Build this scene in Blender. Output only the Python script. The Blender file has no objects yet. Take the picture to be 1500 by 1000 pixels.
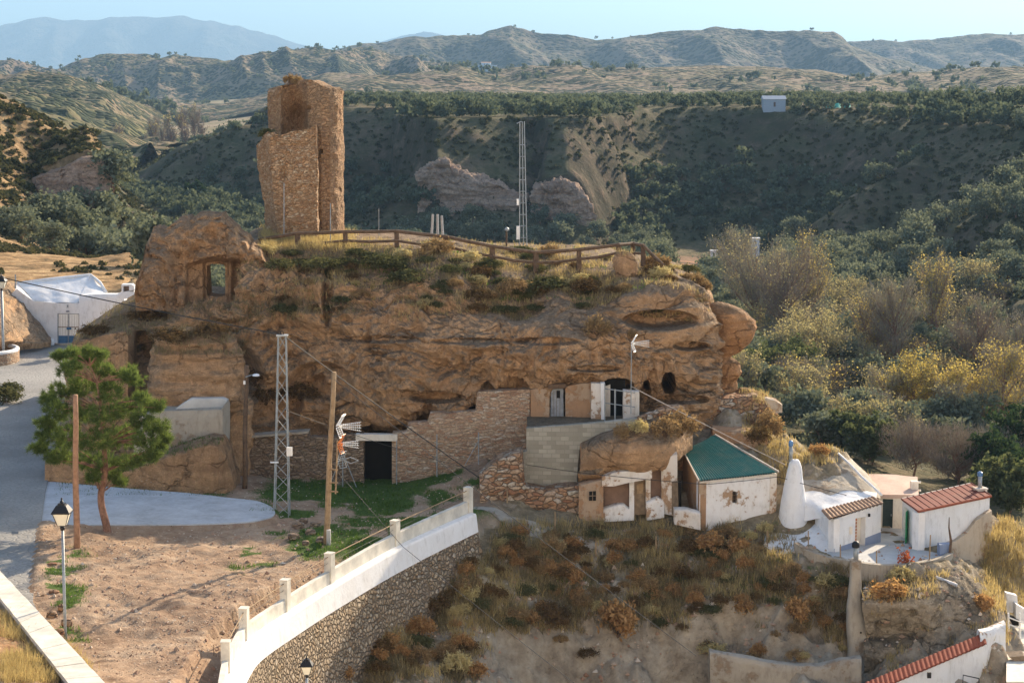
import bpy, math, random
import numpy as np
from mathutils import Vector
from mathutils.bvhtree import BVHTree

# ------------------------------------------------------------------ camera, sky, sun, exposure
sc = bpy.context.scene
COL = sc.collection
FPX = 3000.0                                   # focal length in pixels of the 1500 px wide photograph
PITCH = math.atan(380.0 / FPX)
cd = bpy.data.cameras.new('camera')
cam = bpy.data.objects.new('camera', cd)
COL.objects.link(cam)
cam.location = (0, 0, 0)
cam.rotation_euler = (math.pi / 2 - PITCH, 0, 0)
cd.sensor_width = 36.0
cd.lens = 72.0
cd.clip_start = 0.5
cd.clip_end = 60000
sc.camera = cam

SUN_AZ, SUN_EL = math.radians(30), math.radians(23)      # to the right of the view direction, low
HORIZON = (.36, .66, 1.1, 1)
world = bpy.data.worlds.new('World')
sc.world = world
world.use_nodes = True
wn = world.node_tree
for n in list(wn.nodes):
    wn.nodes.remove(n)
w_out = wn.nodes.new('ShaderNodeOutputWorld')
w_bg = wn.nodes.new('ShaderNodeBackground')
w_sky = wn.nodes.new('ShaderNodeTexSky')
w_sky.sky_type = 'NISHITA'
w_sky.sun_disc = False
w_sky.sun_elevation = SUN_EL
w_sky.sun_rotation = SUN_AZ
w_sky.air_density = 1.0
w_sky.dust_density = 2.0
w_sky.ozone_density = 1.5
w_bg.inputs[1].default_value = 0.125
# a colour ramp dims and blues the sky towards the horizon
w_tc = wn.nodes.new('ShaderNodeTexCoord'); w_sep = wn.nodes.new('ShaderNodeSeparateXYZ'); wn.links.new(w_tc.outputs['Generated'], w_sep.inputs[0])
w_rmp = wn.nodes.new('ShaderNodeValToRGB'); wn.links.new(w_sep.outputs[2], w_rmp.inputs[0])
w_rmp.color_ramp.elements[0].position = 0.0; w_rmp.color_ramp.elements[0].color = HORIZON
w_rmp.color_ramp.elements[1].position = 0.30; w_rmp.color_ramp.elements[1].color = (1, 1, 1, 1)
w_mul = wn.nodes.new('ShaderNodeMix'); w_mul.data_type = 'RGBA'; w_mul.blend_type = 'MULTIPLY'; w_mul.inputs[0].default_value = 1
wn.links.new(w_sky.outputs[0], w_mul.inputs[6]); wn.links.new(w_rmp.outputs[0], w_mul.inputs[7]); wn.links.new(w_mul.outputs[2], w_bg.inputs[0])
wn.links.new(w_bg.outputs[0], w_out.inputs[0])

sd = bpy.data.lights.new('sun', 'SUN')
sd.energy = 5.0
sd.angle = math.radians(0.5)
sd.color = (1.0, 0.83, 0.62)
sun = bpy.data.objects.new('sun', sd)
COL.objects.link(sun)
S_DIR = Vector((math.sin(SUN_AZ) * math.cos(SUN_EL), math.cos(SUN_AZ) * math.cos(SUN_EL), math.sin(SUN_EL)))
sun.rotation_euler = S_DIR.to_track_quat('Z', 'Y').to_euler()
sun.location = (60, 60, 60)
sc.view_settings.view_transform = 'Standard'
sc.view_settings.look = 'None'
sc.view_settings.gamma = 1
sc.view_settings.use_curve_mapping = False
sc.view_settings.exposure = 1.1
sc.cycles.max_bounces = 5
sc.cycles.diffuse_bounces = 3
sc.cycles.transmission_bounces = 4
sc.cycles.volume_bounces = 0
sc.cycles.use_denoising = True

# ------------------------------------------------------------------ helpers
CP, SP = math.cos(PITCH), math.sin(PITCH)
def ray(px, py):
    a, b = (px - 750) / FPX, (500 - py) / FPX
    return np.array([a, CP + b * SP, -SP + b * CP])
def U(px, py, Y):                               # the point of the photograph's pixel that stands Y metres out
    d = ray(px, py); return d * (Y / d[1])
def G(px, py, z=-19.0):                         # the same on a level surface
    d = ray(px, py); return d * (z / d[2])
def proj(p):
    p = np.asarray(p, float)
    dz = p[..., 1] * CP - p[..., 2] * SP
    return 750 + FPX * p[..., 0] / dz, 500 - FPX * (p[..., 1] * SP + p[..., 2] * CP) / dz
def zof(px, py, Y): return U(px, py, Y)[2]

def _hash(ix, iy, iz, seed):
    h = (ix.astype(np.int64) * 374761393 + iy.astype(np.int64) * 668265263 + iz.astype(np.int64) * 1440662683 + seed * 974711) & 0xFFFFFFFF
    h = ((h ^ (h >> 13)) * 1274126177) & 0xFFFFFFFF
    h = ((h ^ (h >> 16)) * 2246822519) & 0xFFFFFFFF
    return ((h ^ (h >> 15)) & 0xFFFFFF) / float(0xFFFFFF)
def vnoise(p, seed=0):
    p = np.asarray(p, float)
    f = np.floor(p); t = p - f; t = t * t * (3 - 2 * t)
    i = f.astype(np.int64)
    r = 0
    for dx in (0, 1):
        wx = t[..., 0] if dx else 1 - t[..., 0]
        for dy in (0, 1):
            wy = t[..., 1] if dy else 1 - t[..., 1]
            for dz in (0, 1):
                wz = t[..., 2] if dz else 1 - t[..., 2]
                r = r + wx * wy * wz * _hash(i[..., 0] + dx, i[..., 1] + dy, i[..., 2] + dz, seed)
    return r * 2 - 1
def fbm(p, octv=4, seed=0, gain=0.5, lac=2.03):
    p = np.asarray(p, float); a, s = 1.0, 0
    for k in range(octv):
        s = s + a * vnoise(p, seed + k * 17); a *= gain; p = p * lac + 3.7
    return s
def ridged(p, octv=4, seed=0):
    p = np.asarray(p, float); a, s = 1.0, 0
    for k in range(octv):
        s = s + a * (1 - 2 * np.abs(vnoise(p, seed + k * 13))); a *= 0.5; p = p * 2.07 + 1.3
    return s
def smooth(x, a, b):
    t = np.clip((x - a) / (b - a), 0, 1); return t * t * (3 - 2 * t)
def tps(pts, vals, lam=1e-3):
    P = np.asarray(pts, float); v = np.asarray(vals, float); n = len(P)
    def K(A, B):
        r2 = ((A[:, None, :] - B[None, :, :]) ** 2).sum(-1)
        return 0.5 * r2 * np.log(r2 + 1e-12)
    L = np.zeros((n + 3, n + 3)); L[:n, :n] = K(P, P) + lam * np.eye(n)
    L[:n, n] = 1; L[:n, n + 1:] = P; L[n, :n] = 1; L[n + 1:, :n] = P.T
    w = np.linalg.solve(L, np.concatenate([v, np.zeros(3)]))
    def f(Q):
        Q = np.asarray(Q, float); sh = Q.shape[:-1]; Q = Q.reshape(-1, 2); out = np.empty(len(Q))
        for s in range(0, len(Q), 20000):
            q = Q[s:s + 20000]; out[s:s + 20000] = K(q, P) @ w[:n] + w[n] + q @ w[n + 1:]
        return out.reshape(sh)
    return f
def catmull(P, n):                              # resample the control rows (axis 0) of P to n rows
    P = np.asarray(P, float); m = len(P)
    t = np.linspace(0, m - 1, n); i = np.clip(np.floor(t).astype(int), 0, m - 2); f = (t - i)
    f = f.reshape((-1,) + (1,) * (P.ndim - 1))
    p0, p1, p2, p3 = P[np.maximum(i - 1, 0)], P[i], P[i + 1], P[np.minimum(i + 2, m - 1)]
    a = 0.42
    m1, m2 = (p2 - p0) * a, (p3 - p1) * a
    return (2 * f**3 - 3 * f**2 + 1) * p1 + (f**3 - 2 * f**2 + f) * m1 + (-2 * f**3 + 3 * f**2) * p2 + (f**3 - f**2) * m2

def finish(o, parent, loc):
    COL.objects.link(o)
    if parent is not None:
        o.parent = parent
    elif loc is not None:
        o.location = loc
    return o
def wloc(o):
    v = Vector((0, 0, 0))
    while o is not None: v = v + o.location; o = o.parent
    return v
def mk(name, V, F, mat, parent=None, smooth_=False, attrs=None):
    """mesh from arrays: V in world coordinates, F with a constant number of corners"""
    V = np.asarray(V, np.float32).reshape(-1, 3); F = np.asarray(F, np.int32)
    if parent is not None:
        V = V - np.array(wloc(parent), np.float32)
    me = bpy.data.meshes.new(name)
    k = F.shape[1]; m = len(F)
    me.vertices.add(len(V)); me.vertices.foreach_set('co', V.ravel())
    me.loops.add(m * k); me.loops.foreach_set('vertex_index', F.ravel())
    me.polygons.add(m); me.polygons.foreach_set('loop_start', np.arange(0, m * k, k, dtype=np.int32))
    me.polygons.foreach_set('loop_total', np.full(m, k, np.int32))
    me.polygons.foreach_set('use_smooth', np.full(m, smooth_))
    me.update(calc_edges=True)
    if attrs:
        for an, av in attrs.items():
            a = me.attributes.new(an, 'FLOAT', 'POINT'); a.data.foreach_set('value', np.asarray(av, np.float32).ravel())
    me.materials.append(mat)
    o = bpy.data.objects.new(name, me)
    return finish(o, parent, None)
def gridF(nr, nc, closed=False):
    r = np.arange(nr - 1)[:, None]; c = np.arange(nc if closed else nc - 1)[None, :]
    c2 = (c + 1) % nc
    return np.stack([r * nc + c, r * nc + c2, (r + 1) * nc + c2, (r + 1) * nc + c], -1).reshape(-1, 4)
def normals_grid(P):
    du = np.gradient(P, axis=1); dv = np.gradient(P, axis=0)
    n = np.cross(du, dv); return n / (np.linalg.norm(n, axis=-1, keepdims=True) + 1e-9)

class MB:
    def __init__(s): s.v, s.f = [], []
    def add(s, vs, fs):
        b = len(s.v); s.v += [tuple(map(float, p)) for p in vs]; s.f += [tuple(b + i for i in f) for f in fs]; return s
    def hexa(s, b, t):
        return s.add(list(b) + list(t), [(3, 2, 1, 0), (4, 5, 6, 7), (0, 1, 5, 4), (1, 2, 6, 5), (2, 3, 7, 6), (3, 0, 4, 7)])
    def box(s, c, size, rz=0):
        x, y, z = (k / 2 for k in size); ca, sa = math.cos(rz), math.sin(rz)
        R = lambda a, b: (c[0] + a * ca - b * sa, c[1] + a * sa + b * ca)
        q = [R(-x, -y), R(x, -y), R(x, y), R(-x, y)]
        return s.hexa([(*p, c[2] - z) for p in q], [(*p, c[2] + z) for p in q])
    def tube(s, p0, p1, r0, r1=None, n=8, caps=True):
        r1 = r0 if r1 is None else r1
        p0, p1 = Vector(p0), Vector(p1); d = (p1 - p0).normalized()
        a = d.orthogonal().normalized(); b = d.cross(a)
        vs = []
        for p, r in ((p0, r0), (p1, r1)):
            for k in range(n):
                t = 2 * math.pi * k / n; vs.append(p + a * (r * math.cos(t)) + b * (r * math.sin(t)))
        fs = [(k, (k + 1) % n, n + (k + 1) % n, n + k) for k in range(n)]
        if caps: fs += [tuple(range(n - 1, -1, -1)), tuple(range(n, 2 * n))]
        return s.add(vs, fs)
    def path(s, pts, rs, n=7):
        if not hasattr(rs, '__len__'): rs = [rs] * len(pts)
        pts = [Vector(p) for p in pts]; vs = []
        for i, p in enumerate(pts):
            d = (pts[min(i + 1, len(pts) - 1)] - pts[max(i - 1, 0)]).normalized()
            a = d.cross(Vector((0.13, 0.21, 1)) if abs(d.z) < .9 else Vector((1, 0.2, 0))).normalized(); b = d.cross(a)
            for k in range(n):
                t = 2 * math.pi * k / n; vs.append(p + a * (rs[i] * math.cos(t)) + b * (rs[i] * math.sin(t)))
        m = len(pts)
        fs = [(i * n + k, i * n + (k + 1) % n, (i + 1) * n + (k + 1) % n, (i + 1) * n + k) for i in range(m - 1) for k in range(n)]
        fs += [tuple(range(n - 1, -1, -1)), tuple(range((m - 1) * n, m * n))]
        return s.add(vs, fs)
    def prism(s, front, off):                   # polygon extruded by the vector off
        n = len(front); off = np.asarray(off, float); front = [np.asarray(p, float) for p in front]
        vs = front + [p + off for p in front]
        fs = [tuple(range(n)), tuple(range(2 * n - 1, n - 1, -1))] + [((k + 1) % n, k, n + k, n + (k + 1) % n) for k in range(n)]
        return s.add(vs, fs)
    def lathe(s, c, prof, n=16, sx=1, sy=1):
        vs = []
        for r, z in prof:
            for k in range(n):
                t = 2 * math.pi * k / n; vs.append((c[0] + r * math.cos(t) * sx, c[1] + r * math.sin(t) * sy, c[2] + z))
        m = len(prof)
        fs = [(i * n + k, i * n + (k + 1) % n, (i + 1) * n + (k + 1) % n, (i + 1) * n + k) for i in range(m - 1) for k in range(n)]
        fs += [tuple(range(n - 1, -1, -1)), tuple(range((m - 1) * n, m * n))]
        return s.add(vs, fs)
    def build(s, name, mat, parent=None, smooth_=False, bevel=0):
        v = s.v
        if parent is not None:
            L = wloc(parent); v = [(p[0] - L.x, p[1] - L.y, p[2] - L.z) for p in v]
        me = bpy.data.meshes.new(name); me.from_pydata(v, [], s.f)
        me.validate(); 
        if smooth_:
            me.polygons.foreach_set('use_smooth', [True] * len(me.polygons))
        me.materials.append(mat)
        o = bpy.data.objects.new(name, me)
        if bevel:
            b = o.modifiers.new('bevel', 'BEVEL'); b.width = bevel; b.segments = 2; b.limit_method = 'ANGLE'
        return finish(o, parent, None)

def tag(o, label, cat, group=None):
    o['label'] = label; o['category'] = cat
    if group: o['group'] = group
    return o
def thing(name, label, cat, loc, group=None):
    o = bpy.data.objects.new(name, None); COL.objects.link(o)
    o.location = [float(v) for v in loc]; o.empty_display_size = 0.3
    return tag(o, label, cat, group)
def kind(o, k): o['kind'] = k; return o
def dup(root, loc, rz=0.0, scale=1.0, label=None, group=None):
    r = root.copy(); COL.objects.link(r); r.location = [float(v) for v in loc]; r.rotation_euler = (0, 0, rz)
    r.scale = (scale,) * 3 if not hasattr(scale, '__len__') else scale
    if label: r['label'] = label
    if group: r['group'] = group
    for ch in list(root.children):
        c = ch.copy(); COL.objects.link(c); c.parent = r
        for g in list(ch.children):
            d = g.copy(); COL.objects.link(d); d.parent = c
    return r

# ------------------------------------------------------------------ materials
class NT:
    def __init__(s, name):
        s.m = bpy.data.materials.new(name); s.m.use_nodes = True; s.t = s.m.node_tree
        for n in list(s.t.nodes): s.t.nodes.remove(n)
        s.out = s.t.nodes.new('ShaderNodeOutputMaterial')
        s.geo = s.t.nodes.new('ShaderNodeNewGeometry')
        s.pos = s.geo.outputs['Position']
        s._tc = None
    def N(s, t, **kw):
        n = s.t.nodes.new(t)
        for k, v in kw.items(): setattr(n, k, v)
        return n
    def L(s, a, b): s.t.links.new(a, b)
    def inp(s, sock, v):
        if hasattr(v, 'is_output'): s.L(v, sock)
        elif hasattr(v, '__len__') and len(v) == 3 and sock.type == 'RGBA': sock.default_value = (*v, 1)
        else: sock.default_value = v
    def obj(s):
        if s._tc is None: s._tc = s.N('ShaderNodeTexCoord')
        return s._tc.outputs['Object']
    def map(s, vec, scale=(1, 1, 1), rot=(0, 0, 0), loc=(0, 0, 0)):
        n = s.N('ShaderNodeMapping'); s.L(vec, n.inputs[0]); n.inputs['Scale'].default_value = scale; n.inputs['Rotation'].default_value = rot; n.inputs['Location'].default_value = loc
        return n.outputs[0]
    def noise(s, scale, detail=4, rough=0.55, vec=None, dist=0.0):
        n = s.N('ShaderNodeTexNoise'); s.L(vec or s.pos, n.inputs['Vector']); n.inputs['Scale'].default_value = scale
        n.inputs['Detail'].default_value = detail; n.inputs['Roughness'].default_value = rough; n.inputs['Distortion'].default_value = dist
        return n.outputs['Fac']
    def voro(s, scale, feature='F1', vec=None, out='Distance', rand=1.0):
        n = s.N('ShaderNodeTexVoronoi', feature=feature); s.L(vec or s.pos, n.inputs['Vector']); n.inputs['Scale'].default_value = scale
        n.inputs['Randomness'].default_value = rand
        return n.outputs[out]
    def ramp(s, fac, stops, interp='LINEAR'):
        n = s.N('ShaderNodeValToRGB'); s.L(fac, n.inputs[0]); r = n.color_ramp; r.interpolation = interp
        while len(r.elements) < len(stops): r.elements.new(0.5)
        for e, (p, c) in zip(r.elements, stops):
            e.position = p; e.color = (*c, 1) if hasattr(c, '__len__') else (c, c, c, 1)
        return n.outputs[0]
    def mix(s, fac, a, b, mode='MIX'):
        n = s.N('ShaderNodeMix', data_type='RGBA', blend_type=mode)
        s.inp(n.inputs[0], fac); s.inp(n.inputs[6], a); s.inp(n.inputs[7], b)
        return n.outputs[2]
    def math(s, op, a, b=0.0, clamp=False):
        n = s.N('ShaderNodeMath', operation=op, use_clamp=clamp); s.inp(n.inputs[0], a); s.inp(n.inputs[1], b); return n.outputs[0]
    def sep(s, vec):
        n = s.N('ShaderNodeSeparateXYZ'); s.L(vec, n.inputs[0]); return n.outputs
    def nz(s): return s.sep(s.geo.outputs['True Normal'])[2]
    def attr(s, name):
        n = s.N('ShaderNodeAttribute', attribute_name=name); return n.outputs['Fac']
    def rnd(s):
        n = s.N('ShaderNodeObjectInfo'); return n.outputs['Random']
    def island(s): return s.geo.outputs['Random Per Island']
    def bump(s, h, strength=0.5, dist=0.05, nrm=None):
        n = s.N('ShaderNodeBump'); n.inputs['Strength'].default_value = strength; n.inputs['Distance'].default_value = dist
        s.L(h, n.inputs['Height'])
        if nrm: s.L(nrm, n.inputs['Normal'])
        return n.outputs[0]
    def pbr(s, col, rough=0.9, nrm=None, metal=0.0, spec=0.2):
        b = s.N('ShaderNodeBsdfPrincipled'); s.inp(b.inputs['Base Color'], col); s.inp(b.inputs['Roughness'], rough)
        b.inputs['Metallic'].default_value = metal; b.inputs['Specular IOR Level'].default_value = spec
        if nrm: s.L(nrm, b.inputs['Normal'])
        s.L(b.outputs[0], s.out.inputs[0]); return s.m
    def leaf(s, col, trans=0.4, tcol=None):
        d = s.N('ShaderNodeBsdfDiffuse'); s.inp(d.inputs[0], col)
        t = s.N('ShaderNodeBsdfTranslucent'); s.inp(t.inputs[0], tcol if tcol is not None else col)
        m = s.N('ShaderNodeMixShader'); m.inputs[0].default_value = trans
        s.L(d.outputs[0], m.inputs[1]); s.L(t.outputs[0], m.inputs[2]); s.L(m.outputs[0], s.out.inputs[0]); return s.m

def simple(name, col, rough=0.7, var=0.25, scale=3.0, metal=0.0, bump=0.2, bscale=20, spec=0.3, local=False):
    t = NT(name); v = t.obj() if local else None
    dark = tuple(c * (1 - var) for c in col); lite = tuple(min(1, c * (1 + var)) for c in col)
    c = t.ramp(t.noise(scale, 6, 0.65, v), [(0.3, dark), (0.7, lite)])
    nb = t.bump(t.noise(bscale, 4, 0.6, v), bump, 0.01)
    return t.pbr(c, rough, nb, metal, spec)

def m_rock(name, light, mid, dark, topc, lichen=0.5, strata=1.0, bs=1.0):
    t = NT(name)
    big = t.noise(0.16, 5, 0.6)
    st = t.noise(1.0, 6, 0.62, t.map(t.pos, (0.12, 0.12, 1.3)), 0.4)
    fine = t.noise(2.6, 8, 0.68)
    c = t.ramp(t.math('ADD', t.math('MULTIPLY', big, 0.5), t.math('MULTIPLY', st, 0.5)), [(0.36, dark), (0.47, mid), (0.58, light), (0.70, mid)])
    c = t.mix(t.ramp(fine, [(0.35, 0.75), (0.62, 0.0)]), c, tuple(k * 0.55 for k in mid))
    peb = t.voro(3.6, 'F1')
    c = t.mix(t.ramp(peb, [(0.0, 0.55), (0.22, 0.0)]), c, tuple(min(1, k * 1.35 + .02) for k in light))
    # lichen and soil: dark crust where the rock lies flat, in patches on the face
    nz = t.nz()
    lm = t.math('ADD', t.math('MULTIPLY', nz, 0.9), t.math('MULTIPLY', t.math('SUBTRACT', t.noise(0.55, 7, 0.7), 0.5), 2.2))
    lm = t.ramp(lm, [(0.30, 0.0), (0.62, 1.0)])
    crust = t.ramp(t.noise(4.5, 6, 0.7), [(0.35, tuple(k * 0.45 for k in topc)), (0.5, topc), (0.66, tuple(k * 1.7 for k in topc))])
    c = t.mix(t.math('MULTIPLY', lm, lichen), c, crust)
    h = t.math('ADD', t.math('MULTIPLY', st, 0.7 * strata), t.math('MULTIPLY', fine, 0.8))
    h = t.math('ADD', h, t.math('MULTIPLY', t.math('MINIMUM', peb, 0.35), -0.5))
    h2 = t.noise(11, 7, 0.7)
    wv = t.N('ShaderNodeVectorMath', operation='ADD'); t.L(t.map(t.pos, (.55, .55, 1.25)), wv.inputs[0])
    wc = t.N('ShaderNodeCombineXYZ'); w1 = t.math('MULTIPLY', t.math('SUBTRACT', t.noise(.7, 4, .6), .5), 1.6); t.L(w1, wc.inputs[0]); t.L(t.math('MULTIPLY', t.math('SUBTRACT', t.noise(.9, 3, .6), .5), 1.2), wc.inputs[2]); t.L(wc.outputs[0], wv.inputs[1])
    cr = t.voro(0.8, 'DISTANCE_TO_EDGE', wv.outputs[0])
    crm = t.math('MULTIPLY', t.ramp(cr, [(0.0, 1.0), (0.035, 0.0)]), t.ramp(t.noise(.5, 4, .6), [(.42, 0.0), (.58, 1.0)]))
    c = t.mix(t.math('MULTIPLY', crm, .5), c, tuple(k * .35 for k in dark))
    grit = t.noise(14, 8, .75); c = t.mix(t.ramp(grit, [(.36, .55), (.55, 0.0)]), c, tuple(k * .5 for k in mid)); c = t.mix(t.ramp(grit, [(.60, 0.0), (.74, .5)]), c, tuple(min(1, k * 1.5) for k in light))
    stain = t.noise(1.0, 5, .65, t.map(t.pos, (.9, .9, .16))); c = t.mix(t.ramp(stain, [(.54, 0.0), (.70, .5)]), c, tuple(k * .5 for k in dark))
    h = t.math('SUBTRACT', h, t.math('MULTIPLY', crm, .6))
    nb = t.bump(h, 0.9 * bs, 0.28)
    nb = t.bump(grit, 0.7 * bs, 0.05, nb)
    nb = t.bump(h2, 0.6 * bs, 0.06, nb)
    return t.pbr(c, 0.95, nb, 0, 0.1)

def m_stone(name, cols, mortar, scale=3.2, flat=2.0, edge=0.06, bump=1.0, mort_w=1.0, dirt=None):
    """rubble masonry: flattened cells of stone in mortar"""
    t = NT(name)
    warp = t.noise(2.2, 3, 0.5)
    v = t.map(t.pos, (1, 1, flat))
    mixv = t.N('ShaderNodeVectorMath', operation='ADD'); t.L(v, mixv.inputs[0])
    w3 = t.N('ShaderNodeCombineXYZ'); sc_ = t.math('MULTIPLY', t.math('SUBTRACT', warp, 0.5), 0.5)
    t.L(sc_, w3.inputs[0]); t.L(sc_, w3.inputs[2]); t.L(w3.outputs[0], mixv.inputs[1]); v = mixv.outputs[0]
    d = t.voro(scale, 'DISTANCE_TO_EDGE', v); cid = t.voro(scale, 'F1', v, 'Color')
    r = t.sep(cid)[0]
    n = len(cols); c = t.ramp(r, [(i / (n - 1) * 0.9 + 0.05, k) for i, k in enumerate(cols)])
    fine = t.noise(9, 6, 0.65)
    c = t.mix(t.ramp(fine, [(0.35, 0.6), (0.6, 0.0)]), c, tuple(k * 0.5 for k in cols[0]))
    mm = t.ramp(d, [(edge * 0.4, 1.0), (edge, 0.0)])
    c = t.mix(t.math('MULTIPLY', mm, mort_w), c, t.mix(fine, tuple(k * 0.7 for k in mortar), mortar))
    if dirt:
        c = t.mix(t.ramp(t.noise(0.5, 5, 0.65), [(0.45, 0.0), (0.65, 0.8)]), c, dirt)
    h = t.math('ADD', t.ramp(d, [(0.0, 0.0), (edge * 1.6, 0.8), (0.3, 1.0)]), t.math('MULTIPLY', fine, 0.35))
    nb = t.bump(h, bump, 0.09)
    return t.pbr(c, 0.92, nb, 0, 0.12)

def m_plaster(name, col, stain, under=None, wear=0.0, bump=0.35):
    """lime-washed wall; where wear > 0 the wash has come off and the earth wall shows"""
    t = NT(name)
    n1 = t.noise(0.9, 6, 0.65); n2 = t.noise(6, 5, 0.6)
    streak = t.noise(1.0, 5, 0.6, t.map(t.pos, (3.0, 3.0, 0.35)))
    c = t.mix(t.ramp(n1, [(0.42, 0.0), (0.75, 0.55)]), col, stain)
    c = t.mix(t.ramp(streak, [(0.55, 0.0), (0.8, 0.45)]), c, stain)
    dirt_ = t.ramp(t.noise(2.2, 8, 0.72, t.map(t.pos, (1.6, 1.6, .6))), [(0.52, 0.0), (0.72, 0.5)])
    c = t.mix(dirt_, c, tuple(k * 0.6 for k in stain))
    h = n2
    if under:
        wf = t.math('ADD', t.math('MULTIPLY', t.noise(0.9, 3, 0.5), 0.55), t.math('MULTIPLY', t.noise(4.5, 8, 0.7), 0.45))
        wm = t.ramp(wf, [(0.56 - wear * 0.14, 0.0), (0.60 - wear * 0.14, 1.0)])
        c = t.mix(wm, c, t.mix(n2, tuple(k * 0.7 for k in under), under))
        h = t.math('SUBTRACT', n2, t.math('MULTIPLY', wm, 0.8))
    nb = t.bump(h, bump, 0.04)
    return t.pbr(c, 0.9, nb, 0, 0.15)

def m_leaf(name, cols, trans=0.4, tboost=1.3, use_rand=True):
    t = NT(name)
    f = t.island()
    if use_rand:
        f = t.math('ADD', t.math('MULTIPLY', f, 0.7), t.math('MULTIPLY', t.rnd(), 0.3))
    n = len(cols); c = t.ramp(f, [(i / max(1, n - 1), k) for i, k in enumerate(cols)])
    return t.leaf(c, trans, t.mix(1.0, c, (tboost, tboost, tboost * 0.8), 'MULTIPLY'))

MT = {}
MT['rock'] = m_rock('sandstone', (0.74, 0.475, 0.27), (0.62, 0.38, 0.205), (0.40, 0.24, 0.13), (0.20, 0.165, 0.12), 0.8, 0.7, 1.2)
MT['ruin_rock'] = m_rock('ruin_earth', (0.70, 0.44, 0.245), (0.58, 0.35, 0.185), (0.37, 0.215, 0.12), (0.19, 0.145, 0.10), 0.6, 0.6, 1.2)
MT['orange_rock'] = m_rock('orange_sandstone', (0.66, 0.38, 0.19), (0.55, 0.30, 0.145), (0.36, 0.195, 0.095), (0.17, 0.125, 0.08), 0.7)
MT['grey_rock'] = m_rock('grey_marl', (0.56, 0.47, 0.35), (0.43, 0.35, 0.25), (0.28, 0.22, 0.15), (0.16, 0.125, 0.08), 0.75)
MT['tower'] = m_stone('tower_rubble', [(0.38, 0.215, 0.11), (0.52, 0.31, 0.165), (0.60, 0.39, 0.22), (0.46, 0.27, 0.14), (0.66, 0.50, 0.33)], (0.50, 0.31, 0.17), 5.4, 1.6, 0.05, 1.0, 0.55)
MT['tower_old'] = m_stone('tower_earth', [(0.34, 0.19, 0.10), (0.47, 0.28, 0.145), (0.54, 0.345, 0.19), (0.40, 0.235, 0.12)], (0.44, 0.27, 0.15), 4.6, 1.4, 0.05, 0.9, 0.6, (0.30, 0.20, 0.12))
MT['infill'] = m_stone('pink_rubble', [(0.42, 0.245, 0.15), (0.54, 0.36, 0.23), (0.60, 0.46, 0.32), (0.47, 0.29, 0.18), (0.64, 0.54, 0.42)], (0.54, 0.41, 0.29), 3.3, 2.6, 0.055, 0.8)
MT['rubble'] = m_stone('old_rubble', [(0.30, 0.15, 0.085), (0.43, 0.25, 0.14), (0.50, 0.38, 0.26), (0.34, 0.19, 0.10), (0.56, 0.50, 0.40)], (0.26, 0.18, 0.115), 2.7, 2.0, 0.06, 1.0)
MT['greyrubble'] = m_stone('brown_rubble', [(0.24, 0.165, 0.11), (0.33, 0.24, 0.165), (0.40, 0.31, 0.22), (0.29, 0.20, 0.13)], (0.24, 0.18, 0.13), 3.0, 2.2, 0.06, 0.9)
MT['cobble'] = m_stone('river_cobble', [(0.36, 0.25, 0.15), (0.50, 0.38, 0.25), (0.57, 0.46, 0.32), (0.42, 0.31, 0.20), (0.60, 0.50, 0.37)], (0.30, 0.235, 0.165), 4.1, 1.25, 0.10, 1.4, 1.0, (0.36, 0.28, 0.20))
MT['white'] = m_plaster('limewash', (0.82, 0.81, 0.79), (0.68, 0.64, 0.58))
MT['cream'] = m_plaster('cream_render', (0.78, 0.71, 0.60), (0.60, 0.50, 0.39))
MT['worn'] = m_plaster('worn_limewash', (0.80, 0.78, 0.75), (0.62, 0.55, 0.46), (0.47, 0.31, 0.19), 0.16)
MT['worn_more'] = m_plaster('peeling_limewash', (0.74, 0.68, 0.60), (0.52, 0.40, 0.28), (0.47, 0.30, 0.18), 0.32)
MT['earth'] = m_plaster('earth_render', (0.40, 0.24, 0.135), (0.28, 0.165, 0.09), (0.50, 0.36, 0.24), 0.35, 0.6)
MT['greyplaster'] = m_plaster('grey_render', (0.43, 0.375, 0.295), (0.26, 0.21, 0.155), (0.36, 0.27, 0.185), 0.1, 0.6)
MT['browncream'] = m_plaster('brown_render', (0.52, 0.43, 0.32), (0.36, 0.27, 0.18), (0.40, 0.27, 0.17), 0.2)
MT['bluewash'] = m_plaster('blue_wash', (0.24, 0.29, 0.40), (0.32, 0.34, 0.40))
MT['shade_black'] = simple('painted_shade', (0.012, 0.010, 0.008), 0.95, 0.2)  # near-black colour stands in for the shade inside openings
MT['darkgreen'] = simple('dark_green_paint', (0.035, 0.055, 0.05), 0.6)
MT['green'] = simple('green_paint', (0.03, 0.26, 0.10), 0.5)
MT['blue'] = simple('blue_paint', (0.055, 0.14, 0.25), 0.5)
MT['bluegrey'] = simple('weathered_blue_door', (0.27, 0.285, 0.30), 0.8, 0.3, 4)
MT['oldwood'] = simple('grey_brown_boards', (0.23, 0.165, 0.105), 0.85, 0.35, 5)
MT['panelbrown'] = simple('brown_board', (0.22, 0.14, 0.10), 0.85, 0.25, 2)
MT['fencewood'] = simple('dark_round_wood', (0.135, 0.085, 0.052), 0.85, 0.4, 6)
MT['pole'] = simple('pole_timber', (0.33, 0.225, 0.125), 0.85, 0.3, 5)
MT['polered'] = simple('reddish_pole_timber', (0.36, 0.20, 0.115), 0.85, 0.3, 5)
MT['galv'] = simple('galvanised_steel', (0.33, 0.35, 0.35), 0.5, 0.2, 6, 0.4)
MT['alu'] = simple('aluminium', (0.80, 0.80, 0.78), 0.4, 0.05, 6, 0.3)
MT['orangepl'] = simple('orange_plastic', (0.75, 0.22, 0.04), 0.5)
MT['black'] = simple('black_iron', (0.016, 0.016, 0.018), 0.5)
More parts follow.
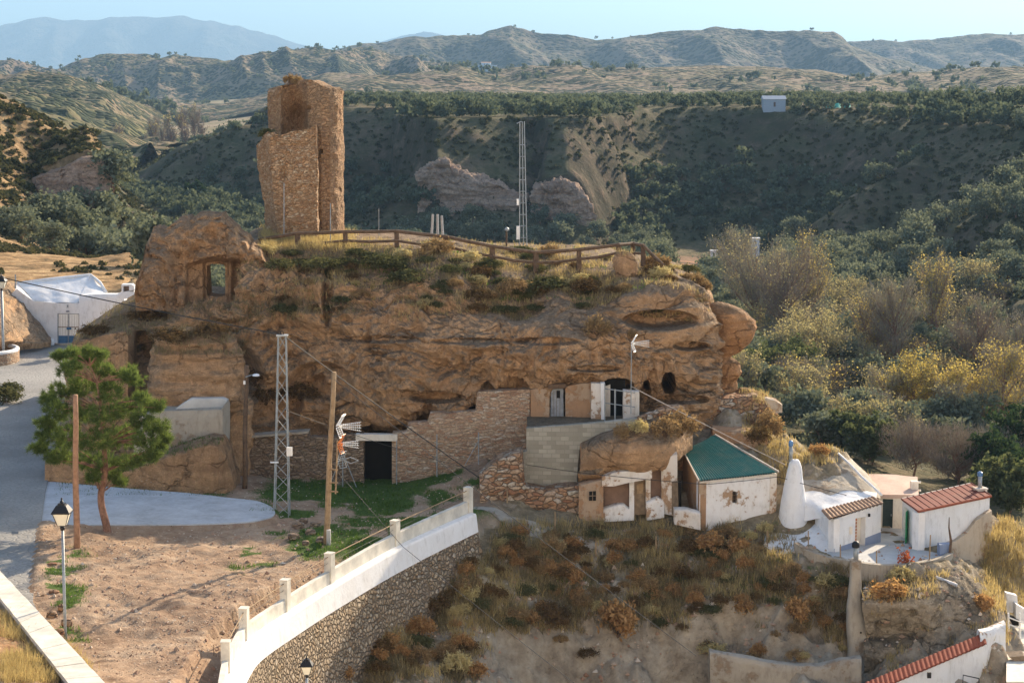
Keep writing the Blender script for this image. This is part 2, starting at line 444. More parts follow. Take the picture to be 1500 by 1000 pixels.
MT['cable'] = simple('cable_sheath', (0.05, 0.045, 0.04), 0.7)
MT['palecable'] = simple('pale_cable', (0.55, 0.47, 0.38), 0.7)
MT['lampglass'] = simple('opal_glass', (0.78, 0.74, 0.60), 0.3, 0.05)
MT['capblue'] = simple('blue_cap', (0.10, 0.22, 0.42), 0.4)
MT['conc'] = simple('concrete', (0.50, 0.49, 0.46), 0.9, 0.16, 1.2, 0, 0.3, 14)
MT['coping'] = simple('cream_coping', (0.66, 0.61, 0.51), 0.9, 0.30, 1.0, 0, 0.4, 14)
MT['netgreen'] = simple('green_net', (0.10, 0.50, 0.36), 0.8)
MT['farwhite'] = simple('far_white_wall', (0.72, 0.72, 0.70), 0.9, 0.05)
MT['farshed'] = simple('far_grey_wall', (0.46, 0.47, 0.48), 0.9, 0.08)
MT['farroof'] = simple('far_tile_roof', (0.45, 0.27, 0.18), 0.9, 0.1)
MT['redflower'] = m_leaf('red_leaves', [(0.42, 0.10, 0.05), (0.50, 0.18, 0.07)], 0.4)
MT['pipe'] = simple('grey_pipe', (0.46, 0.47, 0.48), 0.5)
MT['curtain'] = simple('orange_curtain', (0.50, 0.20, 0.09), 0.8)
# block wall
t = NT('concrete_block'); br = t.N('ShaderNodeTexBrick'); t.L(t.map(t.pos, (1, 1, 1), (math.pi / 2, 0, 0)), br.inputs['Vector'])
br.inputs['Color1'].default_value = (0.42, 0.39, 0.32, 1); br.inputs['Color2'].default_value = (0.27, 0.25, 0.20, 1); br.inputs['Mortar'].default_value = (0.25, 0.23, 0.185, 1)
br.inputs['Scale'].default_value = 1.0; br.inputs['Mortar Size'].default_value = 0.012; br.inputs['Brick Width'].default_value = 0.42; br.inputs['Row Height'].default_value = 0.21; br.inputs['Bias'].default_value = 0.1
c = t.mix(t.ramp(t.noise(1.2, 5, 0.6), [(0.4, 0.0), (0.7, 0.6)]), br.outputs[0], (0.30, 0.28, 0.225))
MT['block'] = t.pbr(c, 0.92, t.bump(t.math('SUBTRACT', t.noise(20, 4, 0.6), t.math('MULTIPLY', br.outputs[1], 1.5)), 0.4, 0.02), 0, 0.1)
# roofs
def m_sheet(name, col, rust, amt):
    t = NT(name)
    c = t.mix(t.ramp(t.noise(1.3, 7, 0.7), [(0.45, 0.0), (0.75, amt)]), col, rust)
    c = t.mix(t.ramp(t.noise(7, 4, 0.6), [(0.35, 0.4), (0.6, 0.0)]), c, tuple(k * 0.6 for k in col))
    return t.pbr(c, 0.8, t.bump(t.noise(9, 4), 0.2, 0.02), 0, 0.08)
MT['greenroof'] = m_sheet('green_corrugated', (0.035, 0.17, 0.155), (0.17, 0.22, 0.17), 0.8)
MT['redroof'] = m_sheet('red_roof_sheet', (0.22, 0.062, 0.042), (0.20, 0.085, 0.06), 0.8)
MT['tile'] = m_sheet('clay_tile', (0.38, 0.24, 0.155), (0.20, 0.14, 0.10), 0.9)
MT['redtile'] = m_sheet('red_clay_tile', (0.36, 0.105, 0.06), (0.24, 0.10, 0.065), 0.7)
MT['pinkroof'] = m_plaster('pink_screed', (0.62, 0.44, 0.34), (0.47, 0.31, 0.23))
# far hills: dry grass, bare earth and dots of scrub
def m_hill(name, grass, earth, scrub, sscale, dens=0.5, bump=0.6, bdist=1.0, big=0.01, flatdots=True):
    t = NT(name)
    n1 = t.noise(big, 6, 0.6); n2 = t.noise(big * 6, 6, 0.65)
    c = t.mix(t.ramp(t.math('ADD', t.math('MULTIPLY', n1, 0.6), t.math('MULTIPLY', n2, 0.4)), [(0.42, 0.0), (0.58, 1.0)]), grass, earth)
    d = t.voro(sscale, 'F1'); dm = t.math('ADD', d, t.math('MULTIPLY', t.math('SUBTRACT', t.noise(big * 3, 5, 0.6), 0.5), 1.6))
    m = t.ramp(dm, [(dens - 0.12, 1.0), (dens + 0.06, 0.0)])
    c = t.mix(m, c, t.mix(t.noise(sscale * 1.7, 3), tuple(k * 0.6 for k in scrub), scrub))
    h = t.math('ADD', t.math('MULTIPLY', m, t.math('SUBTRACT', 1.0, d)), t.math('MULTIPLY', n2, 0.8))
    return t.pbr(c, 0.95, t.bump(h, bump, bdist), 0, 0.05)
# ------------------------------------------------------------------ near ground (one height field)
def ctrl(lst): return [U(*p) for p in lst]
A_pts = ctrl([(130, 505, 147), (60, 520, 140), (20, 560, 128), (60, 690, 99), (200, 730, 94), (340, 722, 95.5), (300, 790, 85), (100, 700, 98),
              (553, 705, 101), (450, 702, 101), (620, 700, 101), (690, 680, 101), (770, 655, 100.7), (700, 698, 97.5), (705, 738, 95), (560, 750, 92),
              (640, 720, 96), (480, 797, 84), (415, 755, 90), (420, 830, 80.5), (95, 935, 70)])
A_xyz = [(-14, 64, -18.9), (-10, 64, -19), (-18, 78, -18.8), (-13, 74, -19.05), (-8.6, 76, -19.1), (-5, 86, -19.05), (-2.2, 90.5, -19.1), (-24, 100, -18.9), (-27, 120, -18.8), (-36, 150, -18.5),
         (-18, 90, -19), (-20, 128, -19), (0, 110, -19.3), (10, 110, -19.5), (-10, 120, -19.5), (30, 90, -20), (30, 120, -20), (5, 70, -19), (-30, 85, -18.5), (-22, 64, -17.2), (-18, 60, -17.6), (-30, 64, -16.5)]
B_pts = ctrl([(700, 768, 92.6), (760, 768, 93.2), (800, 768, 93.6), (900, 764, 95.2), (1000, 768, 94.8), (1060, 782, 93.6), (860, 772, 93.8), (960, 776, 93.8), (1110, 792, 93),
              (620, 862, 86.6), (582, 906, 83.4), (530, 957, 80.8), (505, 1003, 79), (640, 1000, 80.5), (640, 905, 84.8), (700, 850, 87.6), (700, 920, 84.8), (700, 1000, 82),
              (760, 800, 91.5), (760, 930, 86.4), (760, 1000, 85.2), (800, 850, 89.6), (800, 915, 87.6), (800, 1000, 85.8), (880, 800, 92.4), (900, 850, 90.3), (900, 930, 87.9), (900, 1000, 86.8),
              (1000, 800, 92.6), (1000, 850, 90.6), (1000, 930, 88.4), (1000, 1000, 87.3), (1100, 810, 91.9), (1100, 870, 90.0), (1100, 940, 87.6), (1100, 1000, 86.6),
              (1200, 828, 90.9), (1200, 880, 89.4), (1200, 935, 87.8), (1210, 975, 86.2), (1262, 838, 89.8), (1300, 850, 89.2), (1300, 880, 88.6), (1300, 930, 87.6), (1300, 975, 86),
              (1385, 838, 89.8), (1400, 870, 88.9), (1400, 925, 86.9), (1440, 880, 89), (1455, 930, 87), (1440, 1000, 84.5), (1340, 1000, 84.5),
              (1180, 792, 93.2), (1230, 700, 97.6), (1180, 705, 97), (1150, 650, 100.6), (1100, 610, 103.6), (1060, 590, 105), (1200, 665, 100.8), (1255, 692, 99.2), (1110, 645, 101),
              (1490, 950, 88.5), (1500, 900, 94), (1470, 790, 95.5), (1530, 840, 96)])
tz = -21.42
B_xyz = [tuple(G(px, py, tz)) for px, py in ((1215, 812), (1262, 822), (1300, 832), (1345, 828), (1385, 818), (1300, 800), (1340, 805), (1310, 785), (1240, 800))]
B_xyz += [(17.5, 97, tz), (21, 96, tz), (20, 99.5, -21.0), (17.5, 105, -22.5), (12.5, 110, -21.5), (20, 112, -25), (14, 118, -25), (24, 100, -22.3), (26, 108, -26), (30, 100, -25.5), (33, 120, -29), (6, 105, -18.6), (2, 98, -19.5), (-4, 98, -19.5), (-8, 70, -25), (4, 76, -27), (14, 78, -28.5), (28, 78, -28), (5, 118, -22), (-6, 118, -22)]
fA = tps([p[:2] for p in map(tuple, list(A_pts) + A_xyz)], [p[2] for p in list(map(tuple, A_pts)) + A_xyz], 0.3)
fB = tps([p[:2] for p in map(tuple, list(B_pts) + B_xyz)], [p[2] for p in list(map(tuple, B_pts)) + B_xyz], 0.05)
# plan of the white retaining wall, near end to far end: (px, py, Y) on the line where its parapet stands
WALL = [U(322, 1062, 61), U(333, 987, 66), U(360, 937, 70.5), U(419, 895, 74.6), U(487, 852, 78.8), U(582, 798, 84.2), U(688, 750, 90)]
WX = [p[0] for p in WALL] + [-1.5, -1.5]; WY = [p[1] for p in WALL] + [93, 130]
def wall_x(y): return np.interp(y, WY, WX)
gx = np.arange(-38, 35, 0.17); gy = np.arange(54, 150, 0.17)
GX, GY = np.meshgrid(gx, gy)
Q = np.stack([GX, GY], -1)
zA, zB = fA(Q), fB(Q)
P3 = np.stack([GX, GY, GX * 0], -1)
lot_rough = fbm(P3 * 0.9, 4, 3) * 0.10 + fbm(P3 * 3.5, 3, 8) * 0.05
hill_rough = fbm(P3 * 0.55, 4, 21) * 0.50 + ridged(P3 * 1.4, 3, 5) * 0.16 + fbm(P3 * 4, 3, 9) * 0.06
# flat parts stay flat: road, terrace floor, path
rdx, rdy = np.array([G(x, y, -18.95)[:2] for x, y in ((45, 885), (58, 780), (72, 700), (95, 600), (112, 545))]).T
right_edge = np.interp(GY, rdy, rdx)
flat_road = smooth(right_edge - GX, -0.2, 0.3)
lot_rough = lot_rough * (1 - flat_road)
terr = smooth(zB, tz - 0.25, tz + 0.05) * smooth(GX, 13.4, 14.4) * smooth(GY, 88.8, 89.6) * smooth(-GY, -98, -96.5) * (1 - smooth(zB, tz + 0.25, tz + 0.7))
wB = smooth(GX - wall_x(GY), 0.0, np.where(GY > 92.5, 1.6, 0.3))
zA2 = np.where(flat_road > 0.5, np.clip(zA, -19.15, -18.93), zA)
hill_rough = hill_rough * (1 - terr) * smooth(np.abs(zB + 20.45), 0.1, 0.8).clip(0.25, 1)
GZ = (zA2 + lot_rough) * (1 - wB) + (zB * (1 - terr) + tz * terr + hill_rough) * wB
SLAB = [(66, 704), (120, 709), (200, 716), (280, 722), (330, 728), (375, 733), (396, 741), (403, 750), (396, 757), (370, 763), (330, 766), (250, 768), (150, 768), (63, 766)]
def in_poly(x, y, poly):
    w = np.zeros(np.shape(x), bool); n = len(poly)
    for k in range(n):
        (x0, y0), (x1, y1) = poly[k][:2], poly[(k + 1) % n][:2]
        w ^= ((y0 > y) != (y1 > y)) & (x < (x1 - x0) * (y - y0) / (y1 - y0 + 1e-12) + x0)
    return w
_c = np.mean([G(x, y, -18.97)[:2] for x, y in SLAB], 0)
_big = [_c + (G(x, y, -18.97)[:2] - _c) * 1.05 for x, y in SLAB]
GZ = np.where(in_poly(GX, GY, _big), -19.02, GZ)
near_w = wall_x(GY) - GX
GZ = np.where((near_w > -.35) & (near_w < 1.3) & (GY < 92), np.minimum(GZ, np.interp(GY, WY[:7], [p[2] for p in WALL]) - .02 - 0.38 * (1 - smooth(near_w, .5, 1.3))), GZ)
for _k in ((GY - 112) * smooth(GX, 7, 10) * .35,): GZ = GZ - np.maximum(0, _k)
_pl = wB * smooth(-GZ, 22.8, 24.0) * smooth(GX, -2.5, -.5)
GZ = GZ + _pl * (ridged(np.stack([GX * .55 + .2 * GY, GY * .14, GX * 0], -1), 4, 91) * .55 + fbm(P3 * .8, 3, 92) * .45 - np.maximum(0, fbm(P3 * .6, 3, 95) - .1) * 1.1)
def ground_z(x, y):
    i = np.clip((np.asarray(x) - gx[0]) / 0.17, 0, len(gx) - 1.001); j = np.clip((np.asarray(y) - gy[0]) / 0.17, 0, len(gy) - 1.001)
    a, b = np.floor(i).astype(int), np.floor(j).astype(int); fx, fy = i - a, j - b
    return (GZ[b, a] * (1 - fx) + GZ[b, a + 1] * fx) * (1 - fy) + (GZ[b + 1, a] * (1 - fx) + GZ[b + 1, a + 1] * fx) * fy

# what grows where on it
PXg, PYg = proj(np.stack([GX, GY, GZ], -1))
nz_ = fbm(P3 * 0.5, 4, 40); nz2 = fbm(P3 * 1.1, 4, 43)
green = np.zeros_like(GX)
green = np.maximum(green, smooth(GY + nz_ * 1.5, 90.5, 93) * smooth(-GX, -0.2, 0.8) * smooth(GX, -13, -11) * smooth(nz_, -1.0, -0.25) * smooth(-GY, -103, -101.5))
green = np.maximum(green, smooth(PXg + nz_ * 30, 370, 420) * smooth(-PYg, -842, -800) * smooth(GX - wall_x(GY), -0.1, -0.5) * smooth(nz_, -0.45, 0.25))
green = np.maximum(green, smooth(PXg + 20 * nz_, 300, 350) * smooth(-(PXg), -430, -390) * smooth(PYg, 785, 805) * smooth(-PYg, -860, -815) * smooth(nz2, 0.0, 0.35) * 0.9)
green = np.maximum(green, smooth(PXg, 62, 70) * smooth(-PXg, -170, -95) * smooth(PYg, 785, 815) * smooth(-PYg, -980, -920) * smooth(nz2, 0.12, 0.4) * 0.9)
green = np.maximum(green, smooth(PXg, 70, 90) * smooth(-PXg, -345, -330) * smooth(PYg, 690, 700) * smooth(-PYg, -735, -722) * 0.7)
green = green * (1 - wB)
hillm = wB

pale = wB * smooth(-GZ + nz_ * .6, 23.5, 24.2) * smooth(GX, -2.5, -.5)        # the bare marl bed low on the hillside
def pale_at(p):
    i = int(np.clip((p[0] - gx[0]) / .17, 0, len(gx) - 1)); j = int(np.clip((p[1] - gy[0]) / .17, 0, len(gy) - 1)); return pale[j, i]
t = NT('near_ground')
ag, ah = t.attr('green'), t.attr('hill')
n1, n2, n3 = t.noise(0.35, 6, 0.6), t.noise(2.3, 7, 0.68), t.noise(9, 6, 0.7)
dirt = t.ramp(t.math('ADD', t.math('MULTIPLY', n1, 0.5), t.math('MULTIPLY', n2, 0.5)), [(0.36, (0.25, 0.155, 0.095)), (0.5, (0.37, 0.25, 0.16)), (0.62, (0.47, 0.345, 0.235))])
st = t.voro(5.5, 'F1'); stc = t.voro(5.5, 'F1', None, 'Color')
stm = t.math('MULTIPLY', t.ramp(st, [(0.2, 1.0), (0.3, 0.0)]), t.ramp(t.sep(stc)[0], [(0.55, 0.0), (0.6, 1.0)]))
dirt = t.mix(stm, dirt, t.mix(t.sep(stc)[1], (0.36, 0.20, 0.13), (0.58, 0.46, 0.34)))
grass = t.ramp(n3, [(0.3, (0.035, 0.06, 0.014)), (0.5, (0.07, 0.115, 0.025)), (0.7, (0.13, 0.17, 0.045))])
gm = t.ramp(t.math('ADD', ag, t.math('MULTIPLY', t.math('SUBTRACT', n3, 0.5), 1.8)), [(0.35, 0.0), (0.75, 1.0)])
lot = t.mix(gm, dirt, grass)
marl = t.ramp(t.math('ADD', t.math('MULTIPLY', t.noise(0.8, 6, 0.65), 0.55), t.math('MULTIPLY', n2, 0.45)), [(0.34, (0.19, 0.145, 0.10)), (0.47, (0.32, 0.26, 0.185)), (0.62, (0.46, 0.39, 0.29))])
soil = t.ramp(n2, [(0.3, (0.13, 0.10, 0.06)), (0.5, (0.25, 0.195, 0.12)), (0.68, (0.36, 0.285, 0.175))])
steep = t.math('ADD', t.nz(), t.math('MULTIPLY', t.math('SUBTRACT', n1, 0.5), 1.1))
steep = t.math('ADD', steep, t.math('MULTIPLY', t.math('SUBTRACT', n2, 0.5), 0.5))
steep = t.math('SUBTRACT', steep, t.math('MULTIPLY', t.attr('pale'), .9))
hl = t.mix(t.ramp(steep, [(0.62, 0.0), (0.82, 1.0)]), marl, soil)
c = t.mix(ah, lot, hl)
h = t.math('ADD', t.math('ADD', n2, t.math('MULTIPLY', n3, 0.5)), t.math('MULTIPLY', stm, 0.5))
nb = t.bump(h, 0.8, 0.12); nb = t.bump(t.noise(24, 5, 0.7), 0.4, 0.03, nb)
MT['ground'] = t.pbr(c, 0.95, nb, 0, 0.1)
ground = kind(mk('ground', np.stack([GX, GY, GZ], -1), gridF(*GX.shape), MT['ground'], None, True, {'green': green, 'hill': hillm, 'pale': pale}), 'structure')

# ------------------------------------------------------------------ lofted rock
SURF = []                                       # (verts, quads) of everything plants may stand on
SURF.append((np.stack([GX, GY, GZ], -1).reshape(-1, 3), gridF(*GX.shape)))
def rock_noise(P, n, amp=1.0, seed=0, strata=1.0):
    Ps = P * np.array([0.10, 0.10, 0.9])
    W = P + np.stack([fbm(P * .35, 2, seed + 50), fbm(P * .35, 2, seed + 51), fbm(P * .35, 2, seed + 52)], -1) * .9
    rg = .22 + .78 * smooth(fbm(P * np.array([.13, .13, .2]), 3, seed + 80), -.15, .40)      # broad smooth faces between broken ground
    d = fbm(P * 0.30, 3, seed) * 0.55 + ridged(W * 0.62, 4, seed + 5) * 0.22 * rg + fbm(P * 2.2, 4, seed + 9) * 0.10 * rg + strata * (fbm(Ps, 4, seed + 30) * 0.22 + np.abs(vnoise(Ps * 2.3, seed + 41)) * -0.14)
    d = d + ridged(W * np.array([.95, .95, .20]), 3, seed + 60) * 0.15 * strata * rg - np.maximum(0, fbm(W * 1.1, 4, seed + 63) - .2) * .6 * rg + ridged(W * 2.6, 3, seed + 66) * .07 * rg + fbm(P * 6.0, 2, seed + 68) * .035
    gr = np.abs(vnoise(W * np.array([.16, .16, 1.7]), seed + 71)); d = d - np.maximum(0, .10 - gr) * 3.2 * strata * smooth(vnoise(P * .35, seed + 73), -.1, .35)
    return P + n * (d * amp)[..., None]

stations = [  # px, then (py, Y) from the buried foot over the face, the brow and the top to the back
 (103, [(720, 112), (640, 110), (600, 109), (580, 108.6), (560, 108.6), (545, 109), (530, 109.6), (522, 110.5), (518, 114), (518, 118), (550, 124)]),
 (114, [(700, 106), (640, 105), (600, 104.6), (570, 104.6), (545, 104.8), (520, 105.2), (502, 106), (493, 107.5), (489, 112), (488, 118), (530, 126)]),
 (180, [(700, 104), (640, 103.4), (600, 103.4), (560, 103.4), (530, 103.8), (500, 104.4), (478, 105.6), (450, 108), (444, 113), (444, 120), (500, 128)]),
 (222, [(700, 103), (640, 102.6), (590, 102.8), (560, 103), (520, 103.6), (490, 104), (470, 104.6), (446, 107.2), (436, 112), (432, 119), (490, 128)]),
 (300, [(710, 103.6), (660, 103.2), (610, 103.6), (575, 103.4), (530, 104), (485, 104.3), (450, 105), (441, 107.5), (434, 113), (426, 119), (490, 130)]),
 (345, [(720, 104), (675, 103.6), (620, 104), (580, 103.8), (530, 104), (480, 104.4), (449, 105), (440, 107.5), (430, 113), (415, 119), (480, 130)]),
 (368, [(740, 104.6), (690, 104.2), (630, 104.8), (580, 104.4), (530, 104.2), (470, 104.6), (412, 105.6), (362, 109.2), (346, 115), (350, 122), (430, 132)]),
 (430, [(745, 105.4), (692, 105), (640, 105.6), (590, 105), (530, 104.4), (460, 104.6), (400, 106), (366, 110), (342, 116), (345, 124), (430, 135)]),
 (500, [(750, 104.8), (698, 104.5), (640, 105), (600, 104.4), (540, 103.6), (480, 103.6), (405, 105.2), (365, 109.5), (345, 116), (348, 124), (430, 135)]),
 (580, [(750, 103.8), (700, 103.6), (645, 104.2), (618, 102.6), (560, 102), (490, 102.5), (412, 104.6), (364, 109), (350, 116), (352, 124), (430, 134)]),
 (660, [(740, 103.2), (690, 103), (640, 103.6), (583, 102), (545, 101.5), (480, 102), (412, 104.2), (377, 108), (357, 115), (360, 123), (440, 132)]),
 (740, [(730, 102.7), (680, 102.5), (620, 103), (571, 101.5), (540, 100.6), (490, 100.8), (442, 103), (396, 107.4), (362, 115), (364, 123), (450, 131)]),
 (800, [(700, 102.2), (640, 102), (600, 102.4), (566, 101), (530, 100.3), (490, 100.5), (456, 102.5), (400, 106.8), (366, 114), (368, 122), (450, 130)]),
 (870, [(690, 101.8), (630, 101.6), (595, 101.9), (560, 100.6), (530, 100), (495, 100), (456, 102), (398, 106.4), (364, 113), (368, 121), (450, 129)]),
 (930, [(680, 101.6), (620, 101.5), (585, 101.6), (547, 100.6), (512, 100.2), (472, 100.8), (436, 102), (398, 105.6), (378, 112), (380, 120), (460, 129)]),
 (990, [(670, 101.6), (610, 101.5), (575, 101.6), (540, 100.8), (505, 100.6), (465, 101.2), (430, 102.3), (405, 105), (392, 110), (394, 117), (480, 127)]),
 (1022, [(660, 102), (600, 102), (570, 102.1), (540, 101.6), (505, 101.6), (466, 102), (434, 103), (420, 105), (412, 109), (414, 115), (480, 125)]),
 (1038, [(660, 104), (600, 103.6), (570, 103.5), (542, 103.3), (510, 103.6), (470, 103.8), (442, 104.4), (431, 106), (425, 109), (428, 114), (480, 122)]),
 (1044, [(660, 109), (600, 108.5), (570, 108), (542, 108), (515, 108), (482, 108), (458, 108), (446, 108.6), (440, 110), (442, 112), (490, 116)]),
]
Pc = np.array([[U(px, py, Y) for py, Y in prof] for px, prof in stations])
sp = np.array([s[0] for s in stations], float)
# even spacing along px
cols = np.linspace(sp[0], sp[-1], 620)
idx = np.interp(cols, sp, np.arange(len(sp)))
def catmull_at(P, t, a=0.42):
    m = len(P); i = np.clip(np.floor(t).astype(int), 0, m - 2); f = (t - i).reshape((-1,) + (1,) * (P.ndim - 1))
    p0, p1, p2, p3 = P[np.maximum(i - 1, 0)], P[i], P[i + 1], P[np.minimum(i + 2, m - 1)]
    return (2 * f**3 - 3 * f**2 + 1) * p1 + (f**3 - 2 * f**2 + f) * (p2 - p0) * a + (-2 * f**3 + 3 * f**2) * p2 + (f**3 - f**2) * (p3 - p1) * a
Pm = catmull_at(Pc, idx)                        # columns x control rows
rows_t = np.concatenate([np.linspace(0, 1, 14)[:-1], np.linspace(1, 8, 320)[:-1], np.linspace(8, 10, 40)])
Pm = catmull_at(np.swapaxes(Pm, 0, 1), rows_t)  # rows x columns
n = -normals_grid(Pm)
flip = np.sign((n * np.array([0, -0.6, 0.8])).sum(-1, keepdims=True)); n = n * np.where(flip == 0, 1, flip)
face = smooth(rows_t, 6.9, 5.6)[:, None] * smooth(rows_t, 0.5, 1.5)[:, None] if False else (1 - smooth(rows_t, 6.2, 7.2))[:, None]
amp = np.broadcast_to(0.22 + 0.95 * face, Pm.shape[:2])
Pm2 = rock_noise(Pm, n, 1.0, 11, 1.0)
Pm = Pm + (Pm2 - Pm) * amp[..., None]
px_, py_ = proj(Pm)
onface = (rows_t < 7)[:, None]
def carve(cx, cy, rx, ry, depth, pw=2.0, edge=0.55):
    global Pm
    r = ((np.abs(px_ - cx) / rx) ** pw + (np.abs(py_ - cy) / ry) ** pw)
    w = (1 - smooth(r, edge, 1.15)) * onface
    Pm[..., 1] += w * depth
carve(968, 469, 54, 15, 1.5); carve(1012, 507, 26, 7, 0.9); carve(1033, 528, 22, 15, 0.5)
carve(980, 561, 9, 15, 4.0, 2.5, 0.85); carve(947, 563, 4, 6, 2.0, 2, 0.8)
carve(290, 555, 100, 66, 2.4, 2, .15); carve(205, 545, 22, 60, 1.8, 3, .6); carve(555, 640, 34, 9, 1.8); carve(480, 430, 8, 50, 0.9); carve(640, 582, 40, 8, 0.8); carve(470, 560, 45, 30, 0.7)
carve(412, 590, 34, 40, 0.6, 2, .05); carve(800, 500, 50, 6, 0.5); carve(690, 500, 60, 5, 0.45); carve(905, 575, 24, 20, 1.4, 3, .8)
carve(560, 497, 60, 5, 0.45); carve(870, 540, 40, 5, 0.4); carve(1000, 585, 40, 7, 0.8)
hill = kind(mk('rock_hill', Pm, gridF(*Pm.shape[:2])[:, ::-1], MT['rock'], None, False), 'structure')
SURF.append((Pm.reshape(-1, 3).copy(), gridF(*Pm.shape[:2])))

def rough_wall(name, top, bot, Y, thick, mat, parent=None, amp=0.06, seed=1, step=2.5, rows=26, batter=0.0, rnd=0.12, surf=False, jag=0.0, freq=1.0, belly=0.0):
    """a weathered wall or rock block: front face between the lines bot and top, rounded over the top to its back; Y = (left, right) or list of (px, Y)"""
    tx, ty = np.array(top, float).T; bx, by = np.array(bot, float).T
    x0, x1 = max(tx[0], bx[0]), min(tx[-1], bx[-1])
    c = np.concatenate([[x0], np.arange(x0 + step * .5, x1, step), [x1]])
    Yc = np.interp(c, [x0, x1], Y) if not hasattr(Y[0], '__len__') else np.interp(c, *np.array(Y, float).T)
    T = np.interp(c, tx, ty); B = np.interp(c, bx, by)
    if jag: T = T + fbm(np.stack([c * 0.07, c * 0, c * 0], -1), 4, seed + 77) * jag
    v = np.linspace(0, 1, rows)
    P = np.empty((rows + 6, len(c), 3))
    for i, px in enumerate(c):
        for k in range(rows):
            py = B[i] + (T[i] - B[i]) * v[k]
            P[k, i] = U(px, py, Yc[i] + batter * v[k] + (rnd * max(0, (v[k] - 0.85) / 0.15) ** 2) - belly * math.sin(math.pi * min(1, v[k] * 1.15)))
    topz = P[rows - 1]
    for k, (a, dz) in enumerate(((0.3, 0.02), (0.6, 0.02), (0.9, 0.0), (1.0, -0.08))):
        P[rows + k] = topz + np.array([0, thick * a, dz])
    P[rows + 4] = P[rows - 1] + np.array([0, thick, 0]); P[rows + 4, :, 2] = (topz[:, 2] + P[0, :, 2]) / 2
    P[rows + 5] = P[0] + np.array([0, thick, 0])
    nn = normals_grid(P); s = np.sign((nn * np.array([0, -1, 0.7])).sum(-1, keepdims=True)); nn = nn * np.where(s == 0, 1, s)
    d = fbm(P * 0.7 * freq, 3, seed) * 1.1 + fbm(P * 2.6 * freq, 3, seed + 3) * 0.5 + fbm(P * 8, 2, seed + 6) * 0.16
    P = P + nn * (d * amp)[..., None]
    nr, nc = P.shape[:2]
    F = gridF(nr, nc).tolist()
    V = P.reshape(-1, 3).tolist()
    left = [r * nc for r in range(nr)]; right = [r * nc + nc - 1 for r in range(nr)]
    # close the two ends with strips between front and back
    for side, flipf in ((left, False), (right, True)):
        a, b = 0, nr - 1
        while b - a >= 2:
            q = (side[a], side[a + 1], side[b - 1], side[b]) if b - 1 > a + 1 else (side[a], side[a + 1], side[b], side[b])
            if len(set(q)) == 4:
                F.append(list(q if flipf else q[::-1]))
            a += 1; b -= 1
    o = mk(name, V, [f if len(set(f)) == 4 else f for f in F], mat, parent, False)
    if surf: SURF.append((np.array(V), np.array(F)))
    return o

# the eaten-out head of rock at the right end of the hill
def blob_rock(name, prof, Y, depth, mat, parent=None, amp=0.12, seed=3, n=72, surf=False, label=None, cat=None, sub=3, strata=0.5):
    """rings from top to bottom: (px centre, half width px, py)"""
    pr = catmull(np.array([(c, h, y) for c, h, y in prof], float), len(prof) * sub * 3)
    R = []
    for c, h, y in pr:
        ctr = U(c, y, Y); hw = max(0.02, h) / FPX * Y
        a = np.linspace(0, 2 * math.pi, n, endpoint=False)
        ca, sa = np.cos(a), np.sin(a)
        e = 0.82
        R.append(np.stack([ctr[0] + hw * np.sign(ca) * np.abs(ca) ** e, ctr[1] + (hw * depth) * np.sign(sa) * np.abs(sa) ** e, np.full(n, ctr[2])], -1))
    P = np.array(R)
    cen = P.mean(1, keepdims=True); nn = P - cen; nn /= np.linalg.norm(nn, axis=-1, keepdims=True) + 1e-9
    d = fbm(P * 0.8, 3, seed) * 1.2 + fbm(P * 2.7, 4, seed + 2) * 0.5 + fbm(P * np.array([.3, .3, 3.0]), 3, seed + 8) * strata
    P = P + nn * (d * amp)[..., None]
    F = gridF(len(P), n, True).tolist()
    V = P.reshape(-1, 3).tolist(); V.append(P[0].mean(0).tolist()); V.append(P[-1].mean(0).tolist())
    tF = [[len(V) - 2, (k + 1) % n, k, k] for k in range(n)]
    me = bpy.data.meshes.new(name)
    loc = wloc(parent) if parent is not None else Vector((0, 0, 0))
    faces = [tuple(f[::-1]) for f in F] + [(len(V) - 2, k, (k + 1) % n) for k in range(n)] + [(len(V) - 1, (len(P) - 1) * n + (k + 1) % n, (len(P) - 1) * n + k) for k in range(n)]
    me.from_pydata([(v[0] - loc[0], v[1] - loc[1], v[2] - loc[2]) for v in V], [], faces); me.validate()
    me.polygons.foreach_set('use_smooth', [True] * len(me.polygons)); me.materials.append(mat)
    o = bpy.data.objects.new(name, me); finish(o, parent, None)
    if surf: SURF.append((np.array(V[:-2]), np.array(F)))
    return o
oc = blob_rock('rock_outcrop', [(1050, 3, 441), (1056, 16, 446), (1064, 26, 455), (1072, 32, 470), (1074, 32, 486), (1070, 28, 501), (1066, 15, 514), (1060, 8, 522), (1066, 14, 532), (1071, 16, 546), (1067, 13, 556), (1066, 16, 570), (1063, 13, 584), (1062, 14, 600), (1060, 14, 640)], 105.0, 1.0, MT['orange_rock'], amp=0.13, seed=5)
tag(oc, 'overhanging orange rock head with a thin eroded neck at the right end of the cliff', 'rock')

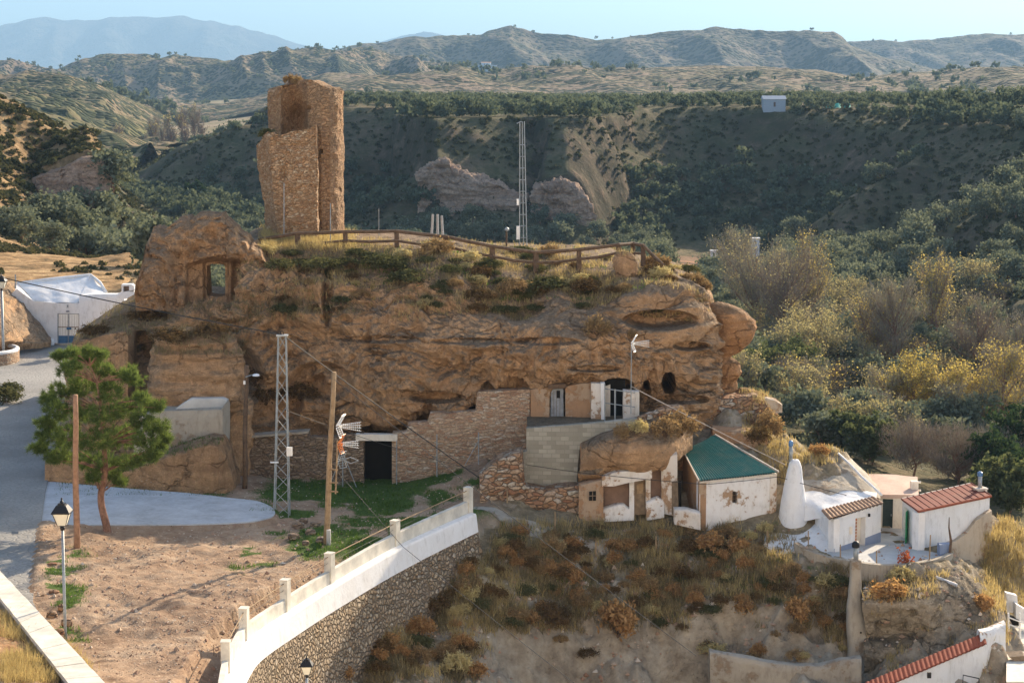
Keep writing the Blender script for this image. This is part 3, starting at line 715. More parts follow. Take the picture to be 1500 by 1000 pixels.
# ruined cave room with a window right through it, on the left shoulder of the hill
def ruin():
    tp = [(210, 372), (214, 362), (218, 346), (224, 337), (238, 335), (247, 329), (256, 322), (266, 318), (285, 315), (302, 311), (318, 311), (328, 317), (345, 330), (358, 345), (372, 356), (384, 366), (392, 378)]
    tx, ty = np.array(tp, float).T
    c = np.arange(198, 394, 1.5); rows = 88
    T = np.interp(c, tx, ty, left=390) + fbm(np.stack([c * .12, c * 0, c * 0], -1), 3, 4) * 4.0
    T = np.where(c < 214, 372 + (214 - c) * 3.4, T)
    Bt = np.full(len(c), 456.0)
    PXc = np.repeat(c[None], rows, 0); v = np.linspace(0, 1, rows)[:, None]
    PYc = T[None] + (Bt - T)[None] * v
    Yf = 106.0 + (440 - PYc) * 0.012
    Yf += -1.2 * smooth(PXc, 262, 232) * smooth(PYc, 350, 390)           # left buttress comes forward
    # niche: arch-topped recess
    arch = 378 + ((PXc - 322) / 60.0) ** 2 * 14
    niche = smooth(PXc, 270, 277) * (1 - smooth(PXc, 367, 374)) * smooth(PYc, arch - 4, arch + 6)
    Yf += niche * 1.7
    Yf += -0.55 * niche * (1 - smooth(PXc, 296, 302)) - 0.4 * niche * smooth(PXc, 332, 337) * (1 - smooth(PXc, 337, 346))
    edge = smooth(v, 0.0, 0.10); Yf += (1 - edge) * 0.8
    Fp = np.array([[U(PXc[i, j], PYc[i, j], Yf[i, j]) for j in range(len(c))] for i in range(rows)])
    nn = np.zeros_like(Fp); nn[..., 1] = -1
    dd = fbm(Fp * 0.9, 4, 9) * 0.50 + fbm(Fp * 3.2, 3, 4) * 0.15 + ridged(Fp * 1.3, 3, 2) * 0.16 + ridged(Fp * np.array([1.4, 1.4, .4]), 3, 6) * .12 + fbm(Fp * 7, 2, 5) * .05
    dd = dd * (1 - 0.93 * niche)
    Fp[..., 1] -= dd
    Bk = Fp.copy(); Bk[..., 1] = 109.6
    hole = (PXc > 304) & (PXc < 330) & (PYc > 387 + ((PXc - 317) / 13) ** 2 * 3) & (PYc < 433)
    nr, nc = Fp.shape[:2]; V = np.concatenate([Fp.reshape(-1, 3), Bk.reshape(-1, 3)]).tolist(); N0 = nr * nc
    F = []; cell = ~(hole[:-1, :-1] | hole[1:, 1:])
    for i in range(nr - 1):
        for j in range(nc - 1):
            a, b, d_, e = i * nc + j, i * nc + j + 1, (i + 1) * nc + j + 1, (i + 1) * nc + j
            if cell[i, j]:
                F.append((a, e, d_, b)); F.append((N0 + a, N0 + b, N0 + d_, N0 + e))
                for (ii, jj, p, q) in ((i - 1, j, a, b), (i + 1, j, d_, e), (i, j - 1, e, a), (i, j + 1, b, d_)):
                    if ii < 0 or jj < 0 or ii >= nr - 1 or jj >= nc - 1 or not cell[ii, jj]:
                        F.append((p, q, N0 + q, N0 + p))
    o = mk('ruined_cave_room', V, F, MT['ruin_rock'], None, False)
    return tag(o, 'ruined earth wall of an old cave room with a window hole through to the trees', 'ruin')
ruin()
# ------------------------------------------------------------------ tower ruin
def tower():
    b = thing('tower_ruin', 'tall broken rubble tower ruin standing at the end of the hilltop fence', 'tower', U(440, 335, 114))
    def shaft(name, plan, topf, zb, mat, amp, seed, rows=90, nper=150):
        """plan: closed list of (x, y); topf(px) gives the top z"""
        pl = np.array(plan, float); L = np.r_[0, np.cumsum(np.linalg.norm(np.roll(pl, -1, 0) - pl, axis=1))]
        s = np.linspace(0, L[-1], nper, endpoint=False); plc = np.vstack([pl, pl[:1]])
        X = np.interp(s, L, plc[:, 0]); Y = np.interp(s, L, plc[:, 1])
        tz_ = np.array([topf(x, y) for x, y in zip(X, Y)]) + fbm(np.stack([X * 1.7, Y * 1.7, X * 0], -1), 3, seed) * 0.16
        P = np.empty((rows, nper, 3))
        for k in range(rows):
            f = k / (rows - 1); P[k, :, 0] = X; P[k, :, 1] = Y; P[k, :, 2] = zb + (tz_ - zb) * f
        cx, cy = X.mean(), Y.mean()
        nn = np.stack([np.gradient(Y), -np.gradient(X)], -1); nn /= np.linalg.norm(nn, axis=1, keepdims=True) + 1e-9
        if (nn * np.stack([X - cx, Y - cy], -1)).sum() < 0: nn = -nn
        d = fbm(P * 0.8, 3, seed) * 0.9 + fbm(P * 3.0, 3, seed + 4) * 0.6 + fbm(P * 7.0, 2, seed + 8) * 0.35
        P[..., 0] += nn[None, :, 0] * d * amp; P[..., 1] += nn[None, :, 1] * d * amp
        return P
    def close(P, name, mat, capdrop=0.0, cap_in=()):
        nr, nc = P.shape[:2]; rings = [P]
        top = P[-1]; c = top.mean(0)
        for f, dz in cap_in or ((0.75, 0.05), (0.45, 0.12), (0.15, 0.15)):
            r = c + (top - c) * f; r[:, 2] = top[:, 2] * f + c[2] * (1 - f) + dz + fbm(np.c_[r[:, :2] * 2.2, r[:, 2] * 0], 2, 8) * 0.14; rings.append(r[None])
        A = np.concatenate(rings); nr = len(A)
        V = A.reshape(-1, 3).tolist(); V.append(A[-1].mean(0).tolist())
        F = gridF(nr, nc, True).tolist()
        me = bpy.data.meshes.new(name); L = b.location
        me.from_pydata([(v[0] - L.x, v[1] - L.y, v[2] - L.z) for v in V], [], [tuple(f) for f in F] + [((nr - 1) * nc + k, (nr - 1) * nc + (k + 1) % nc, len(V) - 1) for k in range(nc)])
        me.validate(); me.materials.append(mat); o = bpy.data.objects.new(name, me); finish(o, b, None); return o
    # high rear part: D-shaped plan, rounded to the right
    def W(px, Y): p = U(px, 250, Y); return (p[0], p[1])
    plan = [W(394, 116.5), W(413, 115.2), W(416, 115.9), W(432, 116.6), W(446, 116.2), W(452, 115.2), W(470, 114.8), W(484, 115.0), W(494, 115.6), W(501, 116.6), W(504, 118.0), W(501, 119.4), W(490, 120.4), W(460, 120.6), W(420, 120.6), W(396, 119.6)]
    zb = zof(440, 352, 116)
    tops = [(390, 136), (396, 133), (412, 130), (418, 126), (430, 121), (446, 118), (462, 119), (478, 124), (490, 127), (499, 131), (505, 135)]
    tpx, tpy = np.array(tops, float).T
    def topf(x, y):
        px = 750 + x / y * FPX; return zof(px, np.interp(px, tpx, tpy), y)
    P = shaft('tower_shaft', plan, topf, zb, None, 0.07, 3)
    # the broken hollow in the front, dark at its head
    qx, qy = proj(P)
    hol = np.exp(-(((qx - 433) / 12) ** 2 + ((qy - 168) / 15) ** 2) ** 1.2)
    P[..., 1] += hol * 0.75 * (P[..., 1] < 117.5)
    put = lambda cx, cy, r: np.exp(-(((qx - cx) / r) ** 2 + ((qy - cy) / r) ** 2) ** 2) * 0.5 * (P[..., 1] < 118)
    P[..., 1] += put(496, 279, 4) + put(470, 222, 2.5) + put(452, 160, 3)
    P[..., 1] -= 0.10 * np.exp(-((qy - 226) / 3.0) ** 2) * (qx > 460) * (P[..., 1] < 118)
    close(P, 'tower_shaft', MT['tower_old'])
    # lower front part with its broken corner
    plan = [W(378, 113.6), W(396, 112.2), W(410, 112.1), W(430, 112.3), W(446, 112.5), W(464, 112.8), W(465, 114.6), W(463, 116.2), W(430, 116.6), W(400, 116.4), W(380, 115.6)]
    tops = [(370, 222), (380, 214), (384, 204), (388, 196), (392, 193), (402, 193), (404, 197), (414, 196), (418, 193), (440, 191), (446, 188), (458, 186), (466, 187)]
    tpx2, tpy2 = np.array(tops, float).T
    def topf2(x, y):
        px = 750 + x / y * FPX; return zof(px, np.interp(px, tpx2, tpy2), min(y, 113.2))
    P = shaft('front_wall', plan, topf2, zof(425, 352, 112.3), None, 0.075, 14)
    qx, qy = proj(P)
    P[..., 0] += smooth(qy, 215, 345)[...] * (0.42 * smooth(-qx, -425, -380))     # leans out towards its head on the left
    P[..., 1] += 0.30 * np.exp(-(((qx - 415) / 3.5) ** 2 + ((qy - 256) / 8) ** 2)) + 0.12 * np.exp(-((qy - 213) / 2.5) ** 2) * (qx > 398)
    close(P, 'front_wall', MT['tower'], cap_in=((0.8, -0.15), (0.5, -0.35), (0.2, -0.3)))
tower()

# ------------------------------------------------------------------ fence on the hilltop
def post_mb(p0, p1, r, seed=0):
    m = MB(); m.path([p0, (Vector(p0) + Vector(p1)) / 2 + Vector((0.012, 0, 0)), p1], [r * 1.05, r, r * 0.96], 9); return m
def hill_fence():
    ps = [(381, 349, 372, 110), (436, 340, 372, 109.6), (506, 338, 366, 109.3), (581, 337, 367, 109), (653, 345, 374, 108), (721, 359, 390, 107.2), (785, 368, 400, 106.6), (848, 364, 394, 106.4), (906, 357, 382, 106.6), (927, 355, 382, 107.8), (942, 358, 382, 106.9), (970, 386, 398, 106.0)]
    b = thing('wooden_fence', 'dark round-timber post and rail fence along the grassy hilltop edge', 'fence', U(653, 372, 108))
    tops = []
    for px, a, c, Y in ps:
        wide = 0.125 if px in (653, 436, 721, 785) else 0.105
        post_mb(U(px, c + 8, Y), U(px, a, Y), wide * 1.25).build('post', MT['fencewood'], b)
        tops.append((px, a, c, Y))
    def rail(i, j, f, r, sag=0.02):
        p = [U(tops[k][0], tops[k][1] + f * (tops[k][2] - tops[k][1]), tops[k][3] - 0.10) for k in (i, j)]
        mid = (p[0] + p[1]) / 2 - np.array([0, 0, sag]); MB().path([p[0] + (p[0] - mid) * .04, mid, p[1] + (p[1] - mid) * .04], [r, r * 1.05, r * 0.95], 8).build('rail', MT['fencewood'], b)
    for i in range(9):
        if i == 8: continue
        rail(i, i + 1, 0.05, 0.09); rail(i, i + 1, 0.52 if i != 0 else 0.7, 0.075, 0.06)
    for i, j in ((8, 9), (9, 10), (10, 11)):
        rail(i, j, 0.05, 0.085)
        if j < 11: rail(i, j, 0.55, 0.06)
hill_fence()

# ------------------------------------------------------------------ masts and poles
def mast():
    b = thing('lattice_mast', 'slim grey ladder-like mast rising behind the hilltop fence', 'mast', U(766, 372, 116))
    l0, r0, l1, r1 = U(761, 372, 116), U(772, 372, 116), U(761.5, 178, 116), U(768, 178, 116)
    bk0, bk1 = U(767, 372, 116.35), U(765, 178, 116.25)
    m = MB()
    for p, q in ((l0, l1), (r0, r1), (bk0, bk1)): m.tube(p, q, 0.034, 0.026, 7)
    m.build('mast_leg', MT['galv'], b)
    m = MB()
    for py in range(212, 368, 17):
        f = (372 - py) / 194
        A, B, C = l0 + (l1 - l0) * f, r0 + (r1 - r0) * f, bk0 + (bk1 - bk0) * f
        m.tube(A, B, 0.026, None, 6); m.tube(B, C, 0.02, None, 5); m.tube(A, C, 0.02, None, 5)
    m.build('bracing', MT['galv'], b)
    MB().box(U(759, 341, 115.9), (0.2, 0.2, 0.75)).build('meter_box', MT['alu'], b)
    MB().box(U(758.5, 296, 115.9), (0.13, 0.15, 0.35)).build('meter_box', MT['alu'], b)
    MB().tube(U(757, 181, 116), U(764, 178, 116), 0.03).build('lamp_arm', MT['galv'], b)
mast()
b = thing('sensor_post', 'thin dark post with a round pale head beside the lattice mast', 'post', U(742, 372, 113))
MB().tube(U(742, 374, 113), U(742, 340, 113), 0.05).build('post', MT['fencewood'], b)
MB().lathe(U(742.5, 336, 113), [(0.02, -.13), (0.13, -.06), (0.13, .04), (0.03, .12)], 10).build('sensor_head', MT['galv'], b)
for k, (px, tp) in enumerate(((634, 314), (641, 314), (647, 316))):
    b = MB().tube(U(px + (px - 641) * .4, 362, 121), U(px, tp, 121), 0.085, 0.07).build('concrete_post', MT['conc'])
    tag(b, ['left pale concrete post of the three behind the hilltop fence', 'middle pale concrete post of the three behind the hilltop fence', 'right pale concrete post of the three behind the hilltop fence'][k], 'post', 'pale posts behind the hilltop fence')
for px, a, c, Y, lab in ((416, 268, 345, 111.7, 'thin grey pole against the front face of the tower'), (484, 298, 350, 110.5, 'thin grey pole at the right foot of the tower'), (555, 305, 352, 117, 'thin dark pole between the tower and the three pale posts')):
    tag(MB().tube(U(px, c + 4, Y), U(px, a, Y), 0.03, 0.025, 6).build('thin_pole', MT['galv']), lab, 'pole', 'thin poles on the hilltop')

def pylon():
    b = thing('lattice_pylon', 'grey steel lattice pylon carrying cables at the edge of the concrete slab', 'pylon', U(414, 755, 90))
    w0, w1 = 0.33, 0.17
    base, top = U(413, 757, 90), U(413.5, 492, 90)
    cor = lambda f, sx, sy: base + (top - base) * f + np.array([sx, sy, 0]) * (w0 + (w1 - w0) * f)
    for sx, sy in ((-1, -1), (1, -1), (1, 1), (-1, 1)):
        MB().tube(cor(-0.02, sx, sy), cor(1, sx, sy), 0.030, 0.026, 5).build('leg', MT['galv'], b)
    m = MB(); nseg = 13
    for k in range(nseg):
        f0, f1 = k / nseg, (k + 1) / nseg
        for (a, c) in (((-1, -1), (1, -1)), ((1, -1), (1, 1)), ((1, 1), (-1, 1)), ((-1, 1), (-1, -1))):
            p, q = (a, c) if k % 2 == 0 else (c, a)
            m.tube(cor(f0, *p), cor(f1, *q), 0.015, None, 5)
    m.build('bracing', MT['galv'], b)
    m = MB(); m.box(top + np.array([0, 0, 0.03]), (0.5, 0.5, 0.06)); m.build('top_plate', MT['galv'], b)
    m = MB(); m.path([top + np.array([-.1, 0, 0]), top + np.array([-.06, 0, .2]), top + np.array([.03, 0, .22]), top + np.array([.08, 0, 0])], 0.02, 6); m.build('cable_hook', MT['black'], b)
    MB().box(U(424, 661, 89.6), (0.24, 0.2, 0.38)).build('meter_box', MT['alu'], b)
    MB().tube(U(396, 677, 89.7), U(408, 677, 89.7), 0.035).build('insulator', MT['alu'], b)
pylon()
def pole(name, label, x0, y0, x1, y1, Y, r, mat, cat='pole'):
    b = thing(name, label, cat, U(x0, y0, Y)); p, q = U(x0, y0 + 6, Y), U(x1, y1, Y)
    mids = [p + (q - p) * f + np.array([math.sin(f * 9) * 0.02, 0, 0]) for f in np.linspace(0, 1, 7)]
    MB().path(mids, [r * (1.15 - .3 * f) for f in np.linspace(0, 1, 7)], 10).build('pole_shaft', mat, b, True)
    return b
pole('wooden_pole', 'reddish wooden pole in front of the pine tree', 112.5, 815, 110, 578, 81.9, 0.125, MT['polered'])
pa = pole('antenna_pole', 'leaning wooden pole hung with several aerials beside the white wall', 477, 798, 489, 545, 84, 0.115, MT['pole'])
MB().box(U(481.5, 790, 83.85), (0.17, 0.17, 0.85)).build('stub_post', MT['conc'], pa)
MB().tube(U(491.5, 723, 83.8), U(494.5, 645, 83.8), 0.035).build('side_bracket', MT['pole'], pa)
for py in (687, 706, 719):
    MB().tube(U(483, py, 83.9), U(495, py + 1, 83.8), 0.03).build('side_bracket', MT['pole'], pa)
pl = pole('lamp_pole', 'dark timber pole with a lamp arm beside the plastered block', 358, 722, 361, 535, 97, 0.115, MT['fencewood'])
MB().path([U(360, 552, 96.9), U(366, 550, 96.8), U(372, 548, 96.7)], [0.03, 0.03, 0.02], 6).build('lamp_arm', MT['galv'], pl)
MB().lathe(U(375, 549, 96.7), [(0.05, 0.06), (0.16, 0.02), (0.18, -0.04), (0.05, -0.07)], 10).build('lamp_head', MT['alu'], pl)
MB().box(U(358, 560, 96.7), (0.10, 0.10, 0.17)).build('meter_box', MT['alu'], pl)

# aerials
def aerial(label, px, py, Y, mat, s=1.0, style='yagi', accent=None, mast_len=0):
    o = U(px, py, Y); b = thing('television_aerial', label, 'aerial', o)
    P = lambda x, y, z: o + np.array([x, y, z]) * s
    if style == 'yagi':
        m = MB()
        for k, (z0, z1) in enumerate(((0.10, 0.20), (0.04, 0.08), (-0.02, -0.05), (-0.08, -0.18))):
            m.tube(P(.12, 0, z0 * .6), P(1.0, -.15, z1), 0.014 * s, None, 5)
        m.build('boom', mat, b)
        m = MB()
        for k in range(9):
            x = .25 + k * .085
            for z in (0.085 + .08 * k / 9, 0.045, -.03, -.07 - .08 * k / 9): m.tube(P(x, -.14 - .02 * k, z), P(x, .10 - .02 * k, z), 0.010 * s, None, 4)
        m.build('element', mat, b)
        m = MB()
        for sgn, col in ((1, 0), (-1, 0)):
            q = [P(-.02, -.22, .05 * sgn), P(.10, .22, .05 * sgn), P(.26 if sgn < 0 else .32, .2, .46 * sgn), P(.12 if sgn < 0 else .22, -.22, .46 * sgn)]
            for a in range(4): m.tube(q[a], q[(a + 1) % 4], 0.022 * s, None, 5)
            for f in (0.2, 0.4, 0.6, 0.8):
                m.tube(Vector(q[0]).lerp(Vector(q[3]), f), Vector(q[1]).lerp(Vector(q[2]), f), 0.012 * s, None, 4)
            m.tube(Vector(q[0]).lerp(Vector(q[1]), .5), Vector(q[3]).lerp(Vector(q[2]), .5), 0.014 * s, None, 4)
        m.build('reflector_grid', accent or mat, b)
        MB().box(P(.14, 0, 0), (.12 * s, .10 * s, .10 * s)).build('junction_box', MT['orangepl'] if accent is MT['orangepl'] else mat, b)
    else:
        m = MB()
        q = [P(.15, 0, 0), P(.48, -.05, .12), P(.85, -.1, -.02), P(.52, -.05, -.16)]
        for a in range(4): m.tube(q[a], q[(a + 1) % 4], 0.018 * s, None, 5)
        m.build('loop_element', mat, b)
        m = MB()
        for sgn in (1, -1):
            q = [P(-.05, -.15, .04 * sgn), P(.2, .15, .04 * sgn), P(.3, .15, .36 * sgn), P(.05, -.15, .36 * sgn)]
            for a in range(4): m.tube(q[a], q[(a + 1) % 4], 0.016 * s, None, 5)
            for f in (0.33, 0.66):
                m.tube(Vector(q[0]).lerp(Vector(q[3]), f), Vector(q[1]).lerp(Vector(q[2]), f), 0.010 * s, None, 4)
        m.build('reflector_grid', mat, b)
    if mast_len:
        MB().tube(P(0, .05, -mast_len / s), P(0, .05, .1), 0.025, 0.022, 6).build('aerial_mast', MT['galv'], b)
    return b
aerial('white aerial, topmost on the leaning wooden pole', 494, 624, 83.7, MT['alu'], 1.0)
aerial('aerial with an orange grid on the leaning wooden pole', 496, 650, 83.7, MT['alu'], 0.85, 'yagi', MT['orangepl'])
aerial('grey loop aerial, lowest on the leaning wooden pole', 497, 673, 83.7, MT['galv'], 0.95, 'loop')
aerial('white aerial on a tall thin mast above the cave balcony', 925, 503, 97.0, MT['alu'], 0.85, 'yagi', None, 3.4)

# street lamps
def lamp(label, bx, by, tx, ty, Y, r=0.055, s=1.0):
    b = thing('street_lamp', label, 'street lamp', U(bx, by, Y))
    top = U(tx, ty, Y); p = U(bx, by + 4, Y)
    MB().path([p, p + np.array([0, 0, .5]), top], [r * 1.25, r, r * 0.85], 12).build('lamp_post', MT['galv'], b, True)
    q = lambda h, z: [top + np.array([sx * h * s, sy * h * s, z * s]) for sx, sy in ((-1, -1), (1, -1), (1, 1), (-1, 1))]
    m = MB(); m.lathe(top, [(0.07 * s, -.1 * s), (0.09 * s, 0), (0.06 * s, 0.05 * s), (0.12 * s, .06 * s), (0.12 * s, 0.09 * s)], 10); m.build('lantern_base', MT['black'], b)
    m = MB(); m.hexa(q(.14, .09), q(.27, .52)); m.build('lantern_glass', MT['lampglass'], b)
    m = MB()
    for a, c in zip(q(.145, .09), q(.275, .52)): m.tube(a, c, 0.014 * s, None, 4)
    m.build('lantern_frame', MT['black'], b)
    m = MB(); m.hexa(q(.32, .52), q(.32, .56)); m.hexa(q(.315, .562), q(.17, .80)); m.hexa(q(.12, .802), q(.12, .86)); m.lathe(top + np.array([0, 0, .86 * s]), [(.05 * s, 0), (.07 * s, .05 * s), (.02 * s, .12 * s), (.04 * s, .15 * s), (.01 * s, .2 * s)], 8)
    m.build('lantern_roof', MT['black'], b)
lamp('black lantern on a tall grey post at the edge of the dirt lot', 96, 938, 91.5, 772, 70.0)
lamp('black lantern showing only its head above the bottom edge, before the cobbled wall', 449, 1060, 449.5, 989, 62.0, 0.05, 0.62)
lamp('black lantern at the left edge beside the upper road', 5, 517, 2.5, 424, 138.0, 0.09, 1.05)

# cables
def cable(name, pts, r, mat, sag, label):
    P = [np.array(p, float) for p in pts]; out = []
    for a, c in zip(P[:-1], P[1:]):
        for f in np.linspace(0, 1, 15)[:-1 if c is not P[-1] else None]:
            out.append(a + (c - a) * f - np.array([0, 0, sag * 4 * f * (1 - f) * np.linalg.norm(c - a) / 20]))
    return tag(MB().path(out, r, 5).build(name, mat), label, 'cable')
ptop = U(413.5, 490, 90)
cable('overhead_cable', [U(-60, 392, 97), ptop], 0.026, MT['cable'], 0.12, 'black overhead cable crossing from the left edge to the lattice pylon')
cable('overhead_cable', [ptop, U(720, 712, 96)], 0.028, MT['cable'], 0.12, 'black overhead cable falling from the lattice pylon to the rubble wall')
cable('overhead_cable', [U(489, 555, 84), U(1020, 960, 60)], 0.012, MT['cable'], 0.06, 'thin dark cable from the aerial pole over the white wall and slope')
cable('overhead_cable', [U(494, 690, 84), U(590, 800, 80), U(880, 1030, 66)], 0.012, MT['cable'], 0.05, 'thin dark cable from the low bracket of the aerial pole over the cobbled wall')
cable('overhead_cable', [U(417, 600, 90), U(560, 650, 96), U(700, 690, 98)], 0.012, MT['cable'], 0.08, 'thin dark cable across the front of the cave doorway')
cable('overhead_cable', [U(925, 566, 97), U(1150, 680, 94.5)], 0.02, MT['palecable'], 0.08, 'pale cable from the cave balcony down over the green roof')
cable('overhead_cable', [U(770, 680, 95.3), U(860, 693, 94.6), U(1035, 709, 93.8), U(1140, 698, 94.9), U(1240, 725, 94)], 0.016, MT['cable'], 0.1, 'dark cable strung along the wall heads of the lower cave houses')
# ------------------------------------------------------------------ walls built against the rock
def slab(name, pts, Y, thick, mat, parent=None, dy=None):
    """flat panel: outline in pixels at distance Y (or per-point distances), thick metres deep"""
    ys = Y if hasattr(Y, '__len__') else [Y] * len(pts)
    return MB().prism([U(p[0], p[1], y) for p, y in zip(pts, ys)], (0, thick, 0)).build(name, mat, parent)
def quad_pts(a, b, c, d): return [a, b, c, d]

# rubble wall closing the big cave, with its black doorway
b = thing('rubble_cave_wall', 'pinkish rubble wall closing the big cave, with a black open doorway', 'wall', U(560, 705, 101))
rough_wall('wall_section', [(357, 642), (400, 638), (451, 634), (452, 641), (470, 640), (505, 637), (533, 634)], [(357, 712), (420, 712), (480, 712), (533, 712)], (101.3, 100.7), 0.7, MT['greyrubble'], b, 0.05, 4, rnd=0.04)
rough_wall('wall_section', [(575, 634), (596, 633), (598, 620), (628, 619), (630, 605), (668, 605), (670, 604), (697, 602), (699, 574), (740, 572), (776, 570)], [(575, 716), (610, 712), (690, 694), (776, 668)], (100.7, 100.4), 0.7, MT['infill'], b, 0.035, 6, rnd=0.04, rows=40)
slab('lintel', [(521, 636), (582, 637), (582, 646), (521, 645)], 100.45, 0.5, MT['cream'], b)
slab('door_jamb', [(574, 646), (580, 646), (579, 712), (574, 712)], 100.6, 0.5, MT['infill'], b)
MB().prism([U(530, 640, 101.6), U(580, 640, 101.6), U(580, 715, 101.6), U(530, 715, 101.6)], (0, .1, 0)).build('interior_backing', MT['shade_black'], b)  # black sheet painted as the shade inside the cave
# capping slab on the low left stretch
slab('coping', [(357, 639), (400, 635.5), (452, 631.5), (452, 634.5), (400, 638.5), (357, 642)], 101.0, 0.9, MT['greyplaster'], b)
# steel props and fence posts in front of it
for px, a, c, Y, lab in ((502, 650, 708, 99.2, 'grey steel fence post left of the black cave doorway'), (581, 645, 706, 99.6, 'grey steel fence post right of the black cave doorway'), (640, 636, 694, 99.5, 'grey steel fence post half way along the pink rubble wall'), (701, 633, 676, 99.2, 'grey steel fence post at the upper end of the pink rubble wall')):
    f = thing('fence_post', lab, 'post', U(px, c, Y), 'steel fence posts before the cave wall')
    MB().tube(U(px, c + 4, Y), U(px, a, Y), 0.035, None, 6).build('upright', MT['galv'], f)
    if px in (502, 701):
        for sgn in ((-1, 1) if px == 502 else (-1,)):
            MB().tube(U(px + sgn * 20, c + 5, Y - .1), U(px, a + 12, Y - .05), 0.025, None, 6).build('brace', MT['galv'], f)

# concrete block terrace wall with rubble below
tw = rough_wall('block_terrace_wall', [(771, 627), (830, 623), (890, 618), (933, 613)], [(771, 718), (846, 711), (848, 652), (890, 641), (933, 622)], (96.7, 96.3), 0.45, MT['block'], None, 0.012, 8, rnd=0.02, rows=20)
tag(tw, 'grey concrete block wall holding up the balcony of the upper caves', 'wall')
tag(slab('block_wall_plinth', [(762, 663), (772, 661), (772, 720), (766, 720)], 96.3, 0.5, MT['block']), 'narrow stepped end of the concrete block wall', 'wall')
tw = rough_wall('lower_rubble_wall', [(703, 696), (712, 688), (728, 674), (745, 668), (764, 662), (770, 712), (800, 716), (856, 710)], [(703, 744), (725, 754), (800, 758), (856, 762)], (95.3, 95.4), 1.6, MT['rubble'], None, 0.07, 12, rnd=0.12, rows=30, belly=0.15)
tag(tw, 'orange rubble wall bulging below the concrete block wall', 'wall')
# fill behind the terrace wall: the balcony floor
top_pts = [U(772, 627, 97.0), U(934, 614, 96.6), U(1000, 606, 98.5), U(1000, 606, 102.5), U(772, 620, 103)]
zt = -16.45
kind(MB().prism([(p[0], p[1], zt) for p in top_pts], (0, 0, -3.6)).build('balcony_floor', MT['grey_rock']), 'structure')

# front of the upper caves
b = thing('upper_cave_front', 'crumbling plastered front of two caves on the balcony above the block wall', 'house', U(860, 622, 100.5))
rough_wall('wall_section', [(777, 571), (790, 568), (805, 569)], [(777, 634), (805, 632)], (100.3, 100.2), 0.5, MT['earth'], b, 0.03, 3, rnd=.03, step=1.5)
rough_wall('wall_section', [(828, 566), (850, 562), (866, 560), (868, 562)], [(828, 632), (868, 628)], (100.2, 100.0), 0.5, MT['earth'], b, 0.03, 5, rnd=.03, step=1.5)
rough_wall('pier', [(866, 561), (886, 562)], [(866, 627), (886, 625)], (99.6, 99.5), 0.6, MT['worn_more'], b, 0.015, 7, rnd=.03, step=1.5)
rough_wall('pier', [(913, 572), (936, 574)], [(913, 622), (936, 620)], (99.3, 99.4), 0.6, MT['worn_more'], b, 0.015, 9, rnd=.03, step=1.5)
slab('white_jamb', [(880, 561), (886, 561), (886, 626), (881, 626)], 99.35, 0.5, MT['white'], b)
slab('white_jamb', [(931, 574), (936.5, 574), (936.5, 621), (931, 621)], 99.3, 0.5, MT['cream'], b)
d = slab('door', [(807, 570), (825, 569), (826, 630), (806, 631)], 100.35, 0.08, MT['bluegrey'], b)
slab('hatch', [(815.5, 572), (820.5, 572), (820.5, 583), (815.5, 583)], 100.33, 0.03, MT['shade_black'], d)
m = MB()
for x in (811, 815, 820): m.prism([U(x, 572, 100.34), U(x + .5, 572, 100.34), U(x + .5, 630, 100.34), U(x, 630, 100.34)], (0, .02, 0))
m.build('board_joint', MT['fencewood'], d)
slab('lintel', [(803, 563), (829, 562), (830, 568), (803, 569.5)], 100.0, 0.4, MT['fencewood'], b)
MB().prism([U(884, 556, 100.6), U(916, 556, 100.6), U(916, 632, 100.6), U(884, 632, 100.6)], (0, .1, 0)).build('interior_backing', MT['shade_black'], b)  # black backing, the room's shade put into its colour
slab('inner_wall', [(886, 566), (894, 563), (894, 626), (886, 626)], 100.3, 0.1, MT['cream'], b)
gr = thing('steel_railing', 'pale steel railing across the open black doorway on the balcony', 'railing', U(900, 622, 98.8))
Yr = 98.6
for p, q in (((886, 569), (930, 575)), ((886, 590), (930, 596))): MB().tube(U(*p, Yr), U(*q, Yr), 0.028, None, 6).build('rail', MT['galv'], gr)
MB().tube(U(901, 570, Yr), U(901, 625, Yr), 0.045, None, 7).build('upright', MT['galv'], gr)
MB().tube(U(886, 562, Yr), U(886, 626, Yr), 0.03, None, 7).build('upright', MT['galv'], gr)
# curved low rubble parapet at the right end of the balcony
pw = rough_wall('curved_parapet', [(930, 614), (955, 606), (978, 597), (994, 593), (1004, 598), (1008, 608)], [(930, 626), (960, 626), (985, 630), (1008, 640)], (96.4, 97.4), 0.7, MT['rubble'], None, 0.05, 15, rnd=.06)
tag(pw, 'low curved rubble parapet at the right end of the balcony', 'wall')

# brown bulging rock over the lower cave house
def loft_rock(name, stations, mat, nc=160, nr=110, amp=0.5, seed=1, surf=True, strata=0.5, lab=None):
    Pc = np.array([[U(px + (q[2] if len(q) > 2 else 0), q[0], q[1]) for q in prof] for px, prof in stations])
    sp = np.array([s[0] for s in stations], float)
    Q_ = catmull_at(Pc, np.interp(np.linspace(sp[0], sp[-1], nc), sp, np.arange(len(sp))))
    Q_ = catmull_at(np.swapaxes(Q_, 0, 1), np.linspace(0, Pc.shape[1] - 1, nr))
    n_ = normals_grid(Q_); s = np.sign((n_ * np.array([0, -.6, .8])).sum(-1, keepdims=True)); n_ = n_ * np.where(s == 0, 1, s)
    Q_ = rock_noise(Q_, n_, amp, seed, strata)
    if surf: SURF.append((Q_.reshape(-1, 3).copy(), gridF(nr, nc)))
    return mk(name, Q_, gridF(nr, nc)[:, ::-1], mat, None, True)
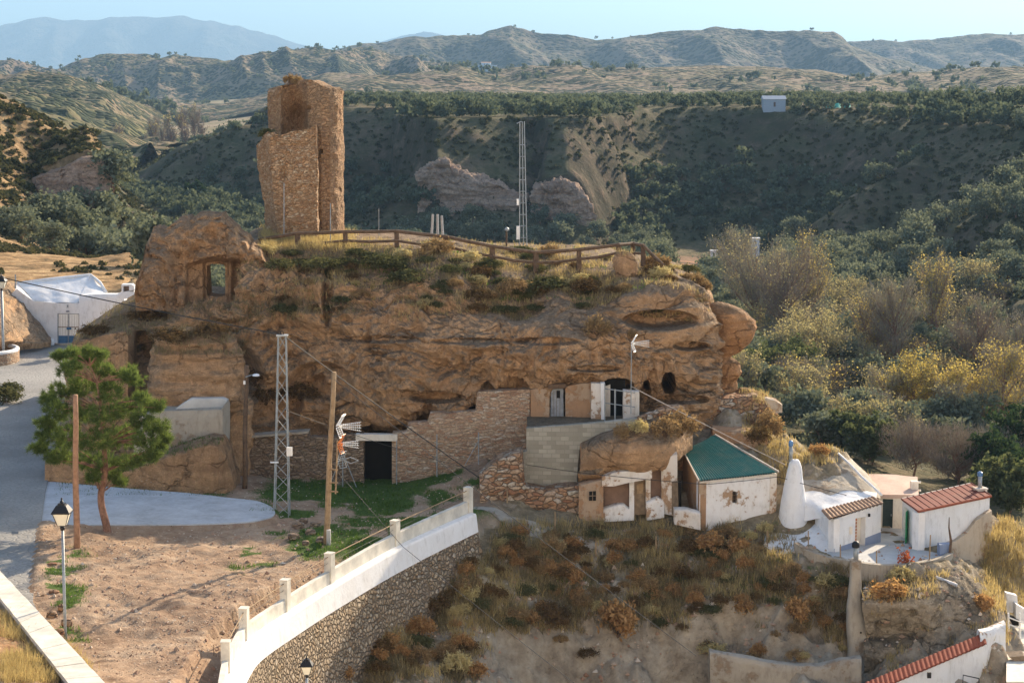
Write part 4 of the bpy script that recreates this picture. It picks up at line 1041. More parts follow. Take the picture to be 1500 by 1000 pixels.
lr = loft_rock('brown_rock', [
    (848, [(715, 97.2), (700, 96.2), (690, 95.6), (672, 95.6), (654, 96.0), (640, 97.2), (634, 99)]),
    (870, [(712, 97.4), (702, 96.0), (694, 95.2), (672, 94.8), (648, 95.2), (636, 96.6), (630, 99)]),
    (900, [(708, 97.5), (698, 95.9), (690, 95.0), (664, 94.4), (640, 95.0), (628, 96.6), (622, 99)]),
    (935, [(706, 97.6), (699, 95.9), (691, 94.9), (660, 94.4), (634, 95.2), (621, 97), (614, 99)]),
    (965, [(700, 97.8), (694, 96.2), (685, 95.2), (655, 94.9), (628, 95.8), (612, 97.2), (606, 99.5)]),
    (990, [(690, 98), (680, 96.6), (672, 95.8), (650, 95.8), (630, 96.5), (615, 98), (608, 100)]),
    (1012, [(690, 99), (668, 98), (655, 97.4), (640, 97.4), (626, 98), (612, 99.4), (606, 101)])], MT['rock'], 130, 110, 0.33, 31)
kind(lr, 'structure')
tag(rough_wall('cracked_pillar', [(850, 650), (862, 652), (870, 655), (886, 690)], [(850, 716), (866, 712), (886, 712)], (96.3, 95.9), 0.5, MT['earth'], None, 0.03, 3, step=1.5), 'brown rock pier with the dark cleft beside the block wall', 'rock')
tag(slab('cleft_shade', [(856, 656), (864, 655), (867, 680), (869, 712), (860, 712), (857, 690)], 95.75, 0.06, MT['shade_black']), 'tall narrow black strip painting the shade of a cleft beside the block wall', 'cleft')  # flat black strip stands in for the shade of a cleft

# lower abandoned cave house
b = thing('lower_cave_house', 'abandoned cave house front with peeling whitewash under the brown rock', 'house', U(930, 755, 95.5))
rough_wall('pillar_wall', [(848, 711), (866, 707), (884, 703)], [(848, 764), (884, 762)], (94.9, 94.8), 0.8, MT['earth'], b, 0.03, 2, rnd=.04, step=1.5)
w = slab('window', [(863, 720), (873, 719), (873, 733), (863, 733)], 94.72, 0.06, MT['shade_black'], b)
m = MB()
m.prism([U(867.6, 719.5, 94.70), U(868.6, 719.5, 94.70), U(868.6, 733, 94.70), U(867.6, 733, 94.70)], (0, .015, 0)); m.prism([U(863, 725.5, 94.70), U(873, 725.2, 94.70), U(873, 726.4, 94.70), U(863, 726.6, 94.70)], (0, .013, 0))
m.build('window_bars', MT['oldwood'], w)
rough_wall('white_overhang', [(882, 697), (900, 689), (920, 688), (940, 686), (955, 686)], [(882, 712), (900, 712), (916, 708), (936, 704), (955, 700)], (94.6, 94.7), 0.9, MT['worn_more'], b, 0.04, 22, rnd=.25, step=1.5)
slab('board_panel', [(885, 708), (925, 704), (925, 750), (885, 752)], 95.5, 0.08, MT['panelbrown'], b)
rough_wall('white_base', [(884, 745), (896, 741), (906, 738), (914, 738), (920, 743), (929, 745)], [(884, 764), (929, 762)], (95.1, 95.2), 0.4, MT['worn'], b, 0.03, 23, rnd=.1, step=1.5)
slab('white_jamb', [(922, 704), (929, 702), (929, 756), (922, 757)], 95.2, 0.3, MT['worn'], b)
d = slab('door', [(929, 704), (945, 701), (946, 753), (928, 754)], 95.4, 0.07, MT['oldwood'], b)
slab('door_panel', [(933, 709), (942, 707), (942, 722), (933, 723)], 95.37, 0.03, MT['pole'], d)
slab('jamb', [(946, 698), (953, 696), (953, 756), (946, 757)], 95.2, 0.3, MT['worn_more'], b)
slab('board_panel', [(953, 690), (972, 686), (972, 738), (953, 740)], 95.6, 0.08, MT['panelbrown'], b)
rough_wall('white_base', [(947, 735), (956, 731), (964, 729), (973, 735)], [(947, 762), (973, 758)], (95.0, 95.1), 0.4, MT['worn'], b, 0.03, 27, rnd=.1, step=1.5)
rough_wall('plaster_pier', [(969, 676), (975, 672), (984, 668), (992, 664)], [(969, 752), (992, 756)], (95.2, 94.9), 0.6, MT['worn_more'], b, 0.03, 28, rnd=.05, step=1.5)
d = slab('open_door', [(984, 705), (993, 704), (994, 752), (984, 754)], [95.0, 94.7, 94.7, 95.0], 0.06, MT['oldwood'], b)
slab('dark_gap', [(993, 704), (998, 704), (998, 750), (993, 752)], 94.9, 0.05, MT['shade_black'], b)

# green-roofed house
FL, FR, BR, BL = U(1025, 703, 94.2), U(1138, 691, 95.3), U(1046, 638, 100.2), U(1002, 661, 97.6)
b = thing('green_roof_house', 'small peeling white house with a rusty green corrugated roof', 'house', (*(FL + FR)[:2] / 2, zof(1080, 785, 94.7)))
def hwall(name, A, B, zb0, zb1, mat, holes=(), thick=0.35, parent=None, inward=None):
    """wall between top points A and B down to zb, with rectangular holes (u0, u1, v0, v1) in metres from A and from its base"""
    A, B = np.array(A, float), np.array(B, float); L = np.hypot(*(B - A)[:2]); u = (B - A) / L
    nrm = np.array([-u[1], u[0], 0.0]) * thick
    if inward is not None and np.dot(nrm[:2], np.array(inward)[:2] - A[:2]) < 0: nrm = -nrm
    cuts = sorted({0.0, L, *[h[0] for h in holes], *[h[1] for h in holes]})
    m = MB()
    zb = lambda x: zb0 + (zb1 - zb0) * x / L
    def seg(x0, x1, z00, z01, z10, z11):
        p0, p1 = A + u * x0, A + u * x1
        bt = [(p0[0], p0[1], z00), (p1[0], p1[1], z10), (p1[0] + nrm[0], p1[1] + nrm[1], z10), (p0[0] + nrm[0], p0[1] + nrm[1], z00)]
        tp = [(p0[0], p0[1], z01), (p1[0], p1[1], z11), (p1[0] + nrm[0], p1[1] + nrm[1], z11), (p0[0] + nrm[0], p0[1] + nrm[1], z01)]
        m.hexa(bt, tp)
    for x0, x1 in zip(cuts[:-1], cuts[1:]):
        t0, t1 = A[2] + (B[2] - A[2]) * x0 / L, A[2] + (B[2] - A[2]) * x1 / L
        hs = sorted([h for h in holes if h[0] <= x0 + 1e-6 and h[1] >= x1 - 1e-6], key=lambda h: h[2])
        lo0, lo1 = zb(x0), zb(x1)
        for h in hs:
            if h[2] > 0.01: seg(x0, x1, lo0, zb(x0) + h[2], lo1, zb(x1) + h[2])
            lo0, lo1 = zb(x0) + h[3], zb(x1) + h[3]
        seg(x0, x1, lo0, t0, lo1, t1)
    m.build(name, mat, parent)
    def put(u0, v0, off=0.0): p = A + u * u0 + nrm / thick * off; return np.array([p[0], p[1], zb(u0) + v0])
    return put, L
zb0, zb1 = zof(1028, 782, 94.2) - .1, zof(1140, 792, 95.3) - .1
cen = (FL + FR + BR + BL) / 4
hole = (1.66, 1.90, zof(1079, 729, 94.6) - zb0, zof(1079, 712, 94.6) - zb0)
put, L = hwall('front_wall', FL + [0, 0, -.06], FR + [0, 0, -.06], zb0, zb1, MT['worn'], [hole], 0.4, b, cen)
m = MB().prism([put(hole[0], hole[2], .16), put(hole[1], hole[2], .16), put(hole[1], hole[3], .16), put(hole[0], hole[3], .16)], (0, .04, 0)); w = m.build('window', MT['shade_black'], b)
m = MB()
for f in (.33, .66): m.tube(put(hole[0] + (hole[1] - hole[0]) * f, hole[2], .05), put(hole[0] + (hole[1] - hole[0]) * f, hole[3], .05), .012, None, 5)
for f in (.33, .66): m.tube(put(hole[0], hole[2] + (hole[3] - hole[2]) * f, .05), put(hole[1], hole[2] + (hole[3] - hole[2]) * f, .05), .012, None, 5)
m.build('window_bars', MT['fencewood'], w)
hwall('side_wall', BL + [-.05, 0, -.08], FL + [-.03, 0, -.08], zof(992, 760, 97.6), zb0, MT['earth'], [], 0.35, b, cen)
hwall('side_wall', FR + [0, 0, -.08], BR + [0.3, 0, -.08], zb1, zb1, MT['worn_more'], [], 0.35, b, cen)
nu, nv = 170, 10
R_ = np.empty((nv, nu, 3))
for i in range(nv):
    for j in range(nu):
        fu, fv = j / (nu - 1), i / (nv - 1)
        p = (FL * (1 - fu) + FR * fu) * (1 - fv) + (BL * (1 - fu) + BR * fu) * fv
        out = (1 - fv) * np.array([-0.05 * 0, -.12, -.02])
        R_[i, j] = p + out + np.array([0, 0, .03 + .028 * math.sin(fu * 2 * math.pi * 30) + 0.012 * math.sin(fu * 9 + fv * 5)])
rv = np.concatenate([R_.reshape(-1, 3), R_.reshape(-1, 3) - [0, 0, .025]])
mk('roof', rv, np.concatenate([gridF(nv, nu), gridF(nv, nu)[:, ::-1] + nv * nu]), MT['greenroof'], b, True)
MB().path([BR + [.05, 0, .05], (BR + FR) / 2 + [.06, 0, .03], FR + [.06, -.1, .03]], 0.055, 6).build('verge_board', MT['palecable'], b)
MB().path([BL + [-.05, 0, .02], (BL + FL) / 2 + [-.06, 0, .02], FL + [-.05, -.1, .0]], 0.045, 6).build('verge_board', MT['palecable'], b)
MB().path([FL + [0, -.03, -.10], (FL + FR) / 2 + [0, -.03, -.10], FR + [0, -.03, -.10]], 0.05, 6).build('eave_band', MT['cream'], b)
tag(rough_wall('low_bench_wall', [(988, 746), (1005, 746), (1026, 752)], [(988, 768), (1026, 776)], (94.0, 93.4), 0.7, MT['worn_more'], None, 0.03, 51, rnd=.05), 'low masonry bench against the left corner of the green-roofed house', 'bench')

# rubble walls above the green roof
tag(rough_wall('upper_rubble_wall', [(1024, 592), (1034, 583), (1060, 581), (1090, 580), (1108, 578), (1120, 586), (1128, 600)], [(1024, 640), (1050, 640), (1090, 640), (1128, 634)], (102.2, 102.6), 1.6, MT['rubble'], None, 0.06, 61, rnd=.2, batter=.5, surf=True), 'broken rubble wall above the green corrugated roof', 'wall')
tag(rough_wall('earth_bank_wall', [(1044, 628), (1070, 630), (1105, 632), (1124, 640)], [(1044, 652), (1080, 668), (1124, 692)], (100.6, 99.6), 1.2, MT['earth'], None, 0.06, 66, rnd=.2, surf=True), 'bare earth wall right behind the green corrugated roof', 'wall')
tag(blob_rock('rock_stub', [(1090, 4, 568), (1094, 14, 573), (1100, 24, 580), (1104, 28, 590), (1106, 30, 606)], 104.5, .8, MT['orange_rock'], amp=.12, seed=71, surf=True), 'low orange rock stub below the overhanging rock head', 'rock')
tag(rough_wall('white_patch_wall', [(1112, 588), (1122, 582), (1136, 584), (1146, 592)], [(1112, 598), (1128, 606), (1146, 604)], (103.2, 103.4), .5, MT['browncream'], None, .05, 68, rnd=.2), 'small pale plastered fragment on the crest above the green roof', 'wall fragment')

# white conical chimney
c0 = U(1160, 792, 95.0)
b = thing('conical_chimney', 'big white conical cave chimney beside the green-roofed house', 'chimney', c0)
zt = zof(1160, 673, 95) - c0[2]
prof = [(0.98, -.3), (0.92, 0.1), (0.80, zt * .25), (0.69, zt * .45), (0.57, zt * .65), (0.44, zt * .84), (0.33, zt * .95), (0.20, zt * 1.0), (0.08, zt * 1.005)]
pr = catmull(np.array(prof), 40); Rr = []
for r, z in pr:
    a = np.linspace(0, 2 * math.pi, 48, endpoint=False)
    Rr.append(np.stack([c0[0] + r * .88 * np.cos(a) + .02 * z, c0[1] + r * .88 * np.sin(a), np.full(48, c0[2] + z)], -1))
Rr = np.array(Rr); cn = Rr.mean(1, keepdims=True); nn = Rr - cn; nn /= np.linalg.norm(nn, axis=-1, keepdims=True)
Rr = Rr + nn * (fbm(Rr * 1.3, 3, 5) * .045)[..., None]
mk('chimney_body', Rr, gridF(40, 48, True), MT['white'], b, True)
MB().tube(U(1158.5, 676, 95), U(1158.5, 652, 95), .085, None, 12).build('flue_pipe', MT['galv'], b, True)
MB().lathe(U(1158.5, 652, 95), [(.10, -.04), (.11, .0), (.11, .16), (.09, .2), (.03, .24)], 12).build('flue_cap', MT['capblue'], b)
# its white foot and the curved ramp wall
cr = loft_rock('white_ramp', [
    (1120, [(806, 92.6), (796, 92.7), (788, 93.2), (781, 94.0), (778, 95)]),
    (1140, [(810, 92.3), (800, 92.5), (790, 93.1), (780, 94.0), (774, 95.5)]),
    (1166, [(816, 92.0), (805, 92.1), (794, 92.9), (782, 94.0), (775, 95.5)]),
    (1186, [(822, 91.7), (813, 91.8), (800, 92.6), (780, 93.7), (766, 95)]),
    (1202, [(826, 91.6), (819, 91.7), (806, 92.2), (784, 93.2), (764, 94.6)]),
    (1221, [(828, 91.7), (822, 91.8), (812, 92.0), (800, 92.4), (790, 93)])], MT['white'], 90, 60, 0.05, 44, True, 0.1)
tag(cr, 'sloping whitewashed ramp at the foot of the conical chimney', 'ramp')

# white house with a tiled eave
Cc, Cr_, Cl = U(1222, 760, 92.0), U(1291, 737, 94.1), U(1194, 754, 94.6)
zb = tz - .1
b = thing('tiled_eave_house', 'white cave house with a short tiled eave and a blue-grey plinth', 'house', (Cc[0] + 1, Cc[1] + 1.4, tz))
cen = np.array([Cc[0] + .5, Cc[1] + 4, 0])
L_ = np.hypot(*(Cr_ - Cc)[:2]); s_ = L_ / 69.0
hole = ((1253 - 1222) * s_, (1268 - 1222) * s_, 0.0, 1.5)
put, L = hwall('front_wall', Cc, Cr_, zb, zb, MT['white'], [hole], .35, b, cen)
hwall('side_wall', Cl, Cc + [-.02, 0, 0], zb, zb, MT['white'], [], .3, b, cen)
m = MB(); m.prism([put(hole[0] - .02, -.1, .3), put(hole[1] + .02, -.1, .3), put(hole[1] + .02, 1.55, .3), put(hole[0] - .02, 1.55, .3)], (0.05, .1, 0)); m.build('interior_backing', MT['cream'], b)
m = MB()
for k in range(9):
    m.prism([put(hole[0], .08 + k * .155, .17), put(hole[0] + .30, .08 + k * .155, .17), put(hole[0] + .30, .20 + k * .155, .17), put(hole[0], .20 + k * .155, .17)], (0.01, .02, 0))
m.build('striped_curtain', MT['curtain'], b)
m = MB(); m.prism([put(hole[1] - .02, 0, -.02), put(L, 0, -.02), put(L, .62, -.02), put(hole[1] - .02, .48, -.02)], (0.005, .03, 0)); m.prism([put(0, 0, -.02), put(hole[0] + .02, 0, -.02), put(hole[0] + .02, .42, -.02), put(0, .3, -.02)], (0.005, .03, 0)); m.build('plinth', MT['bluewash'], b)
MB().box(put(hole[1] + .18, 1.55, -.05), (.1, .1, .14)).build('wall_lamp', MT['black'], b)
MB().box(put(hole[0] - .35, 1.0, -.04), (.14, .08, .34)).build('meter_box', MT['cream'], b)
# eave tiles
ea = [Cc + [-.25, -.30, .02], Cr_ + [.1, -.28, .02], U(1280, 728, 95.0), U(1203, 748, 93.6)]
nu, nv = 120, 6
T_ = np.empty((nv, nu, 3))
for i in range(nv):
    for j in range(nu):
        fu, fv = j / (nu - 1), i / (nv - 1)
        T_[i, j] = (ea[0] * (1 - fu) + ea[1] * fu) * (1 - fv) + (ea[3] * (1 - fu) + ea[2] * fu) * fv + np.array([0, 0, .05 + .055 * abs(math.sin(fu * math.pi * 15)) - .02 * (i % 2)])
tv = T_.reshape(-1, 3)
mk('tiled_eave', np.concatenate([tv, tv - [0, 0, .05]]), np.concatenate([gridF(nv, nu), gridF(nv, nu)[:, ::-1] + nv * nu]), MT['tile'], b, False)
ur = loft_rock('white_roof_slope', [
    (1176, [(764, 94.6), (748, 94.7), (734, 94.9), (722, 95.6), (716, 97)]),
    (1194, [(760, 94.2), (748, 94.3), (738, 94.6), (718, 95.8), (713, 97)]),
    (1215, [(757, 93.4), (748, 93.8), (738, 94.7), (716, 96.0), (709, 97.2)]),
    (1238, [(752, 93.6), (742, 94.3), (731, 95.1), (714, 96.2), (707, 97.4)]),
    (1262, [(742, 94.4), (735, 94.9), (727, 95.6), (717, 96.4), (712, 97.4)]),
    (1284, [(736, 94.8), (731, 95.2), (727, 95.6), (723, 96.3), (720, 97.4)])], MT['white'], 110, 50, 0.05, 47, True, 0.1)
tag(ur, 'white domed roof slope above the tiled eave', 'roof slope')
gs = loft_rock('grey_roof_slope', [
    (1176, [(730, 95.6), (716, 96.0), (704, 96.6), (697, 97.4), (695, 99)]),
    (1196, [(728, 95.4), (712, 96.0), (700, 96.8), (692, 97.8), (690, 99)]),
    (1216, [(726, 95.4), (710, 96.2), (696, 97.2), (684, 98.4), (680, 100)]),
    (1234, [(718, 95.8), (700, 97.0), (684, 98.2), (668, 99.4), (662, 101)]),
    (1252, [(718, 96.0), (706, 96.8), (694, 97.6), (682, 98.6), (676, 100.4)]),
    (1272, [(722, 96.0), (714, 96.6), (706, 97.3), (698, 98.2), (694, 100)]),
    (1290, [(730, 95.4), (726, 96.0), (722, 96.6), (718, 97.4), (716, 99)])], MT['greyplaster'], 120, 60, 0.10, 52, True, 0.1)
tag(gs, 'bare grey rendered slope rising above the white cave roofs', 'roof slope')
MB_p = [U(1228, 666, 99.2), U(1245, 682, 98.2), U(1262, 700, 97.2), U(1280, 716, 96.2), U(1291, 727, 95.2)]
tag(MB().path([p + np.array([0, 0, .07]) for p in MB_p], .065, 8).build('white_verge', MT['white'], None, True), 'white rounded verge along the edge of the grey rendered slope', 'verge')

# pink flat-roofed house behind the patio
P0, P1, P2, P3_ = U(1287, 725, 97.2), U(1346, 726, 96.9), U(1344, 698, 101.0), U(1256, 694, 101.2)
b = thing('pink_roof_house', 'cream house with a flat pink roof and dark green door behind the patio', 'house', (*(P0 + P1)[:2] / 2, tz))
cen = (P0 + P2) / 2
L_ = np.hypot(*(P1 - P0)[:2]); s_ = L_ / 59.
put, L = hwall('front_wall', P0 - [0, 0, .06], P1 - [0, 0, .06], tz - .2, tz - .2, MT['cream'], [((1293.5 - 1287) * s_, (1308.5 - 1287) * s_, 0, 1.66)], .3, b, cen)
x0, x1 = (1293.5 - 1287) * s_, (1308.5 - 1287) * s_
d = MB().prism([put(x0, 0, .14), put(x1, 0, .14), put(x1, 1.66, .14), put(x0, 1.66, .14)], (0, .06, 0)).build('door', MT['darkgreen'], b)
MB().box(put(x1 - .07, .85, .12), (.04, .05, .1)).build('handle', MT['galv'], d)
hwall('side_wall', P1 - [0, 0, .06], P2 - [0, 0, .06], tz - .2, tz - .2, MT['cream'], [], .3, b, cen)
m = MB(); ns = 14
G_ = np.array([[(P0 * (1 - j / ns) + P1 * j / ns) * (1 - i / 8) + (P3_ * (1 - j / ns) + P2 * j / ns) * i / 8 for j in range(ns + 1)] for i in range(9)])
G_[..., 2] += fbm(G_ * .8, 2, 4) * .06 + .03
gv = G_.reshape(-1, 3); off = [0, 0, -.12]
mk('flat_roof', np.concatenate([gv, gv + off]), np.concatenate([gridF(9, ns + 1), gridF(9, ns + 1)[:, ::-1] + len(gv)]), MT['pinkroof'], b, True)
MB().hexa([P0 + [-.1, -.08, -.12], P1 + [.1, -.08, -.12], P1 + [.1, .08, -.12], P0 + [-.1, .08, -.12]], [P0 + [-.1, -.08, .06], P1 + [.1, -.08, .06], P1 + [.1, .08, .06], P0 + [-.1, .08, .06]]).build('roof_edge', MT['pinkroof'], b)
for py in (706, 718): MB().tube(U(1338, py, 98.5), U(1349, py, 98.4), .06, None, 8).build('drain_spout', MT['cream'], b)
MB().box(U(1339, 713, 98.3), (.35, .35, .6)).build('roof_pier', MT['cream'], b)

# red-roofed house at the right end
A0, A1, A2, A3 = U(1346, 749, 92.4), U(1450, 727, 95.6), U(1421, 709, 98.4), U(1322, 731.5, 95.3)
b = thing('red_roof_house', 'white house with a red sheet roof standing at the right end of the terrace', 'house', (*(A0 + A1)[:2] / 2, tz))
cen = (A0 + A2) / 2
put, L = hwall('front_wall', A0 - [0, 0, .06], A1 - [0, 0, .06], tz - .15, tz - .15, MT['white'], [], .35, b, cen)
hwall('side_wall', A1 - [0, 0, .06], A2 - [0, 0, .06], tz - 1.5, tz - 2.0, MT['worn_more'], [], .35, b, cen)
s_ = 1.0
Ld = np.hypot(*(A0 - A3)[:2])
h0 = (Ld * .16, Ld * .42, 0.0, 1.66)
put2, L2 = hwall('side_wall', A3 - [0, 0, .06], A0 - [0, 0, .06], tz - .15, tz - .15, MT['white'], [(Ld * .10, Ld * .36, 0, 1.7)], .3, b, cen)
hwall('back_wall', A3 - [0, 0, .06], A2 - [0, 0, .06], tz - .15, tz - 1, MT['white'], [], .3, b, cen)
MB().prism([put2(Ld * .10, 0, .2), put2(Ld * .36, 0, .2), put2(Ld * .36, 1.7, .2), put2(Ld * .10, 1.7, .2)], (.05, .02, 0)).build('door', MT['green'], b)
d = MB().prism([put2(Ld * .36, 0.02, -.02), put2(Ld * .36, 0.02, .03), put2(Ld * .36, 1.68, .03), put2(Ld * .36, 1.68, -.02)], (-.18, -.46, 0)).build('door_leaf', MT['green'], b)
m = MB()
up = np.array([0, 0, .05])
ov = lambda P, c: P + (P - c) * np.array([.03, .03, 0])
r0, r1, r2, r3 = (ov(P, cen) for P in (A0, A1, A2, A3))
m.hexa([p - up * .3 for p in (r0, r1, r2, r3)], [p + up for p in (r0, r1, r2, r3)])
rf = m.build('roof', MT['redroof'], b)
m = MB()
for k in range(13):
    f = k / 12; p, q = r0 + (r1 - r0) * f, r3 + (r2 - r3) * f
    m.tube(p + up * 1.1, q + up * 1.1, .032, None, 6)
m.build('roof_seam', MT['redroof'], rf)
MB().path([r0 + up * .4, r1 + up * .4], .06, 6).build('fascia', MT['redtile'], b)
MB().path([r3 + up * .4, r2 + up * .4], .05, 6).build('fascia', MT['cream'], b)
m = MB(); m.box(U(1435, 722, 96.8), (.52, .5, .42), .3); m.box(U(1435, 714.5, 96.8), (.6, .58, .07), .3); ch = m.build('chimney', MT['worn_more'], b)
MB().tube(U(1435.5, 716, 96.8), U(1435.5, 697, 96.8), .10, None, 12).build('flue_pipe', MT['galv'], ch, True)
MB().lathe(U(1435.5, 697, 96.8), [(.12, 0), (.13, .03), (.13, .18), (.05, .23)], 12).build('flue_cap', MT['capblue'], ch)
# old earth wall below its right half
tag(rough_wall('old_buttress_wall', [(1386, 798), (1400, 792), (1418, 778), (1430, 762), (1444, 752), (1453, 748)], [(1386, 838), (1410, 850), (1453, 872)], (93.2, 95.2), 1.4, MT['browncream'], None, .03, 81, rnd=.03, surf=True), 'old bare earth buttress under the right half of the red-roofed house', 'wall')
tag(rough_wall('blue_low_wall', [(1376, 798), (1384, 797), (1393, 797)], [(1376, 836), (1393, 832)], (91.2, 92.0), .5, MT['bluewash'], None, .02, 83, rnd=.05, step=1.5), 'short blue-grey wall stub at the right end of the patio', 'wall')
st_ = thing('dead_stake', 'dark crooked stake leaning against the white wall of the red-roofed house', 'stake', U(1392, 815, 91.6))
MB().path([U(1391, 812, 91.6), U(1393, 792, 91.7), U(1390, 772, 91.7), U(1390.5, 757, 91.8)], [.07, .06, .035, .02], 6).build('stake', MT['fencewood'], st_)

# patio: low curved edge wall, thin posts, red plant, debris
edge = [(1166, 797, 92.0), (1180, 806, 91.5), (1197, 813, 91.0), (1224, 822, 90.6), (1250, 829, 90.0), (1275, 835, 89.5), (1300, 838, 89.3), (1330, 836, 89.5), (1355, 830, 90), (1380, 822, 90.8), (1392, 815, 91.6)]
ep = catmull(np.array([U(*e) for e in edge]), 60)
m = MB()
for p, q in zip(ep[:-1], ep[1:]):
    dr = np.array([q[1] - p[1], -(q[0] - p[0]), 0]); dr /= np.linalg.norm(dr); w = dr * .14
    zt_ = max(p[2], tz) + .10
    m.hexa([(p - w) * [1, 1, 0] + [0, 0, tz - .7], (q - w) * [1, 1, 0] + [0, 0, tz - .7], (q + w) * [1, 1, 0] + [0, 0, tz - .7], (p + w) * [1, 1, 0] + [0, 0, tz - .7]][::-1],
           [(p - w) * [1, 1, 0] + [0, 0, zt_], (q - w) * [1, 1, 0] + [0, 0, zt_], (q + w) * [1, 1, 0] + [0, 0, zt_], (p + w) * [1, 1, 0] + [0, 0, zt_]][::-1])
tag(m.build('patio_kerb', MT['greyplaster']), 'low curved kerb wall round the edge of the patio', 'kerb')
pf = [(ep[k][0], ep[k][1]) for k in range(14, 60)] + [(19.2, 93.4), (19.4, 97.2), (17.0, 97.5), (16.6, 95.5), (14.6, 92.4)]
kind(MB().prism([(x, y, tz + .03) for x, y in pf], (0, 0, -.25)).build('patio_floor', MT['conc']), 'structure')
for px, c, a, Y, lab in ((1184, 800, 777, 92, 'thin stake at the ramp below the conical chimney'), (1231, 822, 797, 90.6, 'thin stake before the white wall with the blue-grey plinth'), (1284, 832, 806, 89.8, 'thin stake in the middle of the patio kerb'), (1361, 828, 783, 90.2, 'taller thin stake near the right end of the patio kerb'), (1124, 797, 777, 92.6, 'thin stake at the right corner of the green-roofed house')):
    tag(MB().tube(U(px, c + 3, Y), U(px + (2 if px == 1361 else 0), a, Y), .03, .026, 6).build('stake', MT['pole']), lab, 'stake', 'thin stakes round the patio')
rng = random.Random(5)
pb = thing('potted_shrub', 'small red-leaved shrub growing at the patio kerb', 'shrub', U(1326, 832, 89.7))
m = MB(); l_ = MB()
for k in range(16):
    p = Vector(U(1326, 833, 89.7)); q = p + Vector((rng.uniform(-.4, .4), rng.uniform(-.3, .3), rng.uniform(.4, .95))); m.tube(p, q, .012, .006, 4)
    for j in range(7):
        c_ = p.lerp(q, rng.uniform(.45, 1)) + Vector((rng.gauss(0, .05),) * 3); a = Vector((rng.gauss(0, 1), rng.gauss(0, 1), rng.gauss(0, 1))).normalized() * .05; bb = a.orthogonal().normalized() * .045
        l_.add([c_ - a - bb, c_ + a - bb, c_ + a + bb, c_ - a + bb], [(0, 1, 2, 3)])
m.build('stem_twigs', MT['fencewood'], pb); l_.build('foliage', MT['redflower'], pb)
tag(MB().tube(U(1371, 845, 88.6), U(1402, 857, 88.0), .075, None, 10).build('drain_pipe', MT['pipe']), 'grey pipe sticking out of the rock below the patio', 'pipe')

# chimney rising from the cave below
b = thing('tapered_chimney', 'tall tapering earth-coloured chimney with a black-capped pipe before the patio', 'chimney', U(1256, 945, 87.4))
blob_rock('chimney_body', [(1252, 5, 818), (1253, 8.5, 821), (1253, 9, 832), (1253, 9.5, 850), (1252, 11, 872), (1252, 13, 890), (1255, 15, 910), (1258, 17, 932), (1259, 20, 955), (1260, 24, 985)], 87.6, .95, MT['greyplaster'], b, .035, 91, 48, strata=.1)
MB().tube(U(1254, 822, 87.6), U(1253.5, 800, 87.6), .11, None, 12).build('flue_pipe', MT['galv'], b, True)
MB().lathe(U(1253.5, 800, 87.6), [(.13, -.05), (.17, -.02), (.17, .12), (.12, .2), (.05, .25)], 14).build('flue_cap', MT['black'], b)
MB().tube(U(1261, 926, 86.95), U(1261, 926, 87.3), .045, None, 10).build('vent_hole', MT['shade_black'], b)

# rock bluff below the patio
bl = loft_rock('rock_bluff', [
    (1266, [(990, 86.8), (955, 86.6), (935, 87.4), (905, 87.0), (885, 86.8), (872, 87.6), (856, 89.0), (846, 90.5)]),
    (1300, [(985, 86.6), (950, 86.4), (930, 87.6), (908, 86.9), (886, 86.3), (874, 86.9), (860, 88.4), (847, 90.3)]),
    (1340, [(985, 86.6), (948, 86.6), (925, 87.2), (900, 86.8), (884, 86.4), (868, 87.0), (852, 88.8), (840, 90.3)]),
    (1370, [(985, 86.4), (950, 86.2), (920, 86.5), (890, 86.6), (872, 87.0), (858, 87.8), (846, 89.2), (836, 90.6)]),
    (1400, [(990, 86.0), (960, 86.4), (925, 86.9), (895, 87.2), (870, 87.8), (852, 88.8), (838, 90.4), (826, 92)]),
    (1430, [(990, 85.6), (955, 85.9), (925, 86.4), (900, 87.0), (880, 87.8), (866, 89.0), (856, 91), (846, 93)]),
    (1456, [(995, 85.6), (965, 85.8), (940, 86.4), (915, 87.2), (896, 88.2), (884, 90), (876, 92), (866, 94)]),
    (1472, [(1000, 87.4), (975, 87.4), (955, 88), (935, 88.8), (918, 89.6), (906, 91), (896, 93), (884, 95)])], MT['grey_rock'], 190, 120, 0.42, 55, True, 0.8)
kind(bl, 'structure')

# lower walls along the bottom right
cw = rough_wall('pale_earth_wall', [(1040, 955), (1070, 960), (1140, 972), (1200, 974), (1236, 966), (1262, 964)], [(1040, 1040), (1262, 1040)], (86.0, 84.6), .6, MT['greyplaster'], None, .04, 95, rnd=.1)
tag(cw, 'pale rendered wall along the bottom edge below the hillside', 'wall')
b = thing('red_coping_wall', 'white garden wall topped with sloping red tiles at the bottom right', 'wall', U(1380, 990, 82))
cA, cB = U(1270, 1014, 80.6), U(1445, 940, 84.5)
hwall('white_wall', cA - [0, 0, .1], cB - [0, 0, .1], cA[2] - 3, cA[2] - 3, MT['white'], [], .35, b, (0, 200, 0))
nu = 110; C_ = np.empty((5, nu, 3)); dv = cB - cA
for i in range(5):
    for j in range(nu):
        C_[i, j] = cA + dv * j / (nu - 1) + np.array([0.0, -.10 + .16 * i, -.02 + .065 * i + .04 * abs(math.sin(j / (nu - 1) * math.pi * 27))])
cv = C_.reshape(-1, 3)
mk('tile_coping', np.concatenate([cv, cv - [0, 0, .06]]), np.concatenate([gridF(5, nu), gridF(5, nu)[:, ::-1] + len(cv)]), MT['redtile'], b, False)
MB().box(U(1361, 988, 81.9), (.16, .12, .24)).build('wall_lamp', MT['black'], b)
